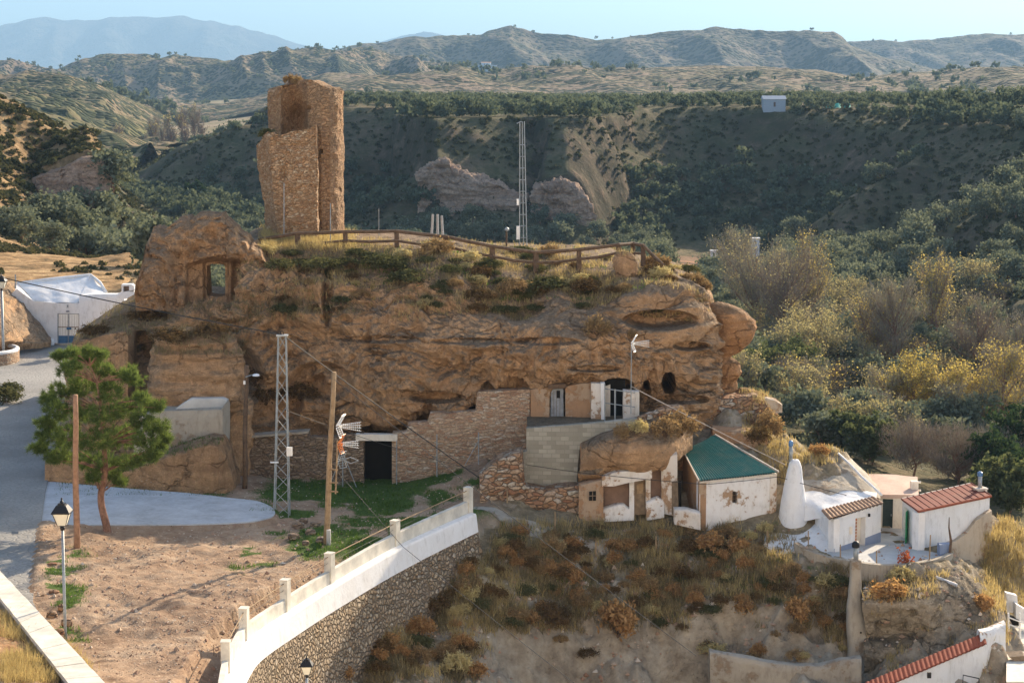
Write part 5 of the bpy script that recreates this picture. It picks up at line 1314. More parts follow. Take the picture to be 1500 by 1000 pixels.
m = MB(); m.path([U(1410, 1006, 82.5), U(1411, 988, 82.5), U(1434, 993, 82.4), U(1434, 1006, 82.3)], .03, 6); m.build('iron_gate_frame', MT['black'], b)
tag(rough_wall('white_corner_wall', [(1436, 926), (1450, 922), (1466, 915), (1474, 912)], [(1436, 1020), (1474, 1020)], (84.4, 85.6), .6, MT['worn'], None, .05, 97, rnd=.25), 'whitewashed rock corner beside the lower patio at the right edge', 'wall')
# glimpse of the lower patio at the right edge
kind(MB().prism([(p[0], p[1], zof(1490, 940, 88)) for p in (U(1474, 1000, 82), U(1530, 1000, 82), U(1540, 930, 92), U(1474, 925, 92))], (0, 0, -.3)).build('lower_patio', MT['coping']), 'structure')
b = thing('patio_canopy', 'small white flat-topped shelter in the lower patio at the right edge', 'shelter', U(1490, 930, 89.5))
slab('wall', [(1474, 868), (1490, 872), (1492, 898), (1474, 896)], 90.5, .4, MT['white'], b)
slab('wall', [(1488, 884), (1515, 900), (1515, 918), (1488, 905)], 90.0, .5, MT['white'], b)
slab('dark_opening', [(1475, 900), (1493, 904), (1493, 925), (1475, 922)], 90.8, .2, MT['shade_black'], b)
for px in (1477, 1494): MB().tube(U(px, 935, 88.5), U(px, 897, 88.5), .05, None, 8).build('post', MT['white'], b)
for y0 in (903, 913): MB().tube(U(1476, y0, 88.4), U(1512, y0 + 14, 88.4), .035, None, 6).build('rail', MT['white'], b)
tag(MB().prism([U(1478, 962, 85), U(1500, 960, 85), U(1508, 966, 85), U(1490, 970, 85)], (0, .5, .1)).build('plank', MT['oldwood']), 'brown boards lying on the lower patio at the right edge', 'boards')
# ------------------------------------------------------------------ road, slab, white retaining wall
t = NT('road_cobbles')
d = t.voro(3.0, 'DISTANCE_TO_EDGE'); fine = t.noise(8, 5, .6); big = t.noise(.25, 5, .6)
c = t.ramp(big, [(.35, (.25, .24, .22)), (.65, (.37, .35, .315))])
c = t.mix(t.ramp(fine, [(.35, .5), (.6, 0)]), c, (.20, .19, .175)); c = t.mix(t.ramp(d, [(.02, .5), (.06, 0)]), c, (.20, .19, .17))
MT['road'] = t.pbr(c, .9, t.bump(t.math('ADD', t.ramp(d, [(0, 0), (.15, 1)]), fine), .45, .04), 0, .15)
def ground_sheet(name, pts, z, mat, thick=.25, n=1):
    m = MB().prism([(p[0], p[1], z) for p in pts], (0, 0, -thick)); return kind(m.build(name, mat), 'structure')
zr = -18.90
ground_sheet('road', [G(x, y, zr) for x, y in ((155, 1010), (100, 960), (60, 905), (48, 880), (56, 800), (66, 720), (74, 690), (88, 620), (105, 556), (110, 520), (108, 503), (66, 503), (20, 512), (-40, 520), (-150, 600), (-260, 760), (-140, 860), (0, 845), (70, 930))], zr, MT['road'])
# concrete slab
sl = SLAB
cpts = catmull(np.array([G(x, y, -18.97)[:2] for x, y in sl + [sl[0]]]), 90)[:-1]
t = NT('pale_slab')
c = t.ramp(t.math('ADD', t.math('MULTIPLY', t.noise(.7, 7, .68), .6), t.math('MULTIPLY', t.noise(5, 6, .7), .4)), [(.34, (.33, .33, .33)), (.50, (.47, .475, .48)), (.64, (.57, .58, .585))])
c = t.mix(t.ramp(t.noise(1.6, 6, .7, t.map(t.pos, (.5, 1.4, 1), (0, 0, .3))), [(.56, 0.0), (.72, .55)]), c, (.27, .24, .205))
MT['slab'] = t.pbr(c, .85, t.bump(t.noise(12, 5, .7), .25, .02), 0, .2)
kind(MB().prism([(x, y, -18.97) for x, y in cpts], (0, 0, -.5)).build('concrete_slab', MT['slab']), 'structure')
# worn concrete path along the fronts of the lower houses, lying on the ground
pc_ = [(692, 768), (740, 770), (800, 773), (860, 774), (920, 775), (980, 776), (1020, 779)]
pl_ = catmull(np.array([G(x, y, -20.45)[:2] for x, y in pc_]), 120); tgp = np.gradient(pl_, axis=0); tgp /= np.linalg.norm(tgp, axis=1, keepdims=True)
ws = np.linspace(-.55, .55, 9); PP = np.empty((9, 120, 3))
for k, w in enumerate(ws):
    wob = fbm(np.stack([pl_[:, 0] * .8, pl_[:, 1] * 0 + k * .0, pl_[:, 0] * 0], -1), 3, 3 if w < 0 else 7) * .28
    xy = pl_ + np.stack([-tgp[:, 1], tgp[:, 0]], -1) * (w * (1 + wob))[:, None]
    PP[k, :, :2] = xy; PP[k, :, 2] = ground_z(xy[:, 0], xy[:, 1]) + .035
kind(mk('path', PP, gridF(9, 120), MT['greyplaster'], None, True), 'structure')
for px, py, h, lab in ((743, 763, 18, 'thin pale fence post at the left end of the path below the rubble wall'), (813, 775, 30, 'thin pale fence post on the path before the concrete block wall'), (873, 785, 24, 'thin pale fence post on the path before the cracked pier'), (961, 785, 27, 'thin pale fence post on the path before the lower cave house')):
    p = G(px, py, -20.6); p[2] = float(ground_z(np.array([p[0]]), np.array([p[1]]))[0])
    f = thing('fence_post', lab, 'post', p, 'thin posts along the path')
    MB().tube(p - [0, 0, .1], p + np.array([0, 0, h / FPX * p[1]]), .036, .032, 7).build('upright', MT['pole'], f)
tag(blob_rock('earth_stub', [(911, 4, 368), (912, 11, 371), (914, 16, 378), (917, 18, 392), (921, 19, 408), (925, 20, 424), (928, 20, 446)], 104.9, .55, MT['ruin_rock'], amp=.09, seed=63, surf=True), 'upright stub of old earth wall in front of the right end of the hilltop fence', 'wall fragment')

# kerb stones on the right of the road
rng = random.Random(3)
# white retaining wall: cobbled base, thick white ledge, thin parapet, posts with rods
def retaining():
    b = thing('retaining_wall', 'long white retaining wall on a cobbled base, stepping up with rod-linked posts', 'wall', WALL[4])
    n = 90
    W_ = np.array(WALL); Wp = catmull(W_, n)
    Lc = np.r_[0, np.cumsum(np.linalg.norm(np.diff(Wp, axis=0), axis=1))]
    tg = np.gradient(Wp[:, :2], axis=0); tg /= np.linalg.norm(tg, axis=1, keepdims=True); nr = np.stack([tg[:, 1], -tg[:, 0]], -1)   # to the right, downhill
    zl = Wp[:, 2]                                # ledge level
    def strip(name, rows, mat, sub=1):           # rows: (offset to the right, z array)
        P = np.array([[np.array([*(Wp[i, :2] + nr[i] * o), z[i]]) for i in range(n)] for o, z in rows])
        k = len(P); Pc_ = np.concatenate([P, P[:1]])
        F = gridF(k + 1, n).tolist(); V = Pc_.reshape(-1, 3).tolist()
        me = bpy.data.meshes.new(name); L = wloc(b)
        F += [[r * n for r in range(k)][::-1], [r * n + n - 1 for r in range(k)]]
        me.from_pydata([(v[0] - L.x, v[1] - L.y, v[2] - L.z) for v in V], [], [tuple(f) for f in F]); me.validate(); me.materials.append(mat)
        o = bpy.data.objects.new(name, me); return finish(o, b, None)
    hp = np.interp(Lc / Lc[-1], [0, .15, .3, 1], [.40, .42, .45, .52])
    strip('parapet', [(.02, zl - .3), (.02, zl + hp), (-.16, zl + hp + .01), (-.16, zl - .6)], MT['coping'])
    drop = np.interp(Wp[:, 1], [66, 70.5, 74.6, 78.8, 84.2, 90], [.85, .85, .88, .92, .95, .85])
    strip('ledge', [(-.15, zl - .5), (.03, zl + .0), (.30, zl - .03), (.34, zl - .10), (.44, zl - drop), (-.15, zl - drop)], MT['white'])
    zb = ground_z(Wp[:, 0] + nr[:, 0] * 1.3, Wp[:, 1] + nr[:, 1] * 1.3) - .6
    zb = np.minimum(zb, zl - drop - .3)
    hgt = (zl - drop) - zb
    strip('cobbled_base', [(-.2, zl - drop - .02), (.42, zl - drop - .004), (.42 + .0, zl - drop - .02), (.42 + .30, zl - drop - hgt * .5), (.42 + .55, zb), (-.2, zb)], MT['cobble'])
    tops = [(680, 714, 90), (582, 762, 84.2), (480, 811, 78.6), (419, 850, 74.6), (353.5, 890, 70.6), (324, 939, 66.3)]
    prev = None
    for px, ty, Y in tops:
        p = U(px, ty, Y); i = np.argmin(np.abs(Wp[:, 1] - Y)); x, y = Wp[i, :2] - nr[i] * .07
        ang = math.atan2(tg[i, 1], tg[i, 0])
        z0 = zl[i] - .2; m = MB(); m.box((x, y, (z0 + p[2]) / 2), (.36, .30, p[2] - z0), ang); m.box((x, y, p[2] + .012), (.39, .33, .03), ang)
        po = m.build('post', MT['coping'], b)
        e = MB(); 
        for s in (-1,):
            q = np.array([x, y, p[2] - .1]) - np.array([nr[i][0], nr[i][1], 0]) * .19 + np.array([-.2, -.05, 0]); e.path([q + [.1, 0, 0], q, q - [0, 0, .38], q + [.1, 0, -.38]], .012, 5)
        e.build('rod_bracket', MT['fencewood'], po)
        if prev is not None:
            for dz in (-.12,):
                MB().tube(prev + np.array([0, 0, dz]), np.array([x, y, p[2]]) + np.array([0, 0, dz]), .022, None, 6).build('rail_rod', MT['pole'], b)
            a0, a1 = prev + np.array([0, 0, -.36]), np.array([x, y, p[2]]) + np.array([0, 0, -.36])
            MB().tube(a0, a1, .008, None, 5).build('wire', MT['cable'], b)
        prev = np.array([x, y, p[2]])
retaining()

# pale coping of the lower road wall at the bottom left, with its bank of dry ground
def low_coping():
    b = thing('roadside_wall', 'low cream-capped wall slanting across the bottom left corner', 'wall', U(75, 920, 69))
    R0, R1 = G(-30, 803, -18.1), G(175, 1022, -18.1)
    Lf0, Lf1 = G(-40, 825, -18.1), G(118, 1022, -18.1)
    ns = 26
    m = MB()
    for k in range(ns):
        f0, f1 = (k + .012) / ns, (k + .988) / ns
        q = [Lf0 + (Lf1 - Lf0) * f0, Lf0 + (Lf1 - Lf0) * f1, R0 + (R1 - R0) * f1, R0 + (R1 - R0) * f0]
        j = rng.uniform(-.012, .012); m.hexa([p + np.array([0, 0, -.14]) for p in q], [p + np.array([0, 0, j]) for p in q])
    m.build('coping', MT['coping'], b)
    ins = lambda a, c, f: a + (c - a) * f
    q = [ins(Lf0, R0, .12), ins(Lf1, R1, .12), ins(Lf1, R1, .9), ins(Lf0, R0, .9)]
    MB().hexa([p + np.array([0, 0, -1.4]) for p in q], [p + np.array([0, 0, -.13]) for p in q]).build('wall_body', MT['greyplaster'], b)
    # bank on its near side
    xs = np.linspace(0, 1, 110); ys = np.linspace(0, 1, 70)
    P = np.array([[Lf0 + (Lf1 - Lf0) * x + np.array([-.05 - 7 * y, -2.5 * y, -.32 + 0.95 * y ** .8]) for x in xs] for y in ys])
    P[..., 2] += fbm(P * .9, 4, 6) * .16 * ys[:, None].clip(.15, 1) + fbm(P * 3.5, 3, 7) * .07
    t = NT('dry_bank')
    n1 = t.noise(1.6, 7, .68); n2 = t.noise(7, 6, .7)
    c = t.ramp(t.math('ADD', t.math('MULTIPLY', n1, .6), t.math('MULTIPLY', n2, .4)), [(.36, (.23, .115, .055)), (.5, (.40, .22, .11)), (.63, (.52, .36, .20))])
    MT['bank'] = t.pbr(c, .95, t.bump(t.math('ADD', n1, n2), .8, .15), 0, .1)
    kind(mk('roadside_bank', P, gridF(70, 110), MT['bank'], None, True), 'structure'); SURF.append((P.reshape(-1, 3), gridF(70, 110)))
low_coping()

# white planter and green verge at the left edge of the road
b = thing('stone_planter', 'stone planter with a white rim at the left edge around the lamp post', 'planter', G(2, 548, -18.9))
pc = G(-6, 530, -18.9)
m = MB(); m.lathe(pc, [(1.5, -.3), (1.52, .75), (1.2, .75), (1.2, .45), (.3, .42)], 36, 1, 1.6); m.build('planter_wall', MT['infill'], b)
m = MB(); a = np.linspace(0, 2 * math.pi, 40); m.path([(pc[0] + 1.38 * math.cos(x), pc[1] + 1.38 * 1.6 * math.sin(x), pc[2] + .80) for x in a], .17, 8); m.build('rim', MT['white'], b, True)
# metal drain cover in the road
tag(MB().hexa([G(17, 778, -18.90), G(27, 778, -18.90), G(27, 781.5, -18.90), G(17, 781.5, -18.90)], [G(17, 778, -18.89), G(27, 778, -18.89), G(27, 781.5, -18.89), G(17, 781.5, -18.89)]).build('drain_cover', MT['black']), 'small dark drain cover in the paved road', 'drain cover')

# ------------------------------------------------------------------ white cave front at the end of the road
def white_cave():
    b = thing('white_cave_house', 'whitewashed cave front with a white and blue double door at the top of the road', 'house', U(100, 502, 147))
    Y = 147.0
    m = MB()
    left = [(12, 436), (20, 427), (25, 423), (34, 430), (50, 441), (80, 443.5), (85, 444), (85, 503), (67, 499), (58, 488), (40, 472), (26, 458), (17, 447)]
    m.prism([U(x, y, Y) for x, y in left], (0, .8, 0))
    m.prism([U(x, y, Y) for x, y in [(85, 444), (112, 444), (116, 444), (116, 459.5), (85, 459.5)]], (0, .8, 0))
    m.build('front_wall', MT['white'], b)
    rough_wall('front_wall', [(116, 433), (140, 431), (172, 431), (182, 425)], [(116, 505), (130, 497), (150, 485), (182, 470)], (147, 147.4), 1.0, MT['white'], b, .012, 5, rnd=.1)
    # raised roof plane behind and its flank
    q0, q1, q2, q3 = U(25, 415, 148.4), U(133, 402.5, 151.5), U(112, 435, 147.7), U(50, 441, 147.4)
    def sheet(c, n=14, wob=.03, seed=2):
        G_ = np.array([[(c[0] * (1 - j / n) + c[1] * j / n) * (1 - i / n) + (c[3] * (1 - j / n) + c[2] * j / n) * i / n for j in range(n + 1)] for i in range(n + 1)])
        G_[..., 2] += fbm(G_ * .9, 3, seed) * wob; v = G_.reshape(-1, 3)
        return np.concatenate([v, v - [0, -.02, .35]]), np.concatenate([gridF(n + 1, n + 1), gridF(n + 1, n + 1)[:, ::-1] + len(v)])
    mk('roof', *sheet([q0, q1, U(114, 444.5, 147.1), U(50, 441, 147.1)], 20, .09), MT['white'], b, True)
    mk('roof', *sheet([q1, U(156, 429, 149.6), U(150, 433, 147.6), U(112, 443, 147.2)], 16, .05, 5), MT['white'], b, True)
    mk('roof', *sheet([U(22, 424, 147.4), q0, U(50, 441, 147.1), U(36, 434, 147)], 8, .02, 7), MT['white'], b, True)
    MB().path([q0, (q0 + q1) / 2 + [0, 0, .03], q1, U(147, 414, 150.4), U(156, 429, 149.4)], .11, 7).build('roof_rim', MT['white'], b, True)
    for k, (x0, x1) in enumerate(((85.5, 99.6), (100.6, 115.2))):
        d = slab('door_leaf', [(x0, 460), (x1, 460), (x1, 503), (x0, 503)], 147.06, .08, MT['alu'], b)
        slab('blue_kickboard', [(x0 + .3, 491.5), (x1 - .3, 491.5), (x1 - .3, 502.6), (x0 + .3, 502.6)], 147.03, .03, MT['blue'], d)
        m = MB()
        for f in np.linspace(.08, .92, 6):
            x = x0 + (x1 - x0) * f; m.prism([U(x - .12, 461, 147.04), U(x + .12, 461, 147.04), U(x + .12, 491, 147.04), U(x - .12, 491, 147.04)], (0, .025, 0))
        m.prism([U(x0, 478.5, 147.03), U(x1, 478.5, 147.03), U(x1, 479.5, 147.03), U(x0, 479.5, 147.03)], (0, .03, 0))
        m.build('panel_groove', MT['oldwood'], d)
    MB().box(U(101, 481, 146.9), (.34, .08, .16)).build('lock', MT['blue'], b)
    m = MB(); m.prism([U(84.6, 459.2, 146.98), U(116, 459.2, 146.98), U(116, 460.2, 146.98), U(84.6, 460.2, 146.98)], (0, .1, 0)); m.prism([U(84.2, 459.2, 146.985), U(85.3, 459.2, 146.985), U(85.3, 503, 146.985), U(84.2, 503, 146.985)], (0, .1, 0)); m.prism([U(99.5, 460.2, 147.0), U(100.7, 460.2, 147.0), U(100.7, 502, 147.0), U(99.5, 502, 147.0)], (0, .05, 0)); m.build('door_frame', MT['bluegrey'], b)
    m = MB(); m.lathe(U(99, 456, 146.97), [(.11, -.06), (.13, 0), (.11, .06)], 12, 1, .3); m.tube(U(98, 450, 146.95), U(100, 446.5, 146.95), .03); m.tube(U(100, 450, 146.95), U(98, 446.5, 146.95), .03); m.build('wall_ornament', MT['bluegrey'], b)
    MB().tube(U(23, 424, 147.6), U(22.5, 402, 147.6), .05).build('roof_pole', MT['galv'], b)
    # little chimney with openings on its right shoulder
    ch = thing('white_chimney_box', 'little white chimney box with open sides on the right shoulder of the white cave front', 'chimney', U(187, 432, 146))
    cY = 145.6
    m = MB(); m.prism([U(x, y, cY) for x, y in [(170, 436), (178, 428), (196, 425), (197, 431), (184, 438)]], (0, .9, 0)); m.build('chimney_base', MT['white'], ch)
    m = MB(); m.prism([U(x, y, cY) for x, y in [(178, 416.5), (193, 416.5), (193, 419), (178, 419)]], (0, .8, 0)); m.prism([U(x, y, cY) for x, y in [(178, 419), (180.5, 419), (180.5, 428), (178, 428)]], (0, .8, 0)); m.prism([U(x, y, cY) for x, y in [(189, 419), (193, 419), (193, 427), (189, 427)]], (0, .8, 0)); m.prism([U(x, y, cY) for x, y in [(193, 417), (196.5, 419), (197, 424), (195.5, 427), (193, 427)]], (0, .7, 0)); m.build('chimney_hood', MT['white'], ch)
    slab('chimney_opening', [(180.5, 419), (189, 419), (189, 427.5), (180.5, 427.5)], cY + .35, .1, MT['panelbrown'], ch)
white_cave()
tag(blob_rock('white_boulder', [(76, 2, 496), (76, 4, 498), (76, 4.5, 501), (76, 4, 505)], 146, .9, MT['white'], amp=.03, seed=8, n=24), 'small white boulder beside the blue double door', 'boulder')

# rocks and plastered blocks before the left shoulder
tag(blob_rock('earth_boulder', [(284, 10, 479), (282, 34, 482), (284, 50, 490), (287, 62, 505), (289, 69, 525), (289, 72, 548), (289, 73, 568), (290, 70, 585), (290, 68, 598)], 101.0, .75, MT['ruin_rock'], amp=.17, seed=17, surf=True, strata=.7), 'big rounded brown earth boulder with dark lichen above the plastered block', 'boulder')
tag(rough_wall('earth_block', [(106, 503), (112, 499), (135, 494), (160, 488), (184, 484), (188, 490)], [(106, 600), (150, 610), (188, 620)], (104.0, 102.6), 2.4, MT['ruin_rock'], None, .07, 23, rnd=.15, surf=True), 'squared brown earth block at the roadside behind the pine tree', 'rock')
b = thing('plastered_block', 'grey plastered cistern block with a pale upper parapet behind the pine', 'wall', U(280, 665, 97.6))
rough_wall('lower_wall', [(196, 612), (215, 606), (238, 601), (322, 600), (326, 602)], [(196, 690), (326, 690)], (98.2, 97.6), 1.4, MT['greyplaster'], b, .02, 25, rnd=.05)
rough_wall('upper_parapet', [(254, 601), (266, 592), (280, 583.5), (326, 583), (333, 586)], [(254, 606), (333, 606)], (98.4, 98.4), .5, MT['conc'], b, .012, 26, rnd=.03, rows=12)
slab('side_parapet', [(322, 600), (327, 597), (334, 586), (336, 592), (336, 690), (327, 690)], [97.7, 97.8, 98.4, 98.6, 98.6, 97.8], .25, MT['greyplaster'], b)
tag(rough_wall('sloping_rock_block', [(66, 676), (90, 670), (130, 672), (190, 685), (216, 672), (250, 660), (285, 648), (308, 642), (322, 645), (332, 664), (343, 706)], [(66, 704), (120, 716), (200, 728), (280, 734), (343, 740)], [(66, 96.5), (200, 96.2), (320, 95.6), (343, 96.4)], 2.2, MT['ruin_rock'], None, .06, 27, rnd=.5, surf=True, rows=30), 'long earth-rendered rock block with a sloping top behind the pale slab', 'rock')
kind(loft_rock('rock_bank', [
    (-40, [(520, 138), (500, 137), (470, 139), (440, 142), (418, 146), (402, 152), (398, 158)]),
    (-5, [(520, 139), (500, 138), (470, 140), (440, 143), (420, 146.5), (406, 151), (402, 158)]),
    (20, [(515, 141), (498, 140.5), (480, 141.5), (462, 143.5), (446, 146), (432, 149), (420, 156)]),
    (45, [(510, 143), (500, 142.6), (490, 143), (478, 144.4), (468, 146), (460, 148.5), (440, 156)]),
    (74, [(508, 145.4), (502, 145.4), (500, 145.6), (497, 146), (495, 146.6), (492, 148), (480, 152)])], MT['rock'], 90, 80, .5, 92), 'structure')
kind(blob_rock('rock_shoulder', [(345, 6, 560), (346, 16, 580), (346, 22, 620), (346, 24, 680), (346, 26, 740)], 101.5, 1.0, MT['rock'], amp=.2, seed=28, surf=True), 'structure')
for i, (px, py, w) in enumerate(((52, 795, 9), (60, 812, 8), (70, 830, 9), (78, 805, 7), (64, 850, 8), (74, 870, 9), (84, 890, 8), (92, 912, 9), (58, 875, 6), (70, 900, 7), (82, 925, 7), (60, 770, 6))):
    p = G(px + 6, py, -19.0); o = blob_rock('kerb_stone', [(px + 6, 1, py - w * .8), (px + 6, w * .8, py - w * .6), (px + 6, w, py - w * .1), (px + 6, w * .9, py + w * .5)], p[1], .9, MT['rubble'], amp=.05, seed=100 + i, n=20)
    tag(o, 'rough reddish stone edging the road beside the dirt lot', 'stone', 'reddish stones edging the road')
for i, (px, py, w) in enumerate(((437, 770, 8), (455, 780, 9), (430, 785, 7), (470, 790, 7), (448, 795, 6), (462, 768, 6), (445, 762, 6))):
    o = blob_rock('rubble_stone', [(px, 1, py - w * .7), (px, w * .9, py - w * .5), (px, w * 1.1, py), (px, w, py + w * .5)], G(px, py, -19.1)[1], .9, MT['greyrubble'], amp=.06, seed=130 + i, n=20)
    tag(o, 'loose grey-brown stone in the heap between pylon and aerial pole', 'stone', 'stones heaped at the foot of the aerial pole')
# ------------------------------------------------------------------ plants close by
def bvh_all():
    V, F, off = [], [], 0
    for v, f in SURF:
        V.append(v); F.append(f + off); off += len(v)
    V = np.concatenate(V); F = np.concatenate(F)
    return BVHTree.FromPolygons(V.tolist(), F.tolist())
BVH = bvh_all()
def hit(px, py):
    d = Vector(ray(px, py)).normalized(); h = BVH.ray_cast(Vector((0, 0, 0)), d)
    return (np.array(h[0]), np.array(h[1])) if h[0] is not None else (None, None)

def leaf_quads(C, size, rs, nrm=None, aspect=1.6, flat=0.0):
    """one randomly turned small face at each centre"""
    n = len(C); a = rs.normal(size=(n, 3)); a[:, 2] *= (1 - flat); a /= np.linalg.norm(a, axis=1, keepdims=True)
    r = rs.normal(size=(n, 3)); b = np.cross(a, r); b /= np.linalg.norm(b, axis=1, keepdims=True) + 1e-9
    s = (size * rs.uniform(.6, 1.4, (n, 1)))
    a = a * s * aspect * .5; b = b * s * .5
    V = np.stack([C - a - b * .5, C + a * .2 - b, C + a + b * .3, C - a * .2 + b], 1).reshape(-1, 3)
    return V, np.arange(4 * n).reshape(n, 4)
def blades(P, h, w, rs, lean=.35, up=None):
    """grass blades: thin tapering triangles rising from each point"""
    n = len(P); ang = rs.uniform(0, 2 * math.pi, n); hh = h * rs.uniform(.5, 1.3, n); ln = lean * hh * rs.uniform(0, 1.5, n)
    side = np.stack([np.cos(ang), np.sin(ang), 0 * ang], -1) * (w * rs.uniform(.6, 1.4, n))[:, None] * .5
    a2 = rs.uniform(0, 2 * math.pi, n); tip = P + np.stack([np.cos(a2) * ln, np.sin(a2) * ln, hh], -1)
    V = np.stack([P - side, P + side, tip], 1).reshape(-1, 3)
    return V, np.arange(3 * n).reshape(n, 3)

MT['drygrass'] = m_leaf('dry_grass', [(.30, .22, .10), (.44, .33, .15), (.55, .43, .21), (.36, .27, .12)], .35, 1.2)
MT['greygrass'] = m_leaf('grey_steppe_grass', [(.15, .12, .065), (.235, .185, .10), (.33, .26, .145), (.20, .165, .09)], .3, 1.2)
MT['greengrass'] = m_leaf('green_grass', [(.05, .09, .018), (.09, .15, .03), (.13, .19, .045)], .4, 1.4)
MT['brush'] = m_leaf('dry_brush', [(.20, .13, .07), (.33, .22, .11), (.42, .29, .15)], .3, 1.2)
MT['orangebrush'] = m_leaf('rusty_brush', [(.26, .135, .06), (.38, .21, .09), (.48, .30, .14), (.20, .11, .05)], .35, 1.3)
MT['darkbrush'] = m_leaf('dark_brush', [(.085, .06, .03), (.15, .095, .045), (.22, .13, .06)], .25, 1.2)
MT['palebrush'] = m_leaf('straw_brush', [(.42, .33, .15), (.56, .46, .23), (.62, .52, .30)], .35, 1.2)
MT['scrub'] = m_leaf('grey_green_scrub', [(.07, .075, .035), (.11, .11, .05), (.16, .145, .07)], .3, 1.2)

rs = np.random.RandomState(7)
def scatter(n, box, accept, seed):
    """points on the surfaces, chosen through the picture window box"""
    r = np.random.RandomState(seed); out = []
    for _ in range(n):
        px, py = r.uniform(box[0], box[2]), r.uniform(box[1], box[3]); p, nm = hit(px, py)
        if p is not None and accept(px, py, p, nm): out.append(p)
    return np.array(out) if out else np.zeros((0, 3))
def tufts(name, pts, nb, spread, h, w, mat, seed, lean=.4):
    r = np.random.RandomState(seed)
    P = np.repeat(pts, nb, 0) + r.normal(size=(len(pts) * nb, 3)) * np.array([spread, spread, .02]); P[:, 2] -= .03
    V, F = blades(P, h, w, r, lean)
    return kind(mk(name, V, F, mat), 'stuff')
tn = lambda p, s=0: float(fbm(np.array(p)[None] * .6, 3, s)[0])
# brow and top of the hill: straw, grey tussocks, some green
def on_brow(px, py, p, nm): return abs(nm[2]) > .42 and p[1] > 102.2 and p[1] < 119 and px > 352 and px < 1040 and p[2] > -13
a = scatter(3600, (352, 350, 1045, 470), lambda *k: on_brow(*k) and tn(k[2], 2) > -.18, 1)
tufts('straw_grass', a, 9, .16, .24, .032, MT['drygrass'], 2)
a = scatter(2600, (352, 360, 1045, 470), lambda *k: on_brow(*k) and tn(k[2], 5) > .02, 3)
tufts('grey_tussock_grass', a, 11, .2, .28, .033, MT['greygrass'], 4, .6)
a = scatter(900, (500, 350, 960, 440), lambda *k: on_brow(*k) and tn(k[2], 9) > .22, 5)
tufts('green_hill_grass', a, 12, .2, .16, .04, MT['greengrass'], 6)
# tower foot
a = scatter(900, (385, 315, 520, 366), lambda px, py, p, nm: p[1] > 107 and p[1] < 120, 7)
tufts('straw_grass', a, 11, .15, .38, .035, MT['drygrass'], 8)
# ledges of the left shoulder
a = scatter(1500, (105, 430, 380, 520), lambda px, py, p, nm: abs(nm[2]) > .45 and p[1] < 112 and p[1] > 99, 9)
tufts('grey_tussock_grass', a, 8, .14, .26, .03, MT['greygrass'], 10, .6)
# lot: green grass by the cave wall and in patches
def greenat(p):
    i = int(np.clip((p[0] - gx[0]) / .17, 0, len(gx) - 1)); j = int(np.clip((p[1] - gy[0]) / .17, 0, len(gy) - 1)); return green[j, i]
a = scatter(9000, (45, 640, 790, 960), lambda px, py, p, nm: p[1] < 101.2 and greenat(p) > .45 and abs(nm[2]) > .5, 11)
tufts('green_grass', a, 9, .13, .15, .035, MT['greengrass'], 12)
# hillside below the terrace: dry grass in drifts
hillok = lambda px, py, p, nm: p[0] > wall_x(p[1]) + .9 and p[1] < 96.5 and abs(nm[2]) > .40 and p[2] < -20.1 and not (p[2] > tz - .12 and p[0] > 13)
a = scatter(8000, (500, 770, 1270, 1000), lambda *k: hillok(*k) and pale_at(k[2]) < .4 and tn(k[2], 12) > -.2, 13)
tufts('grey_tussock_grass', a, 12, .16, .36, .035, MT['greygrass'], 14, .6)
a = scatter(5200, (540, 765, 1270, 990), lambda *k: hillok(*k) and pale_at(k[2]) < .35 and tn(k[2], 15) > -.08, 15)
tufts('straw_grass', a, 10, .13, .42, .028, MT['drygrass'], 16, .4)
a = scatter(700, (690, 765, 1260, 900), lambda *k: hillok(*k) and tn(k[2], 19) > .3, 17)
tufts('green_hill_grass', a, 12, .18, .18, .04, MT['greengrass'], 18)
a = scatter(1600, (1265, 835, 1480, 990), lambda px, py, p, nm: abs(nm[2]) > .66 and p[1] < 91.5 and tn(p, 3) > .12 and not (abs(p[2] - tz) < .12), 19)
tufts('straw_grass', a, 9, .12, .3, .03, MT['drygrass'], 20)
# crest behind the houses
a = scatter(2600, (1090, 560, 1275, 720), lambda px, py, p, nm: p[1] > 96.5 and p[0] > 10.5 and abs(nm[2]) > .3 and tn(p, 6) > -.2 and py < np.interp(px, [1100, 1165, 1180, 1216, 1234, 1292], [700, 712, 694, 678, 660, 716]), 21)
tufts('straw_grass', a, 9, .15, .28, .03, MT['drygrass'], 22)
a = scatter(900, (1440, 740, 1500, 900), lambda px, py, p, nm: p[1] > 88 and p[2] < -21.2, 23)
tufts('straw_grass', a, 10, .15, .35, .03, MT['drygrass'], 24)
# bank at the bottom left
a = scatter(1700, (0, 850, 130, 1000), lambda px, py, p, nm: py > 860 + px * .9 and tn(p, 2) > -.2, 25)
tufts('straw_grass', a, 10, .12, .34, .022, MT['drygrass'], 26, .7)

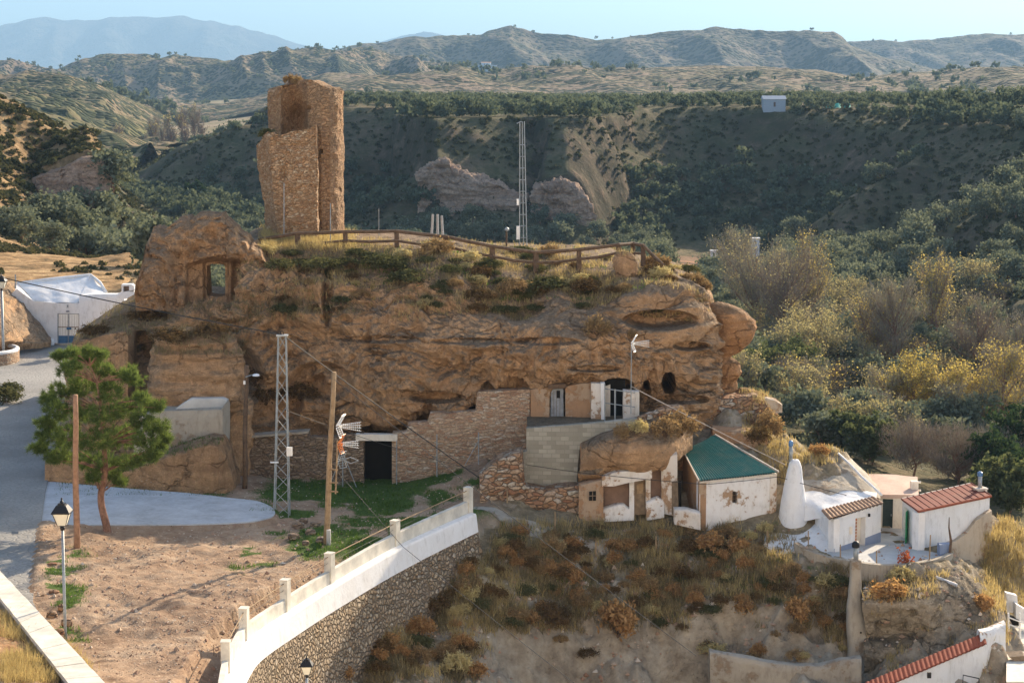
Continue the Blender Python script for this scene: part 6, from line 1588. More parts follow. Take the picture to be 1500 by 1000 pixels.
# single shrubs
def shrub_proto(name, kindn, seed, R=.5, H=.75, nstem=60, ntw=900, size=.05, aspect=3.0):
    r = np.random.RandomState(seed)
    b = bpy.data.objects.new(name, None); COL.objects.link(b); b.location = (0, 0, 0)
    m = MB(); tips = []
    for k in range(nstem // 3):
        a = r.uniform(0, 2 * math.pi); e = r.uniform(.0, 1) ** .7; q = Vector((math.cos(a) * R * e, math.sin(a) * R * e, H * (1 - .55 * e * e) * r.uniform(.7, 1.05)))
        mid = q * .5 + Vector((0, 0, H * .10)); m.path([(q.x * .06, q.y * .06, -.06), mid, q], [.012, .008, .004], 4); tips.append((mid, q))
    m.build('stem_twigs', MT['fencewood'], b)
    cl = []
    for k in range(26):
        a = r.uniform(0, 2 * math.pi); e = r.uniform(0, 1) ** .55; zc = H * (.28 + .62 * (1 - e * e * .75) * r.uniform(.55, 1.05)); cl.append((math.cos(a) * R * e, math.sin(a) * R * e, zc))
    cl = np.array(cl); C = cl[r.randint(0, len(cl), ntw)] + r.normal(size=(ntw, 3)) * np.array([R, R, H]) * .17; C[:, 2] = np.abs(C[:, 2])
    V, F = leaf_quads(C, size, r, aspect=aspect)
    # twigs point outwards
    mk('foliage', V, F, MT[kindn], b)
    return b
SH = {k: shrub_proto('dry_shrub', m, s, R, H, 60, n, sz, asp) for k, m, s, R, H, n, sz, asp in (
    ('brush', 'brush', 1, .55, .75, 1500, .045, 3.2), ('orange', 'orangebrush', 2, .5, .7, 1300, .055, 2.2), ('dark', 'darkbrush', 3, .6, .7, 1400, .05, 2.6), ('pale', 'palebrush', 4, .5, .65, 1500, .035, 4.5), ('scrub', 'scrub', 5, .6, .6, 1500, .05, 2.4))}
first = {k: True for k in SH}
def shrub(k, px, py, wpx, label, group=None, squash=1.0):
    p, nm = hit(px, py)
    if p is None: print('shrub misses', px, py); return
    s = wpx / FPX * p[1] / (1.1 if k != 'dark' else 1.2); rz = (px * 7.31) % 6.28
    if first[k]:
        o = SH[k]; first[k] = False; o.location = [float(v) for v in p]; o.rotation_euler = (0, 0, rz); o.scale = (s, s, s * squash); tag(o, label, 'shrub', group)
    else:
        o = dup(SH[k], p, rz, (s, s, s * squash)); tag(o, label, 'shrub', group)
L1 = [  # the ones that stand out, each with words of its own
 ('brush', 998, 636, 46, 'round dry brown shrub on the curved balcony parapet', 1.0), ('brush', 975, 640, 40, 'dry brown shrub below the curved balcony parapet', 1.0), ('pale', 935, 634, 30, 'straw-coloured shrub on the brown rock above the lower cave door', 1.0),
 ('brush', 912, 640, 26, 'small dry shrub at the left end of the brown rock top', 1.0), ('brush', 1126, 640, 38, 'tall dry brown shrub against the rubble wall above the green roof', 1.4), ('dark', 1112, 650, 34, 'dark shrub left of the tall dry shrub above the green roof', 1.2),
 ('orange', 1198, 668, 32, 'rusty orange shrub on the slope above the grey rendered roof', .8), ('brush', 1222, 640, 44, 'dry shrub on the crest behind the grey rendered roof', .9), ('brush', 1142, 604, 34, 'dry shrub on the crest beside the pale plastered fragment', 1.2), ('brush', 1240, 660, 30, 'dry shrub at the right end of the crest', 1.0),
 ('orange', 1040, 806, 48, 'rusty shrub at the left corner of the green-roofed house', .8), ('orange', 1080, 806, 40, 'dry golden shrub in front of the green-roofed house', .7), ('orange', 904, 930, 62, 'large rust-brown shrub hanging over the pale rock face', 1.2),
 ('orange', 1302, 880, 58, 'bright orange bush on the rock bluff below the patio', .75), ('orange', 1440, 892, 36, 'orange dry bush at the right edge of the rock bluff', .9), ('orange', 1166, 910, 44, 'rusty bush half way down the hillside left of the tapered chimney', 1.2), ('pale', 668, 985, 46, 'pale straw bush at the foot of the cobbled wall', 1.0), ('orange', 700, 992, 36, 'rusty bush beside the pale straw bush at the bottom edge', .9),
 ('orange', 616, 930, 50, 'dark rusty bush close under the cobbled wall', .8), ('dark', 640, 895, 46, 'dark brown bush under the middle of the cobbled wall', .9), ('orange', 500, 996, 40, 'golden bush at the bottom of the cobbled wall', .9), ('pale', 1042, 955, 44, 'straw tussock above the pale rendered wall', .6), ('pale', 1210, 860, 36, 'straw bush left of the tapered chimney near the patio', .9), ('pale', 1320, 850, 40, 'straw bush just under the patio kerb', .8),
 ('brush', 962, 392, 34, 'dry round shrub at the right end of the hilltop fence', .8), ('brush', 1022, 415, 22, 'small round dry shrub at the right tip of the hilltop', .9), ('brush', 1034, 424, 22, 'small round dry shrub over the rock head', .8), ('brush', 876, 490, 40, 'dry grey shrub in a hollow of the cliff face', .9), ('brush', 925, 495, 14, 'tiny dry shrub behind the balcony aerial', 1.2),
 ('brush', 640, 372, 44, 'dry brown shrub behind the double fence post', .7), ('orange', 432, 333, 26, 'rusty dry tuft at the foot of the tower front', .6), ('scrub', 410, 395, 40, 'grey-green shrub below the left end of the fence', .7), ('scrub', 470, 395, 44, 'grey-green shrub on the brow below the tower', .7), ('scrub', 560, 392, 50, 'grey-green shrub on the brow below the middle of the fence', .7), ('scrub', 800, 425, 50, 'grey-green shrub on the brow below the right half of the fence', .7), ('dark', 700, 440, 40, 'dark shrub in the rock cleft below the fence', .7), ('scrub', 600, 415, 60, 'dark grey-green scrub clump in the middle of the brow', .6), ('brush', 750, 430, 44, 'dry shrub on the brow below the lattice mast', .7), ('dark', 860, 430, 50, 'dark shrub on the brow left of the earth stub', .7),
 ('dark', 250, 500, 60, 'dark scrub over the rounded boulder', .5), ('dark', 310, 490, 50, 'dark scrub on the right of the rounded boulder', .5), ('dark', 215, 470, 50, 'dark scrub on the ledge left of the rounded boulder', .6), ('dark', 390, 590, 46, 'dark ivy scrub in the cliff hollow behind the pylon', .9), ('dark', 375, 560, 40, 'dark scrub hanging in the cliff hollow by the lamp pole', .8), ('dark', 440, 585, 50, 'dark scrub under the cliff right of the pylon', .8),
 ('dark', 140, 490, 50, 'dark scrub crowning the squared earth block', .45), ('scrub', 8, 590, 44, 'green shrub below the stone planter at the left edge', .9), ('scrub', 16, 575, 30, 'small green shrub at the foot of the stone planter', .9),
]
for k, px, py, w, lab, sq in L1: shrub(k, px, py, w, lab, None, sq)
r_ = random.Random(12)
cnt = 0
while cnt < 215:
    px, py = r_.uniform(540, 1240), r_.uniform(775, 985); p, nm = hit(px, py)
    if p is None or not hillok(px, py, p, nm) or (pale_at(p) > .5 and cnt % 6): continue
    k = r_.choice(['dark', 'dark', 'brush', 'brush', 'scrub', 'orange', 'orange', 'pale']); cnt += 1
    shrub(k, px, py, r_.uniform(14, 34) * (1.15 if px < 800 else 1), {'dark': 'dark brown shrub among the grass of the hillside below the terrace', 'brush': 'dry brown shrub among the grass of the hillside below the terrace', 'scrub': 'grey-green shrub among the grass of the hillside below the terrace', 'orange': 'rusty shrub among the grass of the hillside below the terrace', 'pale': 'straw-pale shrub among the grass of the hillside below the terrace'}[k], k + ' shrubs of the hillside' if k not in ('pale',) else 'straw shrubs of the hillside', r_.uniform(.6, 1.0))
cnt = 0
while cnt < 90:
    px, py = r_.uniform(385, 1010), r_.uniform(370, 460); p, nm = hit(px, py)
    if p is None or not on_brow(px, py, p, nm): continue
    k = r_.choice(['scrub', 'scrub', 'dark', 'brush', 'pale']); cnt += 1
    shrub(k, px, py, r_.uniform(14, 36), {'dark': 'dark shrub on the grassy brow under the hilltop fence', 'brush': 'dry brown shrub on the grassy brow under the hilltop fence', 'scrub': 'grey-green shrub on the grassy brow under the hilltop fence', 'pale': 'straw-pale shrub on the grassy brow under the hilltop fence'}[k], k + ' shrubs of the brow', r_.uniform(.5, .8))
for px, py, w, lab in ((446, 118, 12, 'dry bush growing on the broken head of the tower'),):
    o = dup(SH['brush'], U(435, 124, 116.8), 1.0, .6, lab); tag(o, lab, 'shrub')
o = dup(SH['scrub'], U(390, 203, 113.4), 2.0, .85); tag(o, 'dark bush growing on the broken corner of the tower front', 'shrub')
o = dup(SH['brush'], U(425, 122, 117.4), 2.0, .6); tag(o, 'small dry bush at the left of the tower head', 'shrub')
# stones lying on the lot
def pebbles(name, pts, s0, s1, mat, seed):
    rr_ = np.random.RandomState(seed); n = len(pts); o6 = np.array([(1, 0, 0), (0, 1, 0), (-1, 0, 0), (0, -1, 0), (0, 0, .8), (0, 0, -.6)], float)
    f8 = np.array([(0, 1, 4), (1, 2, 4), (2, 3, 4), (3, 0, 4), (1, 0, 5), (2, 1, 5), (3, 2, 5), (0, 3, 5)])
    V = o6[None] * rr_.uniform(.6, 1.3, (n, 6, 1)) * (rr_.uniform(s0, s1, (n, 1, 1)) ** 1.0) * rr_.uniform(.7, 1.3, (n, 1, 3)); a = rr_.uniform(0, 6.28, (n, 1)); ca, sa = np.cos(a), np.sin(a)
    W_ = np.stack([V[..., 0] * ca - V[..., 1] * sa, V[..., 0] * sa + V[..., 1] * ca, V[..., 2]], -1) + pts[:, None, :]
    return kind(mk(name, W_.reshape(-1, 3), (f8[None] + 6 * np.arange(n)[:, None, None]).reshape(-1, 3), mat), 'stuff')
t = NT('loose_stone'); MT['pebble'] = t.pbr(t.ramp(t.island(), [(0, (.30, .16, .10)), (.4, (.42, .27, .18)), (.7, (.50, .38, .27)), (1, (.62, .54, .44))]), .9, t.bump(t.noise(30, 4), .4, .02))
onlot = lambda px, py, p, nm: p[1] < 100.5 and p[0] < wall_x(p[1]) - .3 and p[2] < -18.6 and not (in_poly(p[0], p[1], _big)) and p[0] > np.interp(p[1], rdy[::1], rdx) + .15
a = scatter(6500, (45, 700, 700, 1000), lambda *k: onlot(*k) and tn(k[2], 4) > -.1, 31)
pebbles('loose_stones', a, .02, .055, MT['pebble'], 32)
a = scatter(450, (45, 760, 700, 1000), lambda *k: onlot(*k) and tn(k[2], 8) > -.1, 33)
pebbles('loose_stones', a, .06, .13, MT['pebble'], 34)
a = scatter(420, (64, 700, 400, 772), lambda px, py, p, nm: tn(p, 14) > -.1, 37)
pebbles('leaf_litter', a, .012, .035, MT['darkbrush'], 38)
a = scatter(1500, (560, 775, 1480, 1000), lambda px, py, p, nm: p[0] > wall_x(p[1]) + .9 and p[1] < 96 and abs(nm[2]) > .45, 35)
pebbles('loose_stones', a, .04, .16, MT['pebble'], 36)

# ------------------------------------------------------------------ the pine
def pine():
    base = U(156, 787, 86); r = np.random.RandomState(4)
    b = thing('pine_tree', 'bushy green pine with a crooked reddish trunk at the edge of the slab', 'tree', base)
    Y = 86
    spine = [U(158, 792, Y), U(156, 770, Y), U(149, 742, Y), U(148, 722, Y), U(154, 690, Y), U(152, 650, Y + .1), U(148, 600, Y), U(142, 560, Y), U(132, 535, Y)]
    rad = [.22, .17, .155, .145, .13, .11, .08, .05, .02]
    t = NT('pine_bark'); c = t.ramp(t.noise(6, 6, .7, t.map(t.pos, (1, 1, .5))), [(.35, (.14, .075, .05)), (.6, (.34, .19, .125))]); MT['bark'] = t.pbr(c, .9, t.bump(t.noise(9, 5, .7), .8, .04), 0, .1)
    MB().path(catmull(np.array(spine), 30), np.interp(np.linspace(0, 8, 30), range(9), rad), 10).build('trunk', MT['bark'], b, True)
    lm = MB(); C = []; N = []
    # clumps placed on the crown's outline and through its volume
    clumps = [(120, 530, 20), (100, 545, 17), (150, 540, 17), (182, 552, 16), (196, 560, 12), (90, 575, 22), (125, 570, 26), (160, 575, 24), (80, 605, 20), (112, 610, 28), (150, 612, 28), (185, 600, 22), (205, 618, 20), (228, 600, 14), (232, 628, 16), (75, 640, 22), (60, 655, 14), (100, 648, 28), (140, 650, 30), (178, 645, 28), (212, 650, 22), (232, 652, 12), (85, 675, 18), (120, 682, 24), (160, 685, 24), (195, 680, 20), (140, 702, 13), (172, 704, 12), (220, 672, 12), (133, 520, 10), (112, 520, 10), (145, 525, 9), (205, 585, 12), (88, 525, 10), (66, 620, 12), (70, 588, 11), (240, 640, 10)]
    for (x, y, R) in clumps:
        for kk in range(2):
            dep = Y + r.uniform(-1, 1) * 1.9 * math.sqrt(max(.05, 1 - ((x - 150) / 100) ** 2)) * (1 if R > 14 else .5)
            c0 = U(x + r.uniform(-6, 6), y + r.uniform(-5, 5), dep); rr_ = R / FPX * Y * r.uniform(.75, 1.0)
            ns = int(14 + R * .9)
            for k in range(ns):
                d = r.normal(size=3); d /= np.linalg.norm(d); d[2] = d[2] * .7 + .25
                C.append(c0 + d * rr_ * r.uniform(.3, 1.05) ** .7); N.append(d)
            # limb
            i = np.argmin([abs(s[2] - (c0[2] - .5)) for s in spine[3:]]) + 3
            lm.path([spine[i], (np.array(spine[i]) + c0) / 2 + [0, 0, .1], c0], [.045, .028, .012], 5)
    lm.build('limb', MT['bark'], b)
    C = np.array(C); N = np.array(N)
    # each tuft: a brush of needles (thin long triangles)
    nn = 26; P = np.repeat(C, nn, 0); D = np.repeat(N, nn, 0) * .55 + r.normal(size=(len(P), 3)) * .55 + [0, 0, .25]; D /= np.linalg.norm(D, axis=1, keepdims=True)
    ln = r.uniform(.16, .30, (len(P), 1)); sd = np.cross(D, r.normal(size=D.shape)); sd /= np.linalg.norm(sd, axis=1, keepdims=True); sd *= .013
    st0 = P + r.normal(size=P.shape) * .04
    V = np.stack([st0 - sd, st0 + sd, st0 + D * ln], 1).reshape(-1, 3)
    MT['needles'] = m_leaf('pine_needles', [(.065, .095, .027), (.11, .15, .042), (.16, .205, .063)], .42, 1.4)
    mk('crown', V, np.arange(len(V)).reshape(-1, 3), MT['needles'], b)
pine()
# ------------------------------------------------------------------ valley, plateau and the near left hill: one fan-shaped height field
VC = [  # pixel of the photograph and distance
 (1150, 610, 200), (1300, 650, 190), (1450, 700, 178), (1250, 700, 165), (1500, 640, 200), (1100, 480, 272), (1050, 396, 362), (990, 386, 372), (1100, 400, 350), (950, 345, 445), (700, 340, 448), (600, 335, 455), (800, 345, 440), (500, 360, 420), (600, 400, 330), (800, 420, 310), (1200, 440, 308), (1350, 500, 262), (1500, 560, 232), (1300, 420, 330), (1400, 440, 300), (1200, 520, 245),
 (1500, 385, 300), (1400, 375, 340), (1300, 350, 410), (1200, 350, 430), (1150, 330, 450), (1080, 335, 455),
 (300, 207, 600), (420, 162, 530), (520, 161, 522), (600, 160, 520), (700, 159, 520), (800, 158, 520), (900, 158, 518), (1000, 159, 514), (1100, 161, 506), (1200, 163, 496), (1300, 166, 480), (1400, 170, 462), (1500, 176, 440), (1650, 185, 412),
 (330, 260, 520), (400, 300, 495), (520, 318, 480), (450, 240, 510), (560, 240, 503), (900, 320, 472), (1010, 315, 472), (1100, 305, 472),
 (617, 300, 446), (640, 246, 452), (700, 210, 474), (760, 183, 495), (700, 300, 452), (760, 290, 458), (830, 315, 440), (790, 265, 450), (850, 225, 470), (920, 180, 500), (870, 318, 446), (600, 290, 488), (580, 240, 502),
 (1000, 235, 492), (1130, 240, 484), (1200, 260, 466), (1130, 200, 498), (1400, 214, 436), (1330, 250, 430), (1262, 284, 422), (1240, 310, 440), (1300, 215, 462), (1360, 300, 420), (1450, 260, 404), (1500, 240, 396), (1500, 297, 345), (1420, 326, 348), (1335, 352, 356), (1500, 330, 330),
 (300, 199, 800), (500, 153, 700), (1000, 151, 700), (1500, 155, 650), (700, 143, 1000), (1200, 141, 1000), (1500, 143, 1000), (900, 133, 1600), (500, 138, 1500), (1300, 133, 1600), (1650, 140, 1000),
 (250, 300, 482), (350, 310, 468), (200, 272, 560), (300, 255, 600), (250, 350, 380), (300, 335, 420), (220, 235, 720), (150, 225, 720), (230, 190, 1000), (260, 178, 1400), (150, 185, 1000), (0, 190, 800), (100, 230, 620), (200, 400, 310), (330, 400, 320), (400, 380, 360), (450, 420, 300),
 (0, 388, 168), (60, 394, 166), (140, 405, 160), (190, 422, 155), (205, 448, 150), (0, 420, 152), (-60, 400, 155), (60, 372, 186), (150, 384, 186), (210, 402, 186), (0, 340, 205), (60, 322, 232), (100, 335, 240), (180, 345, 255), (130, 318, 243), (-80, 330, 200), (-80, 150, 255), (-80, 230, 232),
 (0, 159, 262), (40, 176, 263), (90, 202, 265), (130, 227, 266), (148, 240, 264), (0, 225, 243), (50, 245, 246), (100, 262, 250), (135, 282, 252), (60, 290, 236), (0, 290, 225), (166, 306, 256), (175, 300, 275), (180, 292, 320), (100, 262, 340), (0, 230, 360), (120, 245, 420), (-80, 200, 420)]
ncl = lambda px, Y: np.stack([np.asarray(px) / 380.0, 2.6 * np.log(np.asarray(Y) / 400.0)], -1)
vc = np.array(VC, float)
fV = tps(ncl(vc[:, 0], vc[:, 2]), [zof(*q) for q in VC], 0.004)
vpx = np.linspace(-420, 1900, 620); vY = np.exp(np.linspace(math.log(126), math.log(2300), 420))
VPX, VY = np.meshgrid(vpx, vY)
# columns run along straight rays on the ground
VX = (VPX - 750) / FPX * VY
def zof_arr(py, Y):
    b_ = (500 - py) / FPX; return (-SP + b_ * CP) / (CP + b_ * SP) * Y
def valley_raw(x, y):
    px = 750 + x / y * FPX
    z = fV(ncl(np.clip(px, -420, 1900), y))
    return z
VZ = valley_raw(VX, VY)
Pv = np.stack([VX, VY, VX * 0], -1)
sl = np.hypot(np.gradient(VZ, axis=0) / np.gradient(VY, axis=0), np.gradient(VZ, axis=1) / np.gradient(VX, axis=1))
slp = smooth(sl, .10, .35)
# gullies running down the far slope, ledges on the cliffs
sh = np.stack([VX + .55 * (VY - 450), VY * .25, VX * 0], -1)
VZ = VZ + slp * smooth(VY, 330, 420) * (ridged(sh / 38.0, 3, 4) * 1.8 + fbm(Pv / 11.0, 3, 7) * 0.8 - .8)
VZ = VZ + slp * (1 - smooth(VY, 330, 400)) * (fbm(Pv / 7.0, 4, 9) * .9 + ridged(Pv / 9.0, 3, 3) * .5) + fbm(Pv / 40, 3, 5) * .35
clif = np.zeros_like(VZ)
def cliff(px0, px1, Y0, Y1, z0, z1, k=0.25):
    """a band of heights in which the slope turns steep"""
    global VZ, clif
    w = smooth(VPX, px0 - 12, px0 + 4) * (1 - smooth(VPX, px1 - 4, px1 + 16)) * smooth(VY, Y0 - 10, Y0) * (1 - smooth(VY, Y1, Y1 + 12))
    mid = (z0 + z1) / 2 + fbm(Pv / 14.0, 3, 2) * 1.0; t_ = (VZ - mid) / ((z1 - z0) / 2)
    VZ = VZ * (1 - w) + w * np.where(np.abs(t_) < 1, mid + np.sign(t_) * np.abs(t_) ** k * (z1 - z0) / 2, VZ)
    clif = np.maximum(clif, w * (np.abs(t_) < 1.25))
def spur(line, fall):
    """a rib of the slope: the ground rises to this crest and falls off on both sides"""
    global VZ
    L = np.array([U(*q) for q in line]); best = np.full(VZ.shape, -1e9)
    for a, c in zip(L[:-1], L[1:]):
        d = c - a; t_ = np.clip(((VX - a[0]) * d[0] + (VY - a[1]) * d[1]) / (d[0] ** 2 + d[1] ** 2), 0, 1)
        dist = np.hypot(VX - a[0] - t_ * d[0], VY - a[1] - t_ * d[1]); best = np.maximum(best, a[2] + t_ * d[2] - dist * fall)
    best = best + fbm(Pv / 12.0, 4, 31) * 1.0 + fbm(Pv / 4.0, 2, 32) * .35
    k = 0.8; VZ = np.where(np.abs(VZ - best) < 3 * k, (VZ + best) / 2 + np.sqrt((VZ - best) ** 2 + k * k) / 2 - .0, np.maximum(VZ, best))
spur([(850, 160, 519), (745, 188, 490), (655, 232, 456), (636, 246, 446)], .66)
spur([(960, 162, 515), (885, 212, 480), (812, 258, 452), (800, 266, 447)], .66)
spur([(1200, 168, 494), (1090, 232, 480), (1020, 292, 466)], .6)
spur([(1540, 172, 440), (1400, 213, 438), (1300, 260, 428), (1258, 288, 420)], .66)
spur([(1560, 280, 352), (1500, 294, 348), (1420, 325, 350), (1340, 352, 355)], .60)
spur([(440, 160, 526), (340, 188, 530), (270, 216, 540)], .6)
def bench(line, Y0, px0, px1, rise, Y1=512, top=-8):
    """the slope that runs back from the head of a cliff"""
    global VZ
    L = np.array(line, float); zt = zof_arr(np.interp(VPX, L[:, 0], L[:, 1]), Y0)
    nb_ = fbm(Pv / 14.0, 3, 44) * 14; w = smooth(VPX + nb_, px0 - 34, px0 + 8) * (1 - smooth(VPX + nb_, px1 - 10, px1 + 95))
    tgt = zt + .4 + rise * np.maximum(0, VY - Y0) - 25 * (1 - w) + fbm(Pv / 8.0, 3, 41) * .8
    VZ = np.where((VY > Y0 - 1.5) & (VY < Y1) & (w > 0), np.maximum(VZ, np.minimum(tgt, top)), VZ)
def talus(line, Y0, px0, px1, fall):
    """the bank of scree under a cliff"""
    global VZ
    L = np.array(line, float); zb_ = zof_arr(np.interp(VPX, L[:, 0], L[:, 1]), Y0)
    w = smooth(VPX, px0 - 40, px0) * (1 - smooth(VPX, px1, px1 + 50))
    VZ = np.where((VY <= Y0) & (VY > Y0 - 30) & (w > 0), np.maximum(VZ, zb_ - fall * (Y0 - VY) - 14 * (1 - w) + fbm(Pv / 6.0, 3, 47) * .6), VZ)
talus([(612, 304), (650, 308), (700, 300), (775, 304)], 432.5, 616, 775, .42)
talus([(780, 312), (810, 318), (872, 322)], 430.5, 782, 872, .42)
bench([(612, 262), (640, 238), (676, 256), (735, 272), (775, 286)], 433.5, 618, 772, .52)
bench([(780, 286), (800, 270), (830, 266), (852, 284), (874, 314)], 431.5, 786, 868, .52)
bench([(40, 262), (72, 252), (98, 240), (130, 229), (148, 236), (166, 254)], 242, 62, 150, .20, 256, -3)
VZ = np.where((VY < 153) & (VPX < 330), VZ - 6.0 * (1 - smooth(VY, 149.5, 152.5)), VZ)
cap = zof_arr(np.interp(np.log(VY), np.log([430, 470, 520, 600, 700, 1000, 1600, 2300]), [150, 157, 159, 157, 153, 147, 141, 137]), VY)
VZ = np.where((VY > 430) & (VPX > 240), np.minimum(VZ, cap + np.where(VZ > cap, .12 * (VZ - cap), 0)), VZ)
def valley_z(x, y):
    px = 750 + np.asarray(x) / np.asarray(y) * FPX
    i = np.clip((px - vpx[0]) / (vpx[1] - vpx[0]), 0, len(vpx) - 1.001); j = np.clip((np.log(y) - math.log(126)) / (math.log(2300) - math.log(126)) * (len(vY) - 1), 0, len(vY) - 1.001)
    a, b_ = np.floor(i).astype(int), np.floor(j).astype(int); fx, fy = i - a, j - b_
    return (VZ[b_, a] * (1 - fx) + VZ[b_, a + 1] * fx) * (1 - fy) + (VZ[b_ + 1, a] * (1 - fx) + VZ[b_ + 1, a + 1] * fx) * fy
SL = np.hypot(np.gradient(VZ, axis=0) / np.gradient(VY, axis=0), np.gradient(VZ, axis=1) / np.gradient(VX, axis=1))
def slope_at(x, y):
    px = 750 + x / y * FPX
    i = np.clip(np.round((px - vpx[0]) / (vpx[1] - vpx[0])), 0, len(vpx) - 1).astype(int); j = np.clip(np.round((np.log(y) - math.log(126)) / (math.log(2300) - math.log(126)) * (len(vY) - 1)), 0, len(vY) - 1).astype(int)
    return SL[j, i], clif[j, i]
QX, QY = proj(np.stack([VX, VY, VZ], -1))
field = smooth(QX, 975, 990) * (1 - smooth(QX, 1125, 1150)) * smooth(QY, 372, 378) * (1 - smooth(QY, 404, 412)) * (VY > 300)
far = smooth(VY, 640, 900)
dry = smooth(-QX, -215, -190) * (VY < 200) + smooth(-QX, -175, -150) * (VY < 285) * .75
fresh = smooth(QX, 1185, 1200) * (1 - smooth(QX, 1295, 1310)) * smooth(QY, 598, 606) * (1 - smooth(QY, 626, 634)) * (VY < 260)
t = NT('valley_ground')
n1, n2, n3 = t.noise(.025, 6, .6), t.noise(.16, 7, .65), t.noise(.9, 6, .7)
c = t.ramp(t.math('ADD', t.math('MULTIPLY', n1, .4), t.math('MULTIPLY', n2, .6)), [(.36, (.075, .072, .035)), (.48, (.14, .12, .065)), (.60, (.25, .185, .11))])
c = t.mix(t.ramp(n3, [(.4, 0.0), (.58, .7)]), c, (.06, .065, .03))
stp = t.ramp(t.math('ADD', t.math('SUBTRACT', 1.0, t.nz()), t.math('MULTIPLY', t.math('SUBTRACT', n2, .5), .35)), [(.10, 0.0), (.30, 1.0)])
sc_ = t.ramp(t.math('ADD', t.math('MULTIPLY', n2, .6), t.math('MULTIPLY', n3, .4)), [(.40, (.038, .036, .021)), (.53, (.085, .066, .042)), (.68, (.25, .165, .11))])
c = t.mix(t.math('MULTIPLY', stp, .85), c, sc_)
lay = t.noise(1.0, 5, .6, t.map(t.pos, (.05, .05, .8)))
c = t.mix(t.attr('cliff'), c, t.ramp(lay, [(.35, (.30, .175, .11)), (.5, (.46, .29, .19)), (.65, (.56, .38, .26))]))
c = t.mix(t.attr('dry'), c, t.ramp(t.noise(.5, 7, .7), [(.38, (.14, .10, .05)), (.5, (.34, .21, .10)), (.62, (.48, .33, .17))]))
c = t.mix(t.attr('field'), c, t.ramp(t.noise(1.0, 3, .5, t.map(t.pos, (.01, .16, .3))), [(.4, (.16, .10, .06)), (.55, (.27, .17, .10)), (.62, (.40, .20, .11))]))
c = t.mix(t.attr('fresh'), c, (.10, .19, .03))
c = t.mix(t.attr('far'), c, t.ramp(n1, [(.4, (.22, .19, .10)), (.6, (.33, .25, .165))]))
MT['valley'] = t.pbr(c, .95, t.bump(t.math('ADD', n2, t.math('MULTIPLY', n3, .4)), .8, 1.2), 0, .05)
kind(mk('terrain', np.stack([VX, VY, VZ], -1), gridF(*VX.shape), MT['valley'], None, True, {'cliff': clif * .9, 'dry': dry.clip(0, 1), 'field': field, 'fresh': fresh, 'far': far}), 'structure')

MT['farcliff'] = m_rock('pale_cliff', (0.74, 0.52, 0.37), (0.64, 0.43, 0.30), (0.46, 0.29, 0.20), (0.16, 0.12, 0.08), 0.4, 1.0, 1.4)
def far_cliff(label, tops, bots, Y, back, seed, amp):
    px = np.linspace(tops[0][0], tops[-1][0], 9); T = np.interp(px, *np.array(tops, float).T); B = np.interp(px, *np.array(bots, float).T)
    st = []
    for k, (x, a, c) in enumerate(zip(px, T, B)):
        e = (abs(k - 4) / 4.0) ** 4 * back * .22
        st.append((x, [(c + 30, Y + e), (c, Y + e), (c * .6 + a * .4, Y - .1 + e), (c * .3 + a * .7, Y + e), (a + 1, Y + .02 * back + e), (a - 1, Y + .4 * back + e), (a + 2, Y + back + e)]))
    return tag(loft_rock('cliff', st, MT['farcliff'], 120, 90, amp, seed, False, 1.2), label, 'cliff')
far_cliff('long pale cliff at the nose of the far spur left of the lattice mast', [(612, 262), (622, 252), (640, 236), (656, 240), (676, 254), (700, 262), (735, 270), (775, 284)], [(612, 302), (650, 310), (700, 304), (775, 306)], 430, 8, 3, 1.6)
far_cliff('shorter pale cliff at the foot of the far spur right of the lattice mast', [(780, 284), (795, 268), (825, 264), (850, 280), (872, 312)], [(780, 314), (810, 322), (872, 326)], 428, 8, 5, 1.6)
far_cliff('brown jutting cliff at the right end of the near left hill', [(48, 262), (72, 252), (98, 240), (114, 233), (130, 229), (148, 236), (164, 252)], [(48, 272), (98, 276), (130, 294), (164, 314)], 240, 6, 7, .5)

# ------------------------------------------------------------------ hills behind: each a ridge of real width
def ridge(name, crest, Y, zf, front, back, mat, amp=1.0, gs=1.0, seed=1, nu=420, nv=90, ext=500, shape=.8, yslant=0.0):
    cx, cy = np.array(crest, float).T
    px = np.linspace(cx[0] - ext, cx[-1] + ext, nu)
    if callable(zf): zf = zf(px)[None]
    py = np.interp(px, cx, cy)
    X = (px - 750) / FPX * Y; Yl = Y + yslant * (px - px.mean())
    zc = np.array([zof(750 + x / y * FPX, q, y) for x, y, q in zip(X, Yl, py)])
    zc = zc + fbm(np.stack([X / (front * .10), X * 0, X * 0], -1), 3, seed + 3) * amp * .25
    v = np.linspace(0, 1.45, nv)[:, None]
    YY = Yl[None] - front * (1 - np.minimum(v, 1)) + back * np.maximum(0, v - 1) / .45
    prof = np.where(v <= 1, np.minimum(v, 1) ** (1 / shape), 1 - ((v - 1) / .45) ** 1.3 * .9)
    XX = np.repeat(X[None], nv, 0); P0 = np.stack([XX, YY, XX * 0], -1)
    g = ridged(np.stack([XX / (front * .30 * gs) + .45 * YY / front, YY / (front * 1.6), XX * 0], -1), 3, seed) + fbm(P0 / (front * .16 * gs), 4, seed + 5) * .5
    wgt = np.sin(np.pi * np.clip(v, 0, 1)) ** .8 + .0
    ZZ = zf + (zc[None] - zf) * prof + g * amp * wgt
    return kind(mk(name, np.stack([XX, YY, ZZ], -1), gridF(nv, nu), mat, None, True), 'structure')
MH = m_hill('hill_near', (.17, .145, .07), (.26, .185, .12), (.04, .052, .025), .22, .55, .9, 2.5, .012)
MH2 = m_hill('hill_mid', (.13, .115, .065), (.19, .145, .10), (.04, .052, .03), .12, .55, .8, 4, .006)
MH3 = m_hill('mountain', (.10, .10, .075), (.13, .115, .09), (.05, .06, .045), .05, .5, .6, 12, .002)
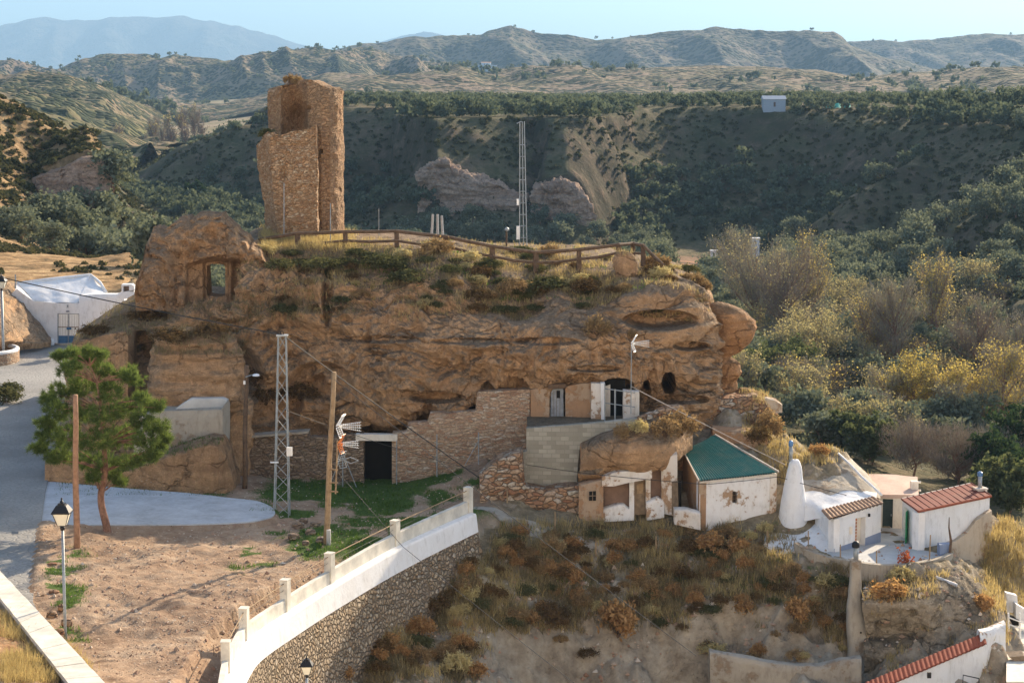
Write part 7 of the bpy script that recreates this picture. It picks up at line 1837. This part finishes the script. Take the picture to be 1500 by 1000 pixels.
MH4 = m_hill('hill_green', (.14, .135, .055), (.23, .17, .10), (.04, .052, .022), .30, .62, .9, 2.5, .016)
ridge('mountain_range', [(-200, 60), (0, 41), (40, 33), (65, 30), (85, 25), (130, 27), (185, 25), (235, 27), (280, 27), (330, 33), (365, 38), (410, 50), (450, 62), (482, 73), (540, 98), (620, 120)], 15000, -60, 1700, 1500, MH3, 90, 1.0, 3, ext=900)
ridge('mountain_range', [(440, 110), (540, 66), (575, 56), (605, 49), (622, 46), (640, 49), (662, 56), (720, 80), (850, 120)], 15500, -60, 900, 900, MH3, 30, 1.0, 5, ext=100)
ridge('hill_ridge', [(980, 112), (1060, 92), (1150, 72), (1212, 64), (1240, 62), (1280, 60), (1310, 63), (1330, 60), (1370, 55), (1400, 52), (1450, 48), (1500, 46), (1600, 40)], 4400, -40, 560, 700, MH2, 22, 1.2, 7, ext=300)
ridge('hill_ridge', [(300, 118), (380, 98), (430, 88), (470, 76), (500, 70), (560, 59), (620, 55), (650, 52), (690, 51), (706, 49), (715, 43), (735, 39), (748, 37), (765, 42), (780, 46), (800, 48), (830, 51), (850, 57), (872, 62), (890, 57), (915, 52), (935, 48), (960, 47), (1000, 44), (1030, 40), (1045, 38), (1065, 41), (1100, 46), (1140, 47), (1180, 45), (1215, 44), (1228, 52), (1240, 62), (1270, 75), (1320, 90), (1420, 112)], 3300, -25, 420, 700, MH2, 17, 1.2, 11, ext=200, nu=620, nv=120)
ridge('hill_ridge', [(-100, 104), (0, 99), (60, 102), (100, 99), (130, 90), (160, 82), (200, 77), (215, 78), (235, 84), (265, 80), (300, 83), (335, 88), (350, 89), (380, 86), (420, 82), (460, 76), (510, 72), (560, 72), (640, 95), (760, 120)], 2300, -32, 320, 400, MH, 17, 1.1, 13, ext=250, nu=520, nv=110)
ridge('hill_ridge', [(-200, 104), (0, 111), (45, 108), (80, 110), (110, 117), (140, 128), (170, 142), (195, 156), (215, 168), (245, 186), (290, 200)], 1100, -26, 170, 200, MH4, 8, 1.1, 17, ext=120)
ridge('hill_ridge', [(-200, 118), (0, 127), (40, 133), (75, 134), (100, 139), (130, 150), (160, 166), (190, 182), (215, 196), (250, 206)], 820, -24, 120, 140, MH4, 6, 1.1, 19, ext=80)
ridge('hill_ridge', [(-300, 148), (-60, 148), (0, 150), (40, 160), (90, 172), (130, 182), (170, 198), (200, 210)], 620, -23, 80, 90, MH4, 3.2, 1.0, 23, ext=60)
ridge('hill_ridge', [(330, 150), (400, 132), (440, 117), (480, 105), (520, 106), (560, 110), (620, 106), (680, 104), (740, 103), (800, 99), (860, 100), (920, 98), (1000, 97), (1060, 95), (1130, 99), (1180, 103), (1230, 110), (1270, 114), (1310, 107), (1370, 105), (1420, 102), (1500, 100), (1620, 98)], 1550, lambda q: np.interp(q, [380, 520], [-27, -9]), 330, 500, MH, 5.5, .8, 29, ext=300, nu=620, nv=110)

# ------------------------------------------------------------------ trees of the valley
def olive_mesh(seed, nq, R=2.1, H=3.6, size=.42):
    r = np.random.RandomState(seed); nc = 22
    a = r.uniform(0, 2 * math.pi, nc); e = r.uniform(0, 1, nc) ** .5; zz = r.uniform(.30, 1.0, nc)
    wid = np.sqrt(np.clip(1 - ((zz - .58) / .52) ** 2, .05, 1))
    cl = np.stack([np.cos(a) * e * R * wid, np.sin(a) * e * R * wid, zz * H], -1)
    C = cl[r.randint(0, nc, nq)] + r.normal(size=(nq, 3)) * np.array([.42, .42, .36])
    return leaf_quads(C, size, r, aspect=1.5)
MT['olive'] = m_leaf('olive_leaves', [(.095, .11, .072), (.15, .165, .112), (.21, .225, .155), (.255, .265, .185)], .3, 1.15)
MT['olive_far'] = m_leaf('grove_leaves', [(.075, .092, .056), (.12, .14, .09), (.175, .195, .13)], .3, 1.15)
MT['slope_scrub'] = m_leaf('slope_scrub', [(.045, .05, .025), (.075, .078, .038), (.12, .11, .055), (.18, .15, .08)], .25, 1.1)
OP = []
for s in range(5):
    b = bpy.data.objects.new('olive_tree', None); COL.objects.link(b)
    V, F = olive_mesh(50 + s, 1700, 2.0 + .15 * (s % 3), 3.4 + .25 * (s % 2), .24); mk('crown', V, F, MT['olive'], b)
    m = MB(); m.path([(0, 0, -.3), (.08, .03, .6), (-.05, .06, 1.3)], [.24, .19, .15], 7)
    for k in range(4): a = k * 1.6 + s; m.path([(-.05, .06, 1.2), (.7 * math.cos(a), .7 * math.sin(a), 2.0)], [.11, .05], 5)
    m.build('trunk', MT['bark'], b); OP.append([b, True])
# thin out: no two closer than 3.6 m
def thin(P, d):
    cell = {}; keep = []
    for i, p in enumerate(P):
        k = (int(p[0] // d), int(p[1] // d)); ok = True
        for dx in (-1, 0, 1):
            for dy in (-1, 0, 1):
                for q in cell.get((k[0] + dx, k[1] + dy), ()):
                    if (P[q][0] - p[0]) ** 2 + (P[q][1] - p[1]) ** 2 < d * d: ok = False
        if ok: cell.setdefault(k, []).append(i); keep.append(i)
    return P[keep]
r = np.random.RandomState(77)
def cand(n, pxr, Yr, sl_max=.22):
    px = r.uniform(pxr[0], pxr[1], n); Y = np.sqrt(r.uniform(Yr[0] ** 2, Yr[1] ** 2, n)); X = (px - 750) / FPX * Y
    s_, c_ = slope_at(X, Y); ok = (s_ < sl_max) & (c_ < .1)
    return np.stack([X[ok], Y[ok], valley_z(X[ok], Y[ok])], -1)
Pl_ = cand(1500, (300, 1560), (430, 512), .9); Pl_ = Pl_[Pl_[:, 2] < -21.5]
P = np.concatenate([cand(5600, (-60, 1560), (175, 520)), cand(350, (-60, 1560), (440, 560), .45), cand(700, (150, 460), (480, 760), .3), Pl_])
# plateau: rows of trees along and behind its edge
Pp = cand(2600, (330, 1560), (512, 760), .3); Pp = thin(Pp[Pp[:, 2] > -13], 3.2)
# right-hand slopes carry olives too
Pr = cand(700, (1000, 1560), (250, 440), .45)
pc = np.concatenate([r.uniform(602, 780, 46), r.uniform(772, 892, 34)]); Yc_ = r.uniform(406, 427, 80); Xc_ = (pc - 750) / FPX * Yc_
P = np.concatenate([P, Pr, np.stack([Xc_, Yc_, valley_z(Xc_, Yc_)], -1)])
P = thin(P, 3.9)
qx, qy = proj(P)
bad = (qx > 975) & (qx < 1135) & (qy > 370) & (qy < 412)                       # ploughed field
bad |= (qx > 1185) & (qx < 1300) & (qy > 596) & (qy < 632)
bad |= (qx > 1130) & (qy > 420) & (qy < 700) & (P[:, 1] < 320) & ((qx > 1240) | (qy < 530)) & (r.uniform(size=len(P)) < .35)   # the poplar belt
bad |= (qx < 215) & (P[:, 1] < 205) | ((qx < 165) & (P[:, 1] < 275) & (qy < 330))
bad |= (qx > 985) & (qx < 1075) & (qy > 340) & (qy < 372)
P = P[~bad]
def seen(p, h=3.0):
    d = Vector((p[0], p[1], p[2] + h)); L = d.length; d.normalize(); return BVH.ray_cast(Vector((0, 0, 0)), d, L - 1)[0] is None
allp = np.concatenate([P, Pp]); qx, qy = proj(allp + [0, 0, 2])
inv = (qx > -25) & (qx < 1525) & (qy > 0) & (qy < 1010)
order = np.argsort(allp[:, 1]); chosen = []
for i in order:
    if len(chosen) >= 296: break
    if inv[i] and seen(allp[i]): chosen.append(i)
ch = set(chosen)
def olab(p):
    x, y = proj(np.array(p)[None]); x, y = x[0], y[0]
    if x < 420: return 'grey-green olive tree in the valley grove left of the tower', 'olives left of the tower'
    if x < 1000: return 'grey-green olive tree in the grove behind the hilltop fence', 'olives behind the fence'
    if y > 520: return 'grey-green olive tree low in the valley right of the rock head', 'olives by the stream'
    return 'grey-green olive tree on the dense right-hand valley slope', 'olives of the right-hand slope'
for i in chosen:
    p = allp[i]; k = r.randint(0, 5); s = r.uniform(.8, 1.3); lab, grp = olab(p); s *= .62 if p[1] > 500 and p[2] > -14 else 1
    if OP[k][1]:
        o = OP[k][0]; OP[k][1] = False; o.location = [float(v) for v in p]; o.rotation_euler = (0, 0, r.uniform(0, 6.28)); o.scale = (s, s, s); tag(o, lab, 'olive tree', grp)
    else:
        o = dup(OP[k][0], p, r.uniform(0, 6.28), (s, s, s * r.uniform(.85, 1.15))); tag(o, lab, 'olive tree', grp)
for b, f in OP:
    if f:
        for c_ in list(b.children): bpy.data.objects.remove(c_)
        bpy.data.objects.remove(b)
def merge_trees(name, pts, protos, smin, smax, mat, seed, zs=1.0):
    rr_ = np.random.RandomState(seed); Vs, Fs, off = [], [], 0
    for p in pts:
        V, F = protos[rr_.randint(len(protos))]; a = rr_.uniform(0, 6.28); s = rr_.uniform(smin, smax); ca, sa = math.cos(a), math.sin(a)
        W_ = np.stack([V[:, 0] * ca - V[:, 1] * sa, V[:, 0] * sa + V[:, 1] * ca, V[:, 2] * zs], -1) * s + p
        Vs.append(W_); Fs.append(F + off); off += len(V)
    return kind(mk(name, np.concatenate(Vs), np.concatenate(Fs), mat), 'stuff')
rest = np.array([allp[i] for i in range(len(allp)) if i not in ch])
qx, qy = proj(rest + [0, 0, 2]); rest = rest[(qx > -60) & (qx < 1560)]
LOW = [olive_mesh(80 + s, 300, 2.1, 3.5, .52) for s in range(5)]
on_pl = (rest[:, 1] > 490) & (rest[:, 2] > -14)
merge_trees('olive_grove', rest[~on_pl], LOW, .7, 1.25, MT['olive_far'], 5)
merge_trees('plateau_grove', rest[on_pl], LOW, .42, .82, MT['olive_far'], 15)
# scrub of the slopes and the near left hill
def clump(seed, nq, R, H, size):
    rr_ = np.random.RandomState(seed); d = rr_.normal(size=(nq, 3)); d /= np.linalg.norm(d, axis=1, keepdims=True); d[:, 2] = np.abs(d[:, 2])
    return leaf_quads(d * np.array([R, R, H]) * rr_.uniform(.5, 1.0, (nq, 1)), size, rr_, aspect=1.4)
SC = [clump(s, 26, .75, .7, .45) for s in range(5)]
px = r.uniform(-40, 1540, 26000); Y = r.uniform(205, 560, 26000); X = (px - 750) / FPX * Y; s_, c_ = slope_at(X, Y)
ok = (s_ > .2) & (c_ < .3) & (fbm(np.stack([X, Y, X * 0], -1) / 16, 3, 6) > -.55)
Ps = np.stack([X, Y, valley_z(X, Y)], -1)[ok]
merge_trees('slope_scrub', Ps, SC, .3, 1.15, MT['slope_scrub'], 6)
px = r.uniform(-40, 240, 6500); Y = r.uniform(160, 285, 6500); X = (px - 750) / FPX * Y; s_, c_ = slope_at(X, Y)
ok = (c_ < .3) & (fbm(np.stack([X, Y, X * 0], -1) / 7, 3, 8) > -.02); Ps = np.stack([X, Y, valley_z(X, Y)], -1)[ok]
qx_, qy_ = proj(Ps); Ps = Ps[~((qy_ > 372) & (qx_ < 200) & (Ps[:, 1] < 185) & (r.uniform(size=len(Ps)) < .8))]
merge_trees('hill_scrub', Ps[::2], [clump(s + 20, 34, .7, .55, .32) for s in range(5)], .25, .75, MT['slope_scrub'], 7)
# belt of dark evergreen bushes below the near left hill
for k, (px, py, Y, s) in enumerate(((75, 330, 226, 1.1), (95, 325, 230, 1.3), (120, 345, 232, 1.2), (140, 350, 238, 1.3), (165, 345, 242, 1.2), (190, 340, 246, 1.3), (100, 350, 225, 1.2), (125, 372, 215, 1.1), (160, 370, 222, 1.4), (190, 368, 228, 1.3), (215, 365, 232, 1.2), (30, 365, 205, .9), (20, 352, 208, .8), (70, 385, 200, .8), (180, 395, 205, 1.2), (205, 385, 215, 1.3))):
    X = (px - 750) / FPX * Y; p = np.array([X, Y, float(valley_z(np.array([X]), np.array([Y]))[0])])
    o = dup(OP[k % 5][0] if False else [b for b, f in OP if not f][k % len([1 for b, f in OP if not f])], p, k * 1.3, (s * 1.15, s * 1.15, s))
    tag(o, 'rounded dark bush at the foot of the near left hill above the white cave front', 'bush', 'bushes at the foot of the left hill')
# ------------------------------------------------------------------ single trees: poplars and bare trees by the stream, pine and dead tree on the left
MT['twig'] = m_leaf('bare_twigs', [(.17, .145, .11), (.28, .24, .185), (.37, .32, .25)], .15, 1.0)
MT['twigred'] = m_leaf('reddish_twigs', [(.16, .125, .10), (.25, .20, .16), (.33, .27, .215)], .15, 1.0)
MT['yellowleaf'] = m_leaf('yellow_leaves', [(.33, .25, .07), (.46, .35, .10), (.55, .44, .16)], .45, 1.25)
MT['strawleaf'] = m_leaf('straw_leaves', [(.28, .235, .11), (.38, .32, .155), (.46, .39, .21)], .4, 1.2)
MT['greenleaf'] = m_leaf('dull_green_leaves', [(.07, .085, .035), (.11, .125, .055), (.16, .165, .08)], .35, 1.2)
MT['darkgreenleaf'] = m_leaf('dark_pine_leaves', [(.03, .05, .022), (.05, .08, .032), (.075, .105, .045)], .25, 1.2)
def broad(name, label, cat, px, Y, H, W, twigs, nt, leafm=None, nl=0, seed=1, group=None, lsize=.22, zoff=0.0, tw=.035, low=.2, hs=.86):
    rr_ = np.random.RandomState(seed); X = (px - 750) / FPX * Y; H = H * hs
    base = np.array([X, Y, float(valley_z(np.array([X]), np.array([Y]))[0]) + zoff])
    b = thing(name, label, cat, base, group)
    m = MB(); m.path([base - [0, 0, .4], base + [.05 * W, 0, H * .25], base + [-.03 * W, 0, H * .55], base + [0, 0, H * .8]], [H * .022, H * .018, H * .011, H * .004], 7)
    nb = 26; ends = []
    for k in range(nb):
        a = rr_.uniform(0, 6.28); f = rr_.uniform(low, .75); e = rr_.uniform(.3, 1) ** .6
        zt_ = min(H * 1.0, H * (f + rr_.uniform(.15, .42))); wid = math.sqrt(max(.08, 1 - ((zt_ / H - .55) / .55) ** 2))
        q = base + np.array([math.cos(a) * W * .5 * e * wid, math.sin(a) * W * .5 * e * wid, zt_]); p = base + [0, 0, H * f * .8]
        m.path([p, p * .5 + q * .5 + [0, 0, -.03 * H], q], [H * .008, H * .005, H * .002], 4); ends.append((p, q))
    m.build('trunk', MT['bark'], b)
    A = np.array([e[0] for e in ends]); Bq = np.array([e[1] for e in ends]); k = rr_.randint(0, nb, nt); f = rr_.uniform(.25, 1.05, (nt, 1))
    S_ = A[k] * (1 - f) + Bq[k] * f + rr_.normal(size=(nt, 3)) * W * .045
    D = (Bq[k] - A[k]); D /= np.linalg.norm(D, axis=1, keepdims=True); D = D * .6 + rr_.normal(size=(nt, 3)) * .45 + [0, 0, .45]; D /= np.linalg.norm(D, axis=1, keepdims=True)
    sd = np.cross(D, rr_.normal(size=(nt, 3))); sd /= np.linalg.norm(sd, axis=1, keepdims=True); ln = H * rr_.uniform(.05, .13, (nt, 1))
    V = np.stack([S_ - sd * tw, S_ + sd * tw, S_ + D * ln], 1).reshape(-1, 3)
    mk('crown' if not nl else 'stem_twigs' if nt < 400 else 'twigs', V, np.arange(3 * nt).reshape(-1, 3), MT[twigs], b)  # sparse twigs of the leafy bushes, not their stems
    if nl:
        k = rr_.randint(0, nt, nl); C = S_[k] + D[k] * ln[k] * rr_.uniform(.3, 1, (nl, 1)) + rr_.normal(size=(nl, 3)) * W * .03
        V, F = leaf_quads(C, lsize, rr_, aspect=1.3); mk('crown', V, F, MT[leafm], b)
    return b
T_ = [
 ('poplar_tree', 'tall thin poplar with grey twigs and yellow leaves, nearest the rock head', 1110, 262, 15, 11, 'twig', 5200, 'strawleaf', 900),
 ('poplar_tree', 'grey-twigged poplar just right of the orange field', 1080, 300, 12, 9, 'twig', 3800, 'strawleaf', 500),
 ('poplar_tree', 'poplar with a bright yellow top above the bare grey crowns', 1185, 268, 15.5, 8, 'twig', 3800, 'yellowleaf', 1000),
 ('poplar_tree', 'wide grey-brown bare tree between the two yellow poplars', 1150, 250, 13.5, 11, 'twigred', 5200, 'strawleaf', 450),
 ('willow_tree', 'straw-yellow willow beside the green orchard', 1200, 232, 8.5, 9, 'twig', 3000, 'strawleaf', 2400),
 ('willow_tree', 'broad straw-yellow willow over the green clearing', 1170, 226, 7, 7, 'twig', 2200, 'strawleaf', 1800),
 ('poplar_tree', 'orange-tinged tree in the middle of the stream belt', 1270, 240, 8.5, 8, 'twigred', 3200, 'yellowleaf', 700),
 ('poplar_tree', 'grey bare tree with pale twigs in the middle of the stream belt', 1315, 238, 12, 9, 'twig', 4800, 'strawleaf', 300),
 ('poplar_tree', 'slender poplar with scattered golden leaves at its top', 1372, 250, 15, 6, 'twig', 3000, 'yellowleaf', 1100),
 ('poplar_tree', 'low bright yellow tree below the slender golden poplar', 1345, 208, 7.5, 7, 'twig', 2600, 'yellowleaf', 2000),
 ('poplar_tree', 'round bright yellow tree right of the low yellow one', 1395, 206, 7.5, 7.5, 'twigred', 2800, 'yellowleaf', 2100),
 ('poplar_tree', 'grey bare tree behind the round yellow tree', 1440, 232, 11, 9, 'twigred', 4600, 'strawleaf', 200),
 ('poplar_tree', 'yellow-leaved tree cut by the right edge of the photo', 1480, 205, 9.5, 8, 'twig', 3600, 'yellowleaf', 1500),
 ('poplar_tree', 'grey bare tree at the right edge above the yellow-leaved one', 1500, 226, 10, 8, 'twig', 4200, 'strawleaf', 200),
 ('bare_tree', 'bare reddish-grey thicket tree behind the pink flat roof', 1345, 172, 5.6, 7.5, 'twigred', 5200, None, 0),
 ('bare_tree', 'bare reddish-grey thicket tree behind the red roof', 1410, 170, 6.2, 8.0, 'twigred', 5600, None, 0),
 ('bare_tree', 'bare grey thicket tree at the right end above the red-roofed house', 1465, 176, 5.5, 7, 'twig', 4600, None, 0),
 ('bare_tree', 'pale bare bush beside the green clearing', 1300, 196, 5, 6, 'twig', 3000, None, 0),
 ('evergreen_bush', 'dull green bush left of the bare thicket behind the pink roof', 1285, 176, 4.4, 5.5, 'twig', 300, 'greenleaf', 2400),
 ('evergreen_bush', 'dull green bush below the crest behind the grey rendered slope', 1240, 180, 3.8, 5, 'twig', 300, 'greenleaf', 2200),
 ('evergreen_bush', 'dark green bush right of the red-roofed house', 1490, 160, 5.6, 6.5, 'twig', 300, 'greenleaf', 2600),
 ('evergreen_bush', 'big dark green bush above the chimney of the red-roofed house', 1475, 168, 6, 7, 'twig', 300, 'darkgreenleaf', 2600),
 ('evergreen_bush', 'dark green bush at the right edge above the red-roofed house', 1510, 178, 7, 7.5, 'twig', 300, 'darkgreenleaf', 2600),
 ('evergreen_bush', 'dark green bush in the middle of the stream belt', 1150, 215, 6.5, 8, 'twig', 300, 'greenleaf', 2600),
]
for i, (nm, lab, px, Y, H, W, tw_, nt, lf, nl) in enumerate(T_):
    broad(nm, lab, 'bush' if 'bush' in nm else 'tree', px, Y, H, W, tw_, nt, lf, int(nl * 2.6), 300 + i, None, .14 if 'bush' not in nm else .24, tw=.024)
rr = np.random.RandomState(31)
for k in range(46):
    px = rr.uniform(1090, 1520); Y = rr.uniform(185, 300)
    kd = ('twig', 'strawleaf', 900) if k % 3 == 0 else ('twig', 'strawleaf', 2600) if k % 3 == 1 else ('twigred', 'yellowleaf', 500)
    broad('thicket_bush', ['grey leafless thicket bush in the belt along the stream', 'straw-coloured thicket bush in the belt along the stream', 'brownish thicket bush with a few golden leaves in the belt along the stream'][k % 3], 'bush', px, Y, rr.uniform(3.4, 6.2), rr.uniform(5, 8.5), kd[0], 2400, kd[1], kd[2], 520 + k, ['grey thicket along the stream', 'straw thicket along the stream', 'golden thicket along the stream'][k % 3], .15, tw=.026, low=.05)
broad('bare_tree', 'lone bare reddish tree in the valley left of the tower', 'tree', 222, 300, 7.5, 7, 'twigred', 420, None, 0, 401, None, tw=.05)
broad('bare_tree', 'faint bare thicket tree right of the lone bare tree', 'tree', 268, 330, 5, 6.5, 'twigred', 2200, None, 0, 402)
broad('round_pine', 'dark round pine standing alone in the valley left of the tower', 'tree', 285, 470, 6.8, 6.2, 'twig', 100, 'darkgreenleaf', 2600, 403, None, .42, low=.05)
rr = np.random.RandomState(8)
for k in range(22):
    px = rr.uniform(170, 300); Y = rr.uniform(700, 860)
    broad('bare_poplar', 'pale bare poplar in the far row where the left valley closes', 'tree', px, Y, rr.uniform(9, 15), 5.5, 'twigred' if k % 3 else 'twig', 420, 'strawleaf' if k % 4 == 0 else None, 120 if k % 4 == 0 else 0, 420 + k, 'bare poplars closing the left valley', .5, tw=.10)

# small buildings far off
def hut(name, label, px, py, Y, w, d, h, wallm, roofm, nwin=1, gable=True):
    p = U(px, py, Y); b = thing(name, label, 'house', p)
    MB().box(p + [0, 0, h / 2 - 1.2], (w, d, h + 2.4)).build('wall', wallm, b)
    m = MB()
    if gable:
        y0, y1, z0 = p[1] - d / 2 - .2, p[1] + d / 2 + .2, p[2] + h
        m.add([(p[0] - w / 2 - .2, y0, z0), (p[0] + w / 2 + .2, y0, z0), (p[0] + w / 2 + .2, y1, z0), (p[0] - w / 2 - .2, y1, z0), (p[0] - w / 2 - .2, p[1], z0 + h * .35), (p[0] + w / 2 + .2, p[1], z0 + h * .35)], [(0, 1, 5, 4), (2, 3, 4, 5), (1, 2, 5), (3, 0, 4), (0, 3, 2, 1)])
    else: m.box((p[0], p[1], p[2] + h + .1), (w + .3, d + .3, .2))
    m.build('roof', roofm, b)
    for k in range(nwin):
        MB().box((p[0] - w / 2 + w * (k + 1) / (nwin + 1), p[1] - d / 2 - .0, p[2] + h * .5), (w * .09, .2, h * .45)).build('window' if k else 'door', MT['panelbrown'], b)
hut('farmhouse', 'long white farmhouse with a tiled roof on the far hillside', 714, 101, 1500, 14, 6, 2.6, MT['farwhite'], MT['farwhite'], 4, False)
hut('farmhouse_annex', 'small tiled upper block of the white farmhouse on the far hillside', 712, 97, 1503, 7, 5, 2.2, MT['farwhite'], MT['farroof'], 2)
hut('barn', 'grey-white barn among the trees on the plateau edge', 1133, 160.5, 506, 5.4, 4, 2.5, MT['farshed'], MT['farshed'], 1)
hut('field_hut', 'small white hut beside the brown terraced field', 1046, 378, 388, 1.3, 1.3, 1.3, MT['farwhite'], MT['farwhite'], 1, False)
hut('field_hut', 'tiny white hut among the olives above the brown field', 1106, 359, 412, 1.6, 1.6, 1.3, MT['farwhite'], MT['farwhite'], 1, False)
for k, (x0, x1, lab) in enumerate(((1209, 1232, 'larger green harvest net among the plateau trees'), (1236, 1246, 'smaller green harvest net among the plateau trees'))):
    P = np.array([[U(x0 + (x1 - x0) * i / 10, 159 - 6.5 * j / 4 - 1.5 * math.sin(i), 500 + j * .5) for i in range(11)] for j in range(5)])
    v = P.reshape(-1, 3); tag(mk('harvest_net', np.concatenate([v, v + [0, .05, 0]]), np.concatenate([gridF(5, 11), gridF(5, 11)[:, ::-1] + 55]), MT['netgreen'], None, True), lab, 'net')
# trees dotted along the far ridges
rr = np.random.RandomState(19); pts = []
dg = bpy.context.evaluated_depsgraph_get()
for o in [o for o in COL.objects if o.name.startswith('hill_ridge') and o.data.vertices[0].co.y > 850]:
    co = np.empty(len(o.data.vertices) * 3, np.float32); o.data.vertices.foreach_get('co', co); co = co.reshape(-1, 3)
    qx, qy = proj(co); ok = np.where((co[:, 1] > 1150) & (qx > -20) & (qx < 1520) & (qy > 0) & (qy < 230))[0]
    pick = rr.choice(ok, min(len(ok), 700), replace=False)
    n_ = fbm(co[pick] / 160.0, 3, 4); pts.append(co[pick][n_ > -.05] + rr.normal(size=(int((n_ > -.05).sum()), 3)) * [6, 6, 0])
pts = np.concatenate(pts)
merge_trees('hill_trees', pts, [olive_mesh(90 + s, 26, 2.2, 3.4, 1.5) for s in range(4)], .5, 1.3, MT['olive_far'], 9)

# ------------------------------------------------------------------ unseen village hillside under the camera, added pale to bounce sun onto shaded faces
t = NT('bounce_slope'); MT['bounce_pale'] = t.pbr(t.ramp(t.noise(.12, 6, .6), [(.35, (.74, .65, .53)), (.6, (.86, .80, .71))]), .95)
yy = np.array([52, 46, 30, 16, 6, 2, -2, -10, -30, -60, -100, -140.]); zz_ = np.array([-24, -17.5, -11.2, -6.6, -2.9, -1.9, -1.7, 5, 22, 44, 62, 70.])
xx = np.linspace(-130, 130, 80); yl = np.linspace(52, -140, 90)
VSX, VSY = np.meshgrid(xx, yl); VSZ = np.interp(-VSY, -yy, zz_) + fbm(np.stack([VSX, VSY, VSX * 0], -1) / 9, 3, 3) * .6 * smooth(np.abs(VSY), 8, 20) - .02 * np.abs(VSX) * smooth(VSY, 0, 30)
kind(mk('bounce_hill', np.stack([VSX, VSY, VSZ], -1), gridF(*VSX.shape), MT['bounce_pale'], None, True), 'structure')

# ------------------------------------------------------------------ air
hz = MB(); x0, x1, y0, y1, z0, z1 = -12500, 12500, -160, 18500, -520, 800
hz.hexa([(x0, y0, z0), (x1, y0, z0), (x1, y1, z0), (x0, y1, z0)], [(x0, y0, z1), (x1, y0, z1), (x1, y1, z1), (x0, y1, z1)])
mh = bpy.data.materials.new('haze'); mh.use_nodes = True; nt_ = mh.node_tree
for n in list(nt_.nodes): nt_.nodes.remove(n)
ho = nt_.nodes.new('ShaderNodeOutputMaterial'); hv = nt_.nodes.new('ShaderNodeVolumePrincipled')
hv.inputs['Color'].default_value = (.45, .72, 1.0, 1); hv.inputs['Density'].default_value = 0.000095; hv.inputs['Anisotropy'].default_value = .0
nt_.links.new(hv.outputs[0], ho.inputs['Volume'])
kind(hz.build('haze', mh), 'stuff')
